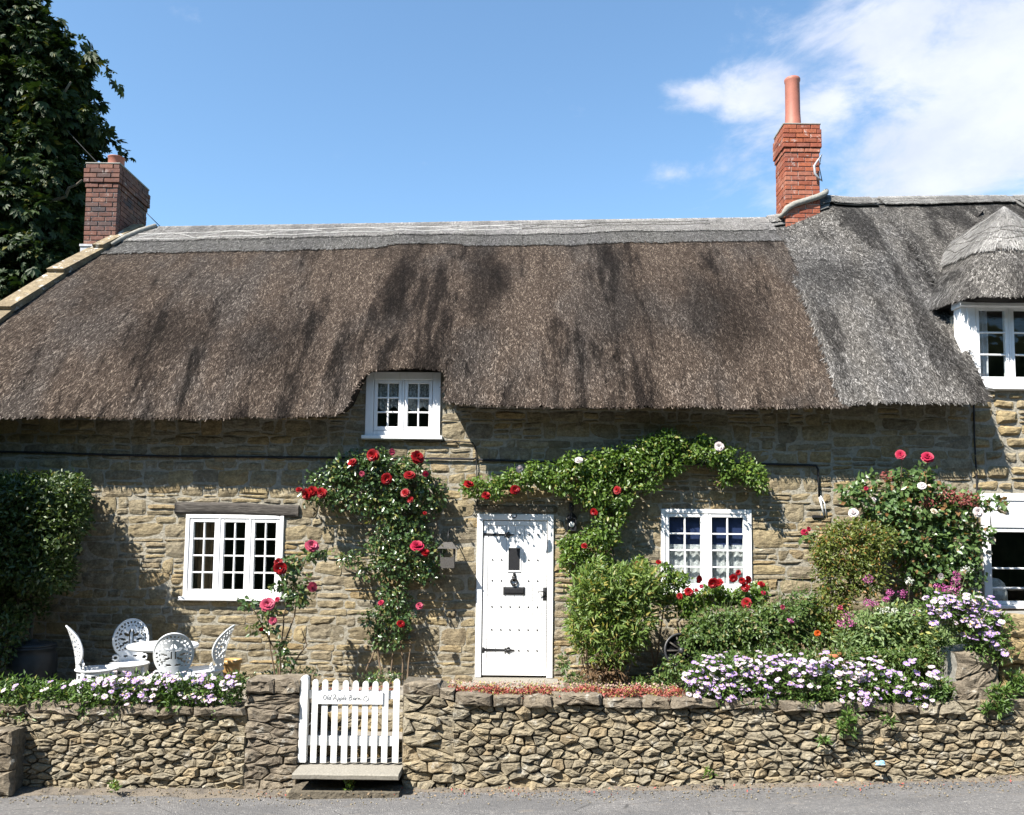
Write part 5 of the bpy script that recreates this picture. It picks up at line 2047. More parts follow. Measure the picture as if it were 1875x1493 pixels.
def make_chair(label):
    t = thing('garden_chair', label, 'chair', group='white cast metal chairs round the patio table')
    v2, f2 = pierced(58, 62, back_shape, back_holes)
    vs, nr = [], []
    for (u, v) in v2:
        x, z = u * BW, 0.42 + v * BH
        y = 0.20 + 0.10 * v * v + 0.02 * v - 0.08 * u * u
        vs.append((x, y, z))
        nr.append((0.25 * u, 1.0, -0.2))
    mb = MB()
    solid_plate(mb, vs, f2, nr, 0.010)
    mb.build('backrest', M_CHAIR, t, world=False)
    mb = MB()
    rim = []
    for k in range(41):
        a = math.pi * (-0.32 + 1.64 * k / 40)
        u, z = math.cos(a), 0.275 + 0.225 * math.sin(a)
        v = z / BH
        rim.append((u * BW, 0.20 + 0.10 * v * v + 0.02 * v - 0.08 * u * u + 0.005, 0.42 + z))
    mb.tube(rim, 0.010, 6)
    for s in (-1, 1):      # scrolls at the waist
        mb.tube([(s * (0.155 + 0.03 * math.cos(a)), 0.19 - .08 * 0.6, 0.49 + 0.03 * math.sin(a)) for a in [k * 0.6 for k in range(11)]], 0.011, 6)
    mb.build('back_rim', M_CHAIR, t, True, world=False)
    # round seat
    v2, f2 = pierced(34, 34, lambda u, v: u * u + (2 * v - 1) ** 2 < 0.98,
                     lambda u, v: (lambda r_, a: (0.5 < r_ < .72 and (a * 9 / math.pi) % 1 < .45) or (0.2 < r_ < .38 and (a * 5 / math.pi) % 1 < .45))(math.hypot(u, 2 * v - 1), math.atan2(2 * v - 1, u)))
    mb = MB()
    solid_plate(mb, [(u * .215, (2 * v - 1) * .205, 0.43) for u, v in v2], f2, [(0, 0, 1)] * len(v2), 0.010)
    mb.lathe([(.205, -.012), (.222, -.006), (.226, .006), (.216, .016), (.20, .012)], (0, 0, .43), 28)
    mb.build('seat', M_CHAIR, t, True, world=False)
    # pierced apron
    n = 56
    vs, fs = [], []
    for i in range(n):
        a = 2 * math.pi * i / n
        for z in (0.425, 0.385, 0.345, 0.325 - .0):
            vs.append((.208 * math.cos(a), .200 * math.sin(a), z))
    for i in range(n):
        j = (i + 1) % n
        for k in range(3):
            if k == 1 and i % 4 in (1, 2):
                continue
            if k == 2 and i % 14 in (5, 6, 7, 8):
                continue
            fs.append((i * 4 + k, i * 4 + k + 1, j * 4 + k + 1, j * 4 + k))
    mb = MB()
    solid_plate(mb, vs, fs, [(-math.cos(2 * math.pi * (i // 4) / n), -math.sin(2 * math.pi * (i // 4) / n), 0) for i in range(4 * n)], .008)
    mb.build('apron', M_CHAIR, t, world=False)
    for (sx, sy) in ((-1, -1), (1, -1), (-1, 1), (1, 1)):
        mb = MB()
        mb.tube([(sx * .15, sy * .14, .41), (sx * .165, sy * .155, .33), (sx * .175, sy * .165, .2), (sx * .165, sy * .155, .08), (sx * .19, sy * .18, .012), (sx * .205, sy * .195, .006)],
                [.022, .026, .017, .013, .015, .012], 7)
        mb.build('leg', M_CHAIR, t, True, world=False)
    return t


def copy_tree(o, label):
    c = o.copy()
    COL.objects.link(c)
    c['label'] = label
    for ch in list(o.children):
        d = ch.copy()
        COL.objects.link(d)
        d.parent = c
        d.matrix_parent_inverse = ch.matrix_parent_inverse.copy()
    return c


def place(o, px, py, Y, rz, zb=None):
    p = P(px, py, Y)
    o.location = (p.x, Y, zgarden(p.x, Y) + 0.01 if zb is None else zb)
    o.rotation_euler = (0, 0, R(rz))


GZ = 0.56
c1 = make_chair('white ornate cast chair facing the road, back against the shady wall')
place(c1, 237, 1200, -0.62, 22, GZ)
c2 = copy_tree(c1, 'white ornate cast chair seen side-on at the left end of the patio set')
place(c2, 178, 1220, -1.0, 120, GZ)
c3 = copy_tree(c1, 'white ornate cast chair seen from behind, nearest the flowers by the table')
place(c3, 318, 1230, -1.45, 200, GZ)
c4 = copy_tree(c1, 'white ornate cast chair in bright sun, side-on, beside the ochre pot')
place(c4, 372, 1225, -0.95, -88, GZ)

c = P(299, 1180, -1.02)
t = thing('garden_table', 'round white cast metal patio table among the four chairs', 'table', (c.x, -1.02, GZ))
v2, f2 = pierced(40, 40, lambda u, v: u * u + (2 * v - 1) ** 2 < .985, lambda u, v: .55 < math.hypot(u, 2 * v - 1) < .72 and (math.atan2(2 * v - 1, u) * 12 / math.pi) % 1 < .4)
mb = MB()
solid_plate(mb, [(u * .36, (2 * v - 1) * .36, .70) for u, v in v2], f2, [(0, 0, 1)] * len(v2), .012)
mb.lathe([(.345, -.03), (.37, -.02), (.376, .006), (.362, .016), (.345, .010)], (0, 0, .70), 40)
mb.build('table_top', M_CHAIR, t, True, world=False)
mb = MB()
mb.lathe([(.05, .14), (.035, .2), (.022, .26), (.03, .36), (.022, .42), (.03, .6), (.09, .67), (.16, .70)], (0, 0, 0), 14)
mb.build('pedestal', M_CHAIR, t, True, world=False)
for k in range(3):
    a = 2.1 * k + .5
    mb = MB()
    mb.tube([(.03 * math.cos(a), .03 * math.sin(a), .2), (.12 * math.cos(a), .12 * math.sin(a), .15), (.2 * math.cos(a), .2 * math.sin(a), .06), (.25 * math.cos(a), .25 * math.sin(a), .012)], [.02, .018, .015, .014], 7)
    mb.build('foot', M_CHAIR, t, True, world=False)

c = P(423, 1225, -0.62)
t = thing('flower_pot', 'empty glazed ochre flower pot standing beside the sunlit chair', 'flower pot', (c.x, -.62, P(423, 1208, -.62).z - .235))
mb = MB()
mb.lathe([(.07, 0), (.085, .02), (.105, .14), (.108, .19), (.122, .195), (.124, .235), (.112, .24), (.098, .2), (.085, .06), (0, .05)], (0, 0, 0), 24)
mb.build('pot', M_TERRA, t, True, world=False)
mb = MB()
mb.lathe([(.0, .19), (.095, .185)], (0, 0, 0), 16)
mb.build('soil', M_SOIL, t, True, world=False)

c = P(58, 1215, -0.75)
t = thing('water_butt', 'dark lidded barrel standing in deep shade under the hedge', 'barrel', (c.x, -.75, P(58, 1170, -.75).z - .575))
mb = MB()
mb.lathe([(.19, 0), (.24, .08), (.265, .25), (.255, .40), (.235, .46), (.25, .465), (.255, .49), (.235, .495)], (0, 0, 0), 26)
mb.build('barrel', M_BIN, t, True, world=False)
mb = MB()
mb.lathe([(.25, .497), (.245, .515), (.18, .535), (.05, .545), (.045, .57), (0, .575)], (0, 0, 0), 26)
mb.build('lid', M_BIN, t, True, world=False)

# cart wheel leaning on the wall behind the shrubs
c = P(1248, 1192, -0.95)
t = thing('cart_wheel', 'old black spoked cart wheel half hidden between shrubs below the right window', 'wheel', tuple(c))
rm = Matrix.Rotation(R(-14), 4, 'X') @ Matrix.Rotation(R(90), 4, 'X')
mb = MB()
mb.lathe([(.175, -.02), (.20, -.022), (.20, .022), (.175, .02), (.175, -.02)], n=32)
mb.v = [tuple(rm @ Vector(p)) for p in mb.v]
mb.build('rim', M_BLACK, t, True, world=False)
mb = MB()
mb.lathe([(.0, -.05), (.03, -.05), (.042, -.02), (.042, .02), (.03, .05), (0, .05)], n=14)
mb.v = [tuple(rm @ Vector(p)) for p in mb.v]
mb.build('hub', M_BLACK, t, True, world=False)
for k in range(10):
    a = 2 * math.pi * k / 10
    mb = MB()
    mb.tube([rm @ Vector((.035 * math.cos(a), .035 * math.sin(a), 0)), rm @ Vector((.178 * math.cos(a), .178 * math.sin(a), 0))], [.012, .009], 6)
    mb.build('spoke', M_BEAM, t, True, world=False)

c = P(1522, 1200, -1.55)
t = thing('terracotta_pot', 'red terracotta pot tucked behind the lilac daisies', 'flower pot', (c.x, -1.55, c.z - .165))
mb = MB()
mb.lathe([(.08, 0), (.11, .14), (.125, .145), (.128, .19), (.11, .19), (.1, .15), (0, .14)], (0, 0, 0), 20)
mb.build('pot', M_TERRA2, t, True, world=False)

c = P(1612, 1396, -2.22)
mb = MB()
for k in range(26):
    pass
n1, n2 = 9, 7
for j in range(n2):
    for i in range(n1):
        a, b = 2 * math.pi * i / n1, math.pi * j / (n2 - 1)
        rr = .033 * (1 + .9 * mnoise.noise((math.cos(a) * 3.4, math.sin(a) * 3.4, b * 3.1)))
        mb.v.append((c.x + rr * 1.5 * math.cos(a) * math.sin(b), c.y + rr * math.sin(a) * math.sin(b), c.z - .008 + rr * .62 * math.cos(b)))
for j in range(n2 - 1):
    for i in range(n1):
        mb.f.append((j * n1 + i, j * n1 + (i + 1) % n1, (j + 1) * n1 + (i + 1) % n1, (j + 1) * n1 + i))
        mb.m.append(0)
o = mb.build('crumpled_litter', M_BLUELITTER)
o['label'] = 'crumpled pale blue scrap lying against the foot of the right garden wall'
o['category'] = 'litter'

# ================================================================== plants
def blobs_px(lst, Y, depth):
    """(px, py, rx, ry[, Y, depth]) in photograph pixels -> ellipsoids in metres"""
    out = []
    for b in lst:
        px, py, rx, ry = b[:4]
        y = b[4] if len(b) > 4 else Y
        d = b[5] if len(b) > 5 else depth
        c = P(px, py, y)
        s = S(y)
        out.append((c.x, c.y, c.z, rx / s, d, ry / s))
    return out


def scatter(blobs, n, seed, clump=0.0, freq=4.0, inner=0.5, ymax=None):
    N = np.random.RandomState(seed)
    B = np.array(blobs)
    wgt = B[:, 3] * B[:, 5] * (B[:, 4] + 0.05)
    k = N.choice(len(B), n * 2, p=wgt / wgt.sum())
    d = N.normal(size=(n * 2, 3))
    d /= np.linalg.norm(d, axis=1)[:, None]
    r = inner + (1 - inner) * N.rand(n * 2) ** 0.7
    r *= 1 + 0.12 * N.normal(size=n * 2)
    p = B[k, :3] + d * r[:, None] * B[k, 3:6]
    nr = d / B[k, 3:6]
    nr /= np.linalg.norm(nr, axis=1)[:, None]
    keep = np.ones(n * 2, bool)
    if clump > -1:
        v = np.array([mnoise.noise((q[0] * freq + seed, q[1] * freq, q[2] * freq)) for q in p])
        keep &= v > clump - 0.6 * N.rand(n * 2) * 0.5
    if ymax is not None:
        keep &= p[:, 1] < ymax
    p, nr = p[keep][:n], nr[keep][:n]
    return p, nr


def leaves(name, p, nr, L, aspect, mat, parent, seed, droop=0.35, up=0.35, out=0.6, fold=0.25, world=True, extra=None):
    N = np.random.RandomState(seed)
    n = len(p)
    d = N.normal(size=(n, 3)) * 0.7 + nr * out
    d[:, 2] -= droop
    d /= np.linalg.norm(d, axis=1)[:, None]
    w = nr * 0.6 + N.normal(size=(n, 3)) * 0.55 + np.array([-0.10, -0.22, up])
    s = np.cross(d, w)
    s /= np.linalg.norm(s, axis=1)[:, None] + 1e-9
    f = np.cross(s, d)
    ln = (N.uniform(L[0], L[1], n))[:, None]
    hw = ln * aspect * 0.5 * N.uniform(.85, 1.15, n)[:, None]
    mid = p + d * ln * 0.45
    tip = p + d * ln - f * ln * 0.12
    l, r = mid - s * hw + f * hw * fold, mid + s * hw + f * hw * fold
    V = np.stack([p, l, tip, r], 1).reshape(-1, 3)
    b = np.arange(n)[:, None] * 4
    F = np.concatenate([b + np.array([[0, 2, 1]]), b + np.array([[0, 3, 2]])], 0)
    me = np_mesh(name, V, F, mat)
    o = link(name, me, parent, world, kind='stuff')
    return o


def palmate(name, p, nr, L, mat, parent, seed):
    """hand-shaped leaves of six leaflets, hanging"""
    N = np.random.RandomState(seed)
    n = len(p)
    ax = nr * 0.7 + N.normal(size=(n, 3)) * 0.3
    ax[:, 2] -= 0.25
    ax /= np.linalg.norm(ax, axis=1)[:, None]
    w = N.normal(size=(n, 3)) * 0.35 + np.array([-0.15, -0.2, 0.9])
    s = np.cross(ax, w)
    s /= np.linalg.norm(s, axis=1)[:, None]
    f = np.cross(s, ax)
    Vs, Fs = [], []
    ln0 = N.uniform(*L, n)
    k = 0
    for a in (-1.5, -0.9, -0.3, 0.3, 0.9, 1.5):
        d = ax * math.cos(a) + s * math.sin(a) - f * 0.25
        d[:, 2] -= 0.25
        d /= np.linalg.norm(d, axis=1)[:, None]
        sd = np.cross(d, f)
        sd /= np.linalg.norm(sd, axis=1)[:, None] + 1e-9
        ln = (ln0 * (1.0 - 0.22 * abs(a)))[:, None]
        m = p + d * ln * 0.62
        Vs.append(np.stack([p, m - sd * ln * .19 + f * ln * .04, p + d * ln - f * ln * .1, m + sd * ln * .19 + f * ln * .04], 1).reshape(-1, 3))
        b = np.arange(n)[:, None] * 4 + k * 4 * n
        Fs += [b + np.array([[0, 2, 1]]), b + np.array([[0, 3, 2]])]
        k += 1
    me = np_mesh(name, np.concatenate(Vs), np.concatenate(Fs), mat)
    return link(name, me, parent, True, kind='stuff')


def stem(parent, pts, r0, r1, mat, name='stem', wob=0.02, n=6, seg=10):
    pts = [Vector(p) for p in pts]
    out = []
    for i in range(len(pts) - 1):
        for k in range(seg):
            q = pts[i].lerp(pts[i + 1], k / seg)
            out.append(q + Vector((mnoise.noise(q * 5), mnoise.noise(q * 5 + Vector((9, 0, 0))), mnoise.noise(q * 5 + Vector((0, 9, 0))))) * wob)
    out.append(pts[-1])
    rs = [r0 + (r1 - r0) * i / (len(out) - 1) for i in range(len(out))]
    mb = MB()
    mb.tube(out, rs, n)
    return mb.build(name, mat, parent, True)


def rosette(mat_, seed, rings=((0.35, 4, 75), (0.62, 5, 52), (0.9, 6, 25), (1.0, 6, 2))):
    """cupped many-petalled rose of radius 1, opening along +z"""
    r = random.Random(seed)
    mb = MB()
    for (rad, n, el) in rings:
        ph = r.random() * 6
        for k in range(n):
            a = ph + 2 * math.pi * k / n + r.uniform(-.15, .15)
            e = R(el + r.uniform(-10, 10))
            dx = Vector((math.cos(a), math.sin(a), 0))
            tz = Vector((-math.sin(a), math.cos(a), 0))
            up = dx * math.cos(e) + Vector((0, 0, 1)) * math.sin(e)
            w_ = rad * 2.3 / n * 1.55
            p0 = dx * 0.08 + Vector((0, 0, 0.0))
            L = 0.55 + rad * 0.45
            m1 = p0 + up * L * 0.6
            m2 = p0 + up * L * 0.95 + dx * 0.10 - Vector((0, 0, 0.06))
            b = len(mb.v)
            mb.v += [tuple(p0), tuple(m1 - tz * w_ + dx * .02 + Vector((0, 0, .05))), tuple(m1 - dx * .06), tuple(m1 + tz * w_ + Vector((0, 0, .05))),
                     tuple(m2 - tz * w_ * .7), tuple(m2 + dx * .05), tuple(m2 + tz * w_ * .7)]
            mb.f += [(b, b + 2, b + 1), (b, b + 3, b + 2), (b + 1, b + 2, b + 5, b + 4), (b + 2, b + 3, b + 6, b + 5)]
            mb.m += [0] * 4
    return mb.mesh('bloom', mat_, True)


MESH = {k: [rosette(m, i * 7 + j) for j in range(3)] for i, (k, m) in enumerate((('red', F_RED), ('pink', F_PINK), ('crimson', F_CRIM), ('cream', F_CREAM), ('blush', F_BLUSH), ('orange', F_ORANGE)))}


def bloom(parent, px, py, Y, size_px, kind='red', world=True):
    p = P(px, py, Y)
    o = link('bloom', rng.choice(MESH[kind]), parent, True)
    off = -Vector(parent.location)
    d = Vector((rng.uniform(-.9, .8), -1.0, rng.uniform(-.3, 1.3))).normalized()
    s = size_px / S(Y) / 2 / 1.02 * rng.uniform(.78, 1.12)
    o.location = off + p
    o.rotation_euler = (d.to_track_quat('Z', 'Y').to_matrix() @ Matrix.Rotation(rng.random() * 6, 3, 'Z')).to_euler()
    o.scale = (s * rng.uniform(.85, 1.1), s, s * rng.uniform(.8, 1.25))
    return o


def plant(name, label, cat, base_px, Y, group=None):
    p = P(base_px[0], base_px[1], Y)
    return thing(name, label, cat, (p.x, Y, p.z), group=group)


# ---------------------------------------------------------------- chestnut tree behind the left gable
ty = 8.0
tb = P(-40, 900, ty)
tree = thing('chestnut_tree', 'tall dark horse chestnut tree rising behind the left chimney', 'tree', (tb.x, ty, -0.2))
stem(tree, [(tb.x, ty, -0.2), (tb.x + .1, ty, 3), (tb.x, ty + .1, 6), (tb.x - .2, ty, 10.5)], 0.42, 0.15, M_BARK, 'trunk', 0.06, 10)
for (px, py) in ((150, 330), (130, 150), (60, 60), (-120, 200), (100, 430), (-180, 350), (20, 250)):
    stem(tree, [(tb.x, ty, rng.uniform(3.5, 7.5)), P((px - 40) / 2 - 20, (py + 500) / 2, ty - .4), P(px, py, ty - .8)], 0.14, 0.02, M_BARK, 'limb', 0.1, 6)
tbl = blobs_px([(a_ - 32, b_, c_, d_) for a_, b_, c_, d_ in [(20, 90, 105, 85), (90, 75, 62, 50), (135, 120, 45, 36), (60, 190, 110, 70), (140, 185, 44, 34), (155, 235, 42, 34), (60, 300, 115, 75), (140, 290, 40, 36), (20, 420, 110, 85), (105, 385, 58, 55),
                (50, 520, 110, 75), (0, 620, 130, 70), (110, 480, 50, 50), (-120, 120, 130, 110), (-140, 320, 140, 130), (-140, 520, 140, 110), (60, 25, 70, 35), (-60, 10, 90, 50), (170, 215, 22, 18), (172, 150, 20, 15), (204, 106, 16, 10), (214, 236, 14, 12), (60, 560, 90, 60), (150, 500, 40, 50), (150, 420, 36, 44), (165, 350, 24, 40), (120, 555, 40, 36)]], ty, 1.5)
p, nr = scatter(tbl, 34000, 31, -0.2, 1.5, 0.55)
palmate('crown', p, nr, (0.10, 0.18), L_TREE, tree, 32)
p, nr = scatter(tbl, 15000, 33, -1, 1.1, 0.1)
palmate('inner_crown', p, nr, (0.2, 0.34), L_TREE, tree, 34)

# ---------------------------------------------------------------- clipped hedge at the left end of the front
hy = -0.55
hb = P(60, 1230, hy)
hedge = thing('clipped_hedge', 'dark clipped evergreen shrub towering over the patio at the left', 'hedge', (hb.x, hy, GZ))
hbl = []
for px in range(-160, 150, 26):
    for py, ww in ((905, 34), (950, 38), (1000, 38), (1050, 36)):
        rgt = 12 if py < 960 else (0 if py < 1020 else -22)
        if px + ww > 158 + rgt:
            continue
        for yy in (-0.85, -0.45, -0.12):
            hbl.append((px, py, ww, 38, yy, 0.26))
hbl += [(120, 905, 42, 40, -0.3, 0.28), (128, 940, 38, 40, -0.25, .25), (30, 1100, 60, 45, -0.5, .35), (-80, 1100, 90, 60, -.5, .4), (10, 1170, 30, 60, -1.0, .3), (-60, 1170, 60, 70, -1.0, .3)]
hb3 = blobs_px(hbl, hy, .3)
p, nr = scatter(hb3, 60000, 41, -0.4, 3.0, 0.45, ymax=-0.02)
leaves('foliage', p, nr, (0.04, 0.08), 0.45, L_HEDGE, hedge, 42, 0.1)
p, nr = scatter(hb3 + blobs_px([(130, 915, 30, 34, -.95, .22), (118, 985, 34, 40, -.95, .22), (100, 1050, 34, 36, -.9, .22)], -.9, .2), 9000, 46, -1, 3.0, 0.1, ymax=-0.05)
leaves('inner_foliage', p, nr, (0.05, 0.085), 0.6, L_HEDGE, hedge, 47, 0.1)
for k in range(6):
    a = P(rng.uniform(-60, 90), 1235, -0.5 + rng.uniform(-.2, .2))
    stem(hedge, [(a.x, a.y, GZ), P(rng.uniform(-40, 100), 1100, -.5), P(rng.uniform(-60, 120), 960, -.5)], .03, .01, M_BARK, 'stem', .05)

# tall boundary shrub just outside the left edge; it throws the shade on the hedge and pillar
bs = thing('boundary_shrub', 'tall leafy boundary shrub beside the left pillar', 'shrub', (-7.3, -2.2, 0))
bbl = [(-7.5, -2.5, 1.2, .85, .8, 1.2), (-7.4, -2.3, 2.6, .85, .85, 1.2), (-7.5, -2.3, 4.0, .8, .85, 1.1), (-7.6, -1.6, 3.0, .8, .7, 1.6), (-7.5, -2.2, 5.0, .65, .7, .7), (-6.75, -2.85, .8, .5, .4, .8), (-6.95, -3.25, 1.0, .6, .6, 1.0), (-7.1, -2.9, 2.2, .6, .6, 1.0)]
p, nr = scatter(bbl, 24000, 43, -0.9, 2.0, 0.4)
leaves('foliage', p, nr, (0.12, 0.2), 0.5, L_HEDGE, bs, 44)
stem(bs, [(-7.5, -2.3, -.1), (-7.45, -2.3, 2), (-7.5, -2.2, 5.0)], .10, .03, M_BARK, 'trunk', .05)


# ---------------------------------------------------------------- climbing roses
def climber(name, label, base_px, baseY, blobs, Y, depth, n, L, asp, mat, seed, stems, blooms, clump=-0.05, freq=7.0, droop=.35, stem_mat=None, cat='rose bush', inner=.35, yb=-.25):
    t = plant(name, label, cat, base_px, baseY, group=None)
    bl = blobs_px(blobs, Y, depth)
    p, nr = scatter(bl, n, seed, clump, freq, inner, ymax=-0.025)
    leaves('foliage', p, nr, L, asp, mat, t, seed + 1, droop)
    for s in stems:
        stem(t, [P(*q) for q in s], 0.012, 0.005, stem_mat or M_STEM, 'stem', 0.02)
    for (px, py, sz, kind, *yy) in blooms:
        bloom(t, px, py, yy[0] if yy else Y - depth - 0.05, sz, kind)
    return t


lb = [(600, 888, 48, 34), (650, 858, 52, 34), (700, 868, 56, 40), (752, 880, 44, 42), (792, 905, 28, 34), (640, 918, 50, 24), (700, 925, 48, 34), (745, 940, 44, 34), (722, 985, 48, 38), (690, 1028, 46, 34),
      (742, 1032, 48, 38), (784, 1045, 26, 28), (640, 1022, 24, 14), (722, 1088, 32, 38), (692, 1138, 32, 28), (735, 1140, 28, 32), (712, 1172, 36, 18), (578, 905, 24, 24), (690, 835, 30, 14), (755, 850, 22, 16), (800, 1010, 16, 20), (770, 990, 26, 24)]
lr = [(645, 847, 21, 'red'), (683, 834, 22, 'red'), (764, 838, 25, 'red'), (708, 877, 18, 'red'), (750, 871, 20, 'red'), (563, 905, 22, 'red'), (572, 900, 17, 'red'), (589, 903, 17, 'red'), (742, 903, 15, 'red'), (751, 915, 14, 'red'),
      (764, 1001, 22, 'crimson'), (778, 1012, 18, 'red'), (734, 1143, 16, 'red'), (768, 1110, 13, 'pink'), (663, 868, 11, 'pink'), (779, 868, 12, 'crimson'), (548, 897, 10, 'red'), (778, 940, 9, 'red'), (698, 1104, 12, 'crimson'), (718, 828, 12, 'pink')]
climber('climbing_rose', 'dark leaved climbing rose with red blooms left of the door', (712, 1245), -0.16, lb, -0.2, 0.17, 7600, (0.04, 0.068), 0.62, L_ROSE, 51,
        [[(700, 1245, -.25), (690, 1190, -.2), (700, 1100, -.15), (712, 1000, -.15), (690, 900, -.15), (650, 850, -.2)], [(738, 1245, -.25), (735, 1180, -.2), (728, 1090, -.15), (735, 980, -.15), (750, 880, -.2)],
         [(712, 1245, -.3), (722, 1190, -.2), (715, 1120, -.2)], [(705, 1000, -.1), (640, 940, -.12), (585, 905, -.2)], [(690, 1060, -.1), (640, 1020, -.15), (605, 1005, -.15)], [(745, 1245, -.3), (752, 1180, -.2), (735, 1130, -.2)],
         [(665, 1245, -.25), (690, 1180, -.2), (700, 1140, -.2)], [(735, 1060, -.1), (790, 1020, -.15), (800, 960, -.12), (790, 905, -.15)]], lr)

pb = [(572, 1016, 24, 10), (530, 1040, 26, 22), (542, 1075, 32, 22), (455, 1105, 18, 12), (545, 1096, 24, 14), (490, 1118, 22, 14), (590, 1015, 18, 9), (520, 1205, 18, 16), (470, 1150, 18, 10), (505, 1075, 14, 9), (515, 1180, 14, 14), (497, 1150, 12, 10)]
climber('bush_rose', 'leggy pink rose bush standing in front of the left window', (512, 1245), -0.7, pb, -0.75, 0.12, 820, (0.05, 0.085), 0.62, L_ROSE, 55,
        [[(512, 1250, -.7), (513, 1180, -.7), (525, 1110, -.72), (545, 1050, -.75), (572, 1003, -.78)], [(512, 1250, -.7), (505, 1200, -.7), (480, 1140, -.75), (455, 1105, -.75)], [(513, 1190, -.7), (540, 1130, -.7), (545, 1090, -.75)],
         [(505, 1250, -.7), (495, 1190, -.72), (490, 1120, -.78)], [(525, 1110, -.72), (515, 1060, -.75), (512, 1030, -.8)], [(520, 1250, -.68), (560, 1180, -.65), (552, 1150, -.65)]],
        [(571, 1000, 25, 'pink'), (513, 1041, 24, 'red'), (490, 1107, 23, 'pink'), (572, 1075, 16, 'pink'), (500, 1137, 13, 'pink'), (478, 1153, 9, 'red'), (510, 1030, 14, 'red'), (508, 1098, 11, 'crimson')], clump=-.4, droop=.5)

ab = [(868, 892, 24, 18), (902, 892, 34, 22), (942, 882, 32, 24), (988, 866, 36, 24), (1030, 875, 40, 32), (1060, 858, 42, 32), (1090, 898, 42, 36), (1112, 852, 42, 32), (1150, 848, 46, 34), (1200, 830, 46, 34),
      (1222, 806, 26, 20), (1262, 825, 42, 24), (1302, 830, 38, 24), (1340, 848, 36, 28), (1378, 868, 26, 26), (1392, 890, 14, 18), (1180, 880, 34, 20), (1120, 936, 32, 32), (1102, 978, 34, 32), (1060, 1000, 32, 22),
      (1042, 1004, 20, 26), (1090, 1030, 36, 26), (1050, 1028, 26, 26), (1225, 855, 30, 18), (1140, 905, 26, 22), (1290, 805, 16, 10), (1330, 880, 20, 10), (1090, 1060, 30, 26), (1170, 1030, 14, 14), (1190, 812, 20, 12)]
ar = [(858, 887, 21, 'red'), (890, 908, 18, 'red'), (943, 897, 18, 'red'), (1130, 898, 16, 'red'), (1088, 938, 18, 'red'), (1070, 1000, 14, 'red'), (1060, 843, 17, 'blush'), (1317, 818, 17, 'blush'), (951, 859, 12, 'blush'), (1167, 1030, 7, 'red')]
climber('climbing_rose', 'light green climbing rose arching over the door and the right window', (1112, 1245), -0.2, ab, -0.22, 0.17, 15000, (0.038, 0.068), 0.55, L_ARCH, 61,
        [[(1115, 1245, -.25), (1112, 1130, -.2), (1108, 1020, -.15), (1112, 950, -.15), (1095, 890, -.2)], [(1130, 1245, -.25), (1126, 1100, -.15), (1122, 1000, -.12), (1140, 920, -.15), (1230, 850, -.2), (1370, 870, -.2)],
         [(1095, 890, -.15), (1020, 880, -.18), (940, 885, -.2), (860, 895, -.2)], [(1122, 980, -.12), (1120, 920, -.1), (1180, 850, -.15), (1290, 820, -.2)], [(1108, 1040, -.15), (1060, 1010, -.2), (1040, 990, -.2)],
         [(1170, 903, -.12), (1220, 895, -.14), (1255, 900, -.15)]], ar)

# ---------------------------------------------------------------- shrubs of the right border
gb_ = [(1120, 1095, 74, 50), (1090, 1088, 54, 44), (1162, 1080, 44, 40), (1110, 1155, 70, 40), (1072, 1148, 36, 44), (1160, 1140, 40, 40), (1130, 1058, 34, 26), (1080, 1060, 20, 22), (1190, 1060, 20, 24), (1110, 1195, 52, 24), (1090, 1040, 14, 20), (1170, 1045, 12, 16)]
t = climber('leafy_shrub', 'bright green shrub with narrow leaves just right of the door', (1110, 1250), -0.75, gb_, -0.75, 0.30, 6400, (0.07, 0.125), 0.25, L_BUSH, 65, [], [], clump=-.12, freq=8, droop=-.12, cat='shrub', inner=.45)
for k in range(26):
    a = rng.uniform(-45, 50)
    stem(t, [P(1108 + a * .8, 1252, -.75 + rng.uniform(-.15, .15)), P(1110 + a, 1200, -.75 + rng.uniform(-.2, .1)), P(1112 + a * 1.3, 1100, -.75)], .006, .004, M_STEM, 'stem', .02, 5)
p, nr = scatter(blobs_px([(1105, 1228, 48, 18)], -.8, .2), 500, 68, -1, 4, .2)
leaves('withered_leaves', p, nr, (.05, .09), .35, L_WITHER, t, 69, .8)

wb = [(1215, 1050, 16, 22), (1240, 1062, 26, 16), (1268, 1100, 40, 18), (1320, 1096, 46, 18), (1368, 1094, 36, 20), (1256, 1118, 44, 14), (1215, 1085, 22, 20), (1390, 1078, 16, 12), (1305, 1078, 20, 10), (1180, 1085, 24, 18)]
wbl = [(1206, 1030, 9, 'red'), (1280, 1061, 15, 'red'), (1306, 1068, 17, 'red'), (1316, 1067, 16, 'red'), (1261, 1084, 14, 'red'), (1245, 1092, 13, 'red'), (1343, 1059, 13, 'red'), (1352, 1049, 13, 'red'), (1359, 1064, 15, 'red'), (1370, 1062, 14, 'red'),
       (1365, 1076, 17, 'red'), (1394, 1070, 15, 'red'), (1367, 1104, 17, 'red'), (1284, 1074, 9, 'crimson'), (1398, 1086, 9, 'crimson'), (1275, 1081, 8, 'red')]
climber('bush_rose', 'red rose bush flowering below the sill of the right window', (1290, 1200), -0.6, wb, -0.55, 0.16, 4200, (0.035, 0.06), 0.6, L_ARCH, 71,
        [[(1250, 1215, -.5), (1240, 1140, -.5), (1275, 1100, -.55), (1310, 1070, -.6)], [(1290, 1215, -.5), (1330, 1140, -.5), (1362, 1070, -.6)], [(1200, 1225, -.5), (1180, 1130, -.5), (1250, 1112, -.5)], [(1200, 1225, -.5), (1215, 1120, -.5), (1206, 1035, -.6)]], wbl)

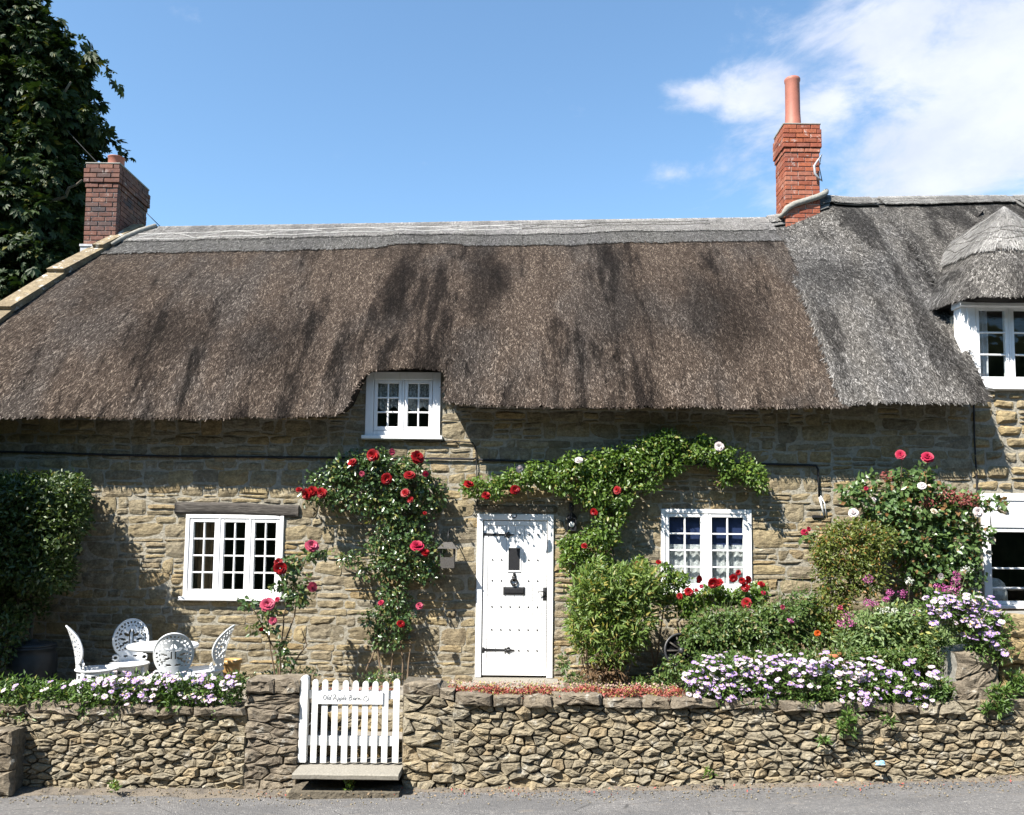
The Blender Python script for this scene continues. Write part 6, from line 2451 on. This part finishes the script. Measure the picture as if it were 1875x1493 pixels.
db = [(1320, 1150, 64, 36), (1380, 1150, 54, 40), (1290, 1172, 44, 26), (1440, 1132, 54, 36), (1420, 1178, 54, 22), (1350, 1185, 50, 18), (1470, 1110, 34, 26), (1490, 1160, 40, 30), (1240, 1218, 30, 18), (1285, 1210, 26, 16)]
shrub_d = climber('dense_shrub', 'dense mid-green small leaved shrub in the middle of the right border', (1380, 1215), -1.05, db, -1.0, 0.26, 14000, (0.035, 0.06), 0.5, L_DARKB, 75,
        [[(1370, 1220, -1), (1380, 1160, -1), (1400, 1110, -1)]], [(1433, 1112, 8, 'pink')], clump=.0, cat='shrub', freq=8)

go = [(1560, 1010, 70, 42), (1530, 990, 44, 30), (1598, 990, 46, 32), (1540, 1060, 50, 38), (1520, 1112, 44, 34), (1512, 1150, 40, 32), (1585, 1055, 40, 40), (1510, 1020, 24, 26), (1560, 965, 40, 16)]
climber('golden_shrub', 'rounded golden-bronze shrub in front of the tall right rose', (1540, 1200), -0.95, go, -0.95, 0.30, 10500, (0.032, 0.058), 0.45, L_GOLD, 81,
        [[(1540, 1215, -.95), (1545, 1130, -.95), (1560, 1030, -.95)], [(1530, 1215, -.95), (1520, 1130, -.95), (1525, 1010, -.95)]], [], clump=.06, cat='shrub', freq=9)

bb = [(1680, 935, 72, 34), (1620, 935, 52, 32), (1740, 940, 48, 34), (1680, 990, 72, 44), (1620, 985, 40, 34), (1750, 1000, 42, 44), (1700, 1050, 54, 44), (1760, 1050, 34, 36), (1560, 905, 22, 24), (1590, 885, 16, 20), (1650, 880, 22, 24),
      (1695, 870, 12, 22), (1660, 900, 40, 24), (1720, 900, 24, 16), (1770, 920, 24, 20), (1480, 985, 9, 8), (1790, 980, 18, 20), (1690, 885, 14, 14), (1822, 925, 16, 12)]
bbl_ = [(1698, 838, 22, 'crimson', -.75), (1649, 833, 15, 'crimson', -.75), (1473, 975, 13, 'crimson', -.9), (1481, 969, 11, 'crimson', -.9), (1688, 890, 13, 'blush'), (1563, 940, 16, 'blush'), (1710, 937, 12, 'cream'),
        (1791, 938, 20, 'blush'), (1837, 936, 20, 'cream', -.6), (1815, 990, 15, 'cream', -.6), (1586, 895, 8, 'crimson'), (1811, 1012, 11, 'cream', -.6), (1600, 915, 10, 'blush'), (1722, 1055, 11, 'blush')]
t = climber('tall_rose_bush', 'tall broad leaved rose bush with crimson and cream blooms beside the right window', (1690, 1170), -0.6, bb, -0.55, 0.26, 6500, (0.05, 0.09), 0.7, L_BIGROSE, 91,
            [[(1690, 1190, -.6), (1685, 1060, -.6), (1692, 930, -.65), (1698, 842, -.72)], [(1670, 1190, -.6), (1655, 1000, -.6), (1650, 900, -.65), (1649, 838, -.72)], [(1700, 1190, -.6), (1740, 1050, -.6), (1770, 930, -.6)],
             [(1660, 1190, -.6), (1610, 1020, -.6), (1565, 890, -.6)], [(1610, 1020, -.6), (1540, 990, -.8), (1477, 978, -.88)], [(1770, 950, -.6), (1810, 930, -.6), (1836, 938, -.6)]], bbl_, clump=-.25, freq=5)
p, nr = scatter(blobs_px([(1765, 915, 34, 16), (1730, 905, 14, 12), (1625, 870, 10, 10), (1700, 920, 12, 8)], -.75, .12), 420, 95, -1, 5, .2)
leaves('seedheads', p, nr, (.03, .05), .5, L_SEED, t, 96, .2)

for k in range(26):
    q = rng.choice(((1300, 1110), (1350, 1120), (1430, 1095), (1480, 1090), (1400, 1110), (1460, 1100)))
    a = (q[0] + rng.uniform(-30, 30), q[1] + rng.uniform(-10, 15))
    stem(shrub_d, [P(a[0] + rng.uniform(-12, 12), 1165, -1.05), P(a[0], a[1], -1.1), P(a[0] + rng.uniform(-14, 14), a[1] - rng.uniform(8, 34), -1.1)], .003, .002, M_GREENSTEM, 'stem', .015, 4, 5)

# ---------------------------------------------------------------- valerian with magenta heads
vb = [(1650, 1132, 46, 26), (1600, 1152, 54, 34), (1680, 1180, 54, 44), (1720, 1200, 34, 54), (1640, 1208, 54, 26), (1700, 1240, 40, 26), (1560, 1175, 34, 22)]
v1 = plant('valerian', 'pale green valerian with loose magenta and white flower heads', 'flowering plant', (1640, 1240), -1.35)
p, nr = scatter(blobs_px(vb, -1.35, .24), 7500, 101, -.3, 6, .35)
leaves('foliage', p, nr, (.045, .085), .42, L_VAL, v1, 102, .1)


def floret_head(parent, px, py, Y, w_px, h_px, mat_, n, seed):
    """cluster of tiny florets making one flower head"""
    N = np.random.RandomState(seed)
    c = P(px, py, Y)
    s = S(Y)
    d = N.normal(size=(n, 3))
    d /= np.linalg.norm(d, axis=1)[:, None]
    p = np.array(c) + d * np.array([w_px / s / 2, w_px / s / 2, h_px / s / 2]) * (N.rand(n) ** .4)[:, None]
    o = leaves('flower_head', p, d, (.012, .022), .9, mat_, parent, seed + 1, 0, .3)
    return o


hs = [(1590, 1060, 17, 15, F_MAG), (1629, 1085, 12, 14, F_MAG), (1653, 1087, 17, 16, F_MAG), (1588, 1103, 16, 14, F_MAG), (1600, 1106, 16, 10, F_MAG), (1550, 1128, 22, 18, F_MAG), (1541, 1143, 18, 18, F_MAG), (1560, 1142, 14, 12, F_MAG), (1622, 1097, 10, 10, F_MAG),
      (1665, 1065, 15, 14, F_WHITEV), (1618, 1118, 24, 14, F_WHITEV), (1634, 1120, 18, 12, F_WHITEV), (1680, 1121, 14, 10, F_WHITEV), (1667, 1128, 14, 9, F_MAG), (1448, 1137, 9, 9, F_MAG), (1539, 1113, 9, 8, F_PINK), (1720, 1075, 22, 14, F_MAG), (1735, 1080, 18, 14, F_MAG), (1770, 1043, 22, 12, F_WHITEV)]
for i, (px, py, a, b, m_) in enumerate(hs):
    yy = -1.45
    floret_head(v1, px, py, yy, a, b, m_, 60, 200 + i)
    q = P(px, py, yy)
    stem(v1, [P(1640 + (px - 1640) * .6, 1190, -1.35), q], .004, .003, M_GREENSTEM, 'stem', .02, 4, 6)
for k in range(6):
    floret_head(v1, 1750 + rng.uniform(-3, 3), 1050 + k * 8, -1.3, 14 + k * 3.4, 9, F_MAG, 46, 240 + k)
stem(v1, [P(1745, 1190, -1.3), P(1750, 1050, -1.3)], .005, .004, M_GREENSTEM, 'stem', .02, 4, 6)
pp = plant('poppy', 'single orange poppy among the shrubs of the right border', 'flower', (1497, 1180), -1.45)
stem(pp, [P(1500, 1205, -1.4), P(1497, 1162, -1.45)], .004, .003, M_GREENSTEM, 'stem', .01, 4, 6)
bloom(pp, 1497, 1160, -1.46, 11, 'orange')

# ---------------------------------------------------------------- daisies
def daisy_mesh(seed, mat_):
    r = random.Random(seed)
    mb = MB()
    n = 13
    for k in range(n):
        a = 2 * math.pi * k / n + r.uniform(-.08, .08)
        dx = Vector((math.cos(a), math.sin(a), 0))
        tz = Vector((-math.sin(a), math.cos(a), 0))
        z = r.uniform(-.16, .10)
        b = len(mb.v)
        mb.v += [tuple(dx * .2), tuple(dx * .62 - tz * .20 + Vector((0, 0, .06))), tuple(dx * 1.0 - tz * .10 + Vector((0, 0, z))), tuple(dx * 1.0 + tz * .10 + Vector((0, 0, z))), tuple(dx * .62 + tz * .20 + Vector((0, 0, .06)))]
        mb.f.append((b, b + 4, b + 3, b + 2, b + 1))
        mb.m.append(0)
    mb.lathe([(.27, .02), (.22, .12), (.12, .17), (0, .18)], n=9, mi=1)
    return mb.mesh('flower', [mat_, F_EYE], True)


DM = {'lilac': [daisy_mesh(i, F_LILAC) for i in range(3)], 'pale': [daisy_mesh(9 + i, F_PALE) for i in range(3)]}


def daisy_clump(label, base_px, Y, fol, flow, nf, nflow, size_px, seed, mixlilac=.5, hang=0.14, depth=.16):
    t = plant('daisy_clump', label, 'daisies', base_px, Y, group='daisy clumps on the garden walls')
    p, nr = scatter(blobs_px(fol, Y, depth), nf, seed, -.35, 7, .3)
    leaves('foliage', p, nr, (.035, .07), .34, L_DAISY, t, seed + 1, -.15, .45)
    r = random.Random(seed)
    fb = blobs_px(flow, Y - .05, depth)
    w_ = [b[3] * b[5] for b in fb]
    off = -Vector(t.location)
    stems = MB()
    placed = []
    tries = 0
    while len(placed) < nflow and tries < nflow * 12:
        tries += 1
        b = r.choices(fb, w_)[0]
        a = r.uniform(0, 2 * math.pi)
        q = math.sqrt(r.random())
        x, z = b[0] + b[3] * q * math.cos(a), b[2] + b[5] * q * math.sin(a)
        y = b[1] - b[4] * math.sqrt(max(0, 1 - q * q)) * r.uniform(.3, 1.0)
        if any((x - u) ** 2 + (z - v) ** 2 * 2.4 < (.026) ** 2 for u, v in placed):
            continue
        placed.append((x, z))
        o = link('flower', r.choice(DM['lilac' if r.random() < mixlilac else 'pale']), t)
        s = size_px / S(Y) / 2 * r.uniform(.62, 1.12)
        low = (b[2] + b[5] - z) / (2 * b[5])
        d = Vector((r.uniform(-.35, .2), -.15 - .6 * low + r.uniform(-.2, .2), 1.0 - .35 * low + r.uniform(-.2, .2))).normalized()
        o.location = off + Vector((x, y, z))
        o.scale = (s, s, s)
        o.rotation_euler = (d.to_track_quat('Z', 'Y').to_matrix() @ Matrix.Rotation(r.random() * 6, 3, 'Z')).to_euler()
        e = Vector((x + r.uniform(-.02, .02), y + .06, z - .12))
        stems.tube([Vector((x, y, z)), e], .0022, 3, cap=False)
    stems.build('flower_stems', M_GREENSTEM, t, kind='stuff')
    return t


daisy_clump('leafy daisy clump with few flowers at the left end of the wall', (60, 1300), WY + .07,
            [(30, 1268, 48, 30), (95, 1272, 48, 30), (150, 1276, 36, 28), (20, 1295, 28, 14), (52, 1310, 16, 14)], [(25, 1252, 24, 16), (80, 1254, 24, 10), (120, 1250, 26, 10), (40, 1245, 10, 10)], 2300, 9, 11, 301, .2)
daisy_clump('long spread of pink and lilac daisies on the wall below the patio', (310, 1300), WY + .07,
            [(190, 1266, 36, 26), (250, 1266, 48, 28), (310, 1266, 48, 28), (370, 1266, 48, 28), (425, 1262, 30, 28), (162, 1300, 16, 18), (215, 1302, 10, 14), (400, 1296, 10, 20), (320, 1294, 40, 8)],
            [(165, 1245, 28, 12), (215, 1240, 36, 14), (280, 1238, 44, 14), (340, 1238, 44, 12), (400, 1242, 44, 14), (430, 1252, 24, 12), (215, 1262, 44, 18), (300, 1268, 50, 16), (380, 1272, 46, 12), (240, 1288, 12, 6)], 4600, 118, 12, 305, .45)
daisy_clump('rounded lilac-white daisy clump nearest the red sedum', (1335, 1290), WY + .08,
            [(1290, 1244, 38, 34), (1345, 1240, 46, 36), (1330, 1270, 52, 24), (1395, 1252, 34, 34), (1390, 1282, 26, 14)], [(1290, 1235, 38, 36), (1330, 1222, 46, 28), (1385, 1212, 42, 22), (1330, 1262, 44, 20), (1400, 1240, 34, 34), (1275, 1260, 18, 18)], 3300, 150, 11.5, 311, .6)
daisy_clump('pale daisy clump trailing over the middle of the right wall', (1480, 1300), WY + .08,
            [(1440, 1248, 34, 34), (1490, 1255, 44, 36), (1540, 1262, 34, 34), (1470, 1282, 30, 14), (1560, 1295, 22, 22)], [(1445, 1205, 30, 12), (1490, 1210, 40, 14), (1535, 1205, 34, 16), (1480, 1225, 46, 16), (1550, 1225, 34, 20), (1545, 1262, 26, 26), (1570, 1275, 22, 18), (1470, 1250, 34, 12)], 3300, 100, 12, 315, .4)
daisy_clump('lilac daisy clump spilling below the valerian at the wall end', (1640, 1300), WY + .08,
            [(1590, 1258, 36, 34), (1640, 1262, 44, 32), (1690, 1270, 42, 26), (1720, 1262, 20, 26), (1600, 1290, 20, 14)], [(1595, 1225, 36, 24), (1630, 1232, 34, 22), (1590, 1265, 34, 24), (1640, 1262, 22, 18), (1690, 1240, 30, 22), (1680, 1280, 26, 10), (1665, 1210, 16, 12)], 3000, 74, 12.5, 319, .65)
daisy_clump('purple-tinted daisy clump cascading over the high boulder wall', (1775, 1190), -1.95,
            [(1730, 1112, 44, 26), (1775, 1130, 46, 44), (1800, 1170, 40, 32), (1820, 1192, 28, 22), (1835, 1140, 16, 20), (1795, 1200, 18, 14)], [(1720, 1098, 34, 16), (1760, 1092, 50, 16), (1790, 1105, 34, 18), (1735, 1118, 36, 14), (1775, 1125, 46, 20), (1790, 1150, 34, 22), (1810, 1130, 18, 18), (1800, 1170, 26, 14), (1820, 1190, 14, 10), (1700, 1130, 20, 16)],
            3600, 105, 13.5, 323, .65, depth=.2)


def tuft(px, py, Y, rx, ry, n, label, seed, mat_=None):
    t = plant('wall_plant', label, 'wall plant', (px, py + ry * .5), Y, group='green tufts rooted in the right wall')
    N = np.random.RandomState(seed)
    # rosettes of narrow leaves
    s = S(Y)
    ps, ns = [], []
    k = max(2, n // 16)
    for _ in range(k):
        a, q = N.rand() * 6.28, math.sqrt(N.rand())
        c = np.array(P(px + rx * q * math.cos(a), py + ry * q * math.sin(a), Y - .05 * N.rand()))
        for _ in range(16):
            d = N.normal(size=3)
            d[1] -= .7
            d[2] += .5
            d /= np.linalg.norm(d)
            ps.append(c + d * .008)
            ns.append(d)
    leaves('foliage', np.array(ps), np.array(ns), (.05, .09), .24, mat_ or L_DAISY, t, seed + 1, .05, .3, out=1.6)


tuft(1822, 1283, -2.12, 26, 30, 420, 'largest hanging green tuft on the wall below the boulder', 401)
tuft(1856, 1250, -2.0, 18, 18, 200, 'green tuft at the right edge above the wall end', 403)
tuft(1552, 1332, -2.17, 16, 13, 150, 'green tuft growing from the middle of the right wall face', 405)
tuft(1508, 1358, -2.17, 4, 4, 48, 'tiny green tuft low in the right wall face', 407)
tuft(1627, 1318, -2.17, 6, 5, 60, 'small green tuft right of the larger one in the wall face', 409)
tuft(1548, 1310, -2.15, 8, 8, 60, 'small green tuft just under the trailing daisies', 411)

# red sedum strip along the top of the right wall
sd = plant('sedum_mat', 'strip of red sedum with pale flowers along the right wall top', 'sedum', (1030, 1275), WY + .15)
sb_ = [(830 + 24 * k, 1265 + 3 * math.sin(k * 1.7) + k * .25, 20, 8) for k in range(18)]
p, nr = scatter(blobs_px(sb_, WY + .12, .14), 5200, 421, -.35, 9, .2)
leaves('foliage', p, nr, (.016, .03), .7, L_SEDUM, sd, 422, -.2, .4)
p, nr = scatter(blobs_px([(835 + 23 * k, 1253 + k * .35, 18, 6) for k in range(18)], WY + .25, .14), 1700, 425, -.2, 9, .2)
leaves('flowers', p, nr, (.012, .024), .8, L_SEDUMTOP, sd, 426, -.2, .4)
sd2 = plant('sedum_mat', 'small red petals and sedum scattered behind the picket gate', 'sedum', (660, 1265), -1.0)
p, nr = scatter(blobs_px([(590, 1263, 20, 5), (640, 1265, 20, 5), (690, 1264, 22, 6), (718, 1262, 12, 10)], -1.0, .1), 260, 431, -.1, 9, .2)
leaves('foliage', p, nr, (.02, .035), .7, L_SEDUM, sd2, 432, -.2, .4)

# low greenery that closes the border behind the daisies
bd = thing('border_plants', 'low mixed greenery filling the border behind the daisies', 'plants', (2.2, -1.4, .9))
bd['kind'] = 'stuff'
p, nr = scatter(blobs_px([(1300 + 40 * k, 1215 - k * 1.0, 34, 22) for k in range(12)], -1.6, .2), 5200, 441, -.3, 6, .3)
o = leaves('foliage', p, nr, (.035, .065), .4, L_DARKB, bd, 442, 0)
p, nr = scatter(blobs_px([(1220, 1245, 26, 14), (1180, 1250, 26, 10), (1050, 1243, 20, 10), (1030, 1215, 12, 18), (1245, 1235, 20, 14), (1385, 1225, 30, 14)], -1.0, .2), 900, 445, -.3, 6, .3)
leaves('ground_leaves', p, nr, (.03, .055), .5, L_DARKB, bd, 446, 0)
p, nr = scatter(blobs_px([(510, 1235, 30, 10), (560, 1232, 26, 8), (700, 1240, 40, 8), (440, 1240, 20, 8)], -.5, .2), 500, 447, -.3, 6, .3)
leaves('ground_leaves', p, nr, (.03, .055), .5, L_ROSE, bd, 448, 0)


# ---------------------------------------------------------------- road edge: pebbles, petals, weeds
def pebbles(name, n, seed, xr, yr, size, mat_):
    N = np.random.RandomState(seed)
    V, F = [], []
    oct_f = [(0, 2, 4), (2, 1, 4), (1, 3, 4), (3, 0, 4), (2, 0, 5), (1, 2, 5), (3, 1, 5), (0, 3, 5)]
    for k in range(n):
        x, y = N.uniform(*xr), yr[0] + (yr[1] - yr[0]) * N.rand() ** .7
        s = N.uniform(*size)
        z = zroad(x) + 0.03 * sstep(-2.40, -2.05, y) + .0
        for (a, b, c) in ((1, 0, 0), (-1, 0, 0), (0, 1, 0), (0, -1, 0), (0, 0, .8), (0, 0, -.8)):
            V.append((x + a * s * N.uniform(.6, 1.3), y + b * s * N.uniform(.6, 1.2), z + c * s * N.uniform(.5, 1)))
        F += [tuple(q + k * 6 for q in f) for f in oct_f]
    me = np_mesh(name, np.array(V), np.array(F), mat_)
    o = link(name, me, None, kind='stuff')
    return o


g = pebbles('gravel', 1500, 451, (-6.2, 5.6), (-2.55, -2.1), (.004, .014), M_ROUGH)
p = np.array([(x, y, zroad(x) + .035) for x, y in zip(NR.uniform(-3.0, 5.2, 420), -2.36 + .2 * NR.rand(420))])
leaves('fallen_leaves', p, np.tile([0, -.2, 1.0], (len(p), 1)), (.015, .035), .6, L_LITTER, None, 453, 0, .9, .1)
for i, (px, py, n, lb_) in enumerate(((210, 1442, 60, 'small weed at the road edge below the left wall'), (1296, 1418, 44, 'small weed at the foot of the right wall'), (640, 1441, 40, 'tiny weed below the gate step'))):
    t = plant('weed', lb_, 'weed', (px, py + 4), -2.28, group='weeds along the road edge')
    N = np.random.RandomState(460 + i)
    c = np.array(P(px, py, -2.28))
    d = N.normal(size=(n, 3)) * .6 + np.array([0, -.2, .9])
    d /= np.linalg.norm(d, axis=1)[:, None]
    leaves('foliage', c + d * .02 + N.normal(size=(n, 3)) * .02, d, (.03, .06), .35, L_ARCH, t, 470 + i, 0, .3, 1.5)
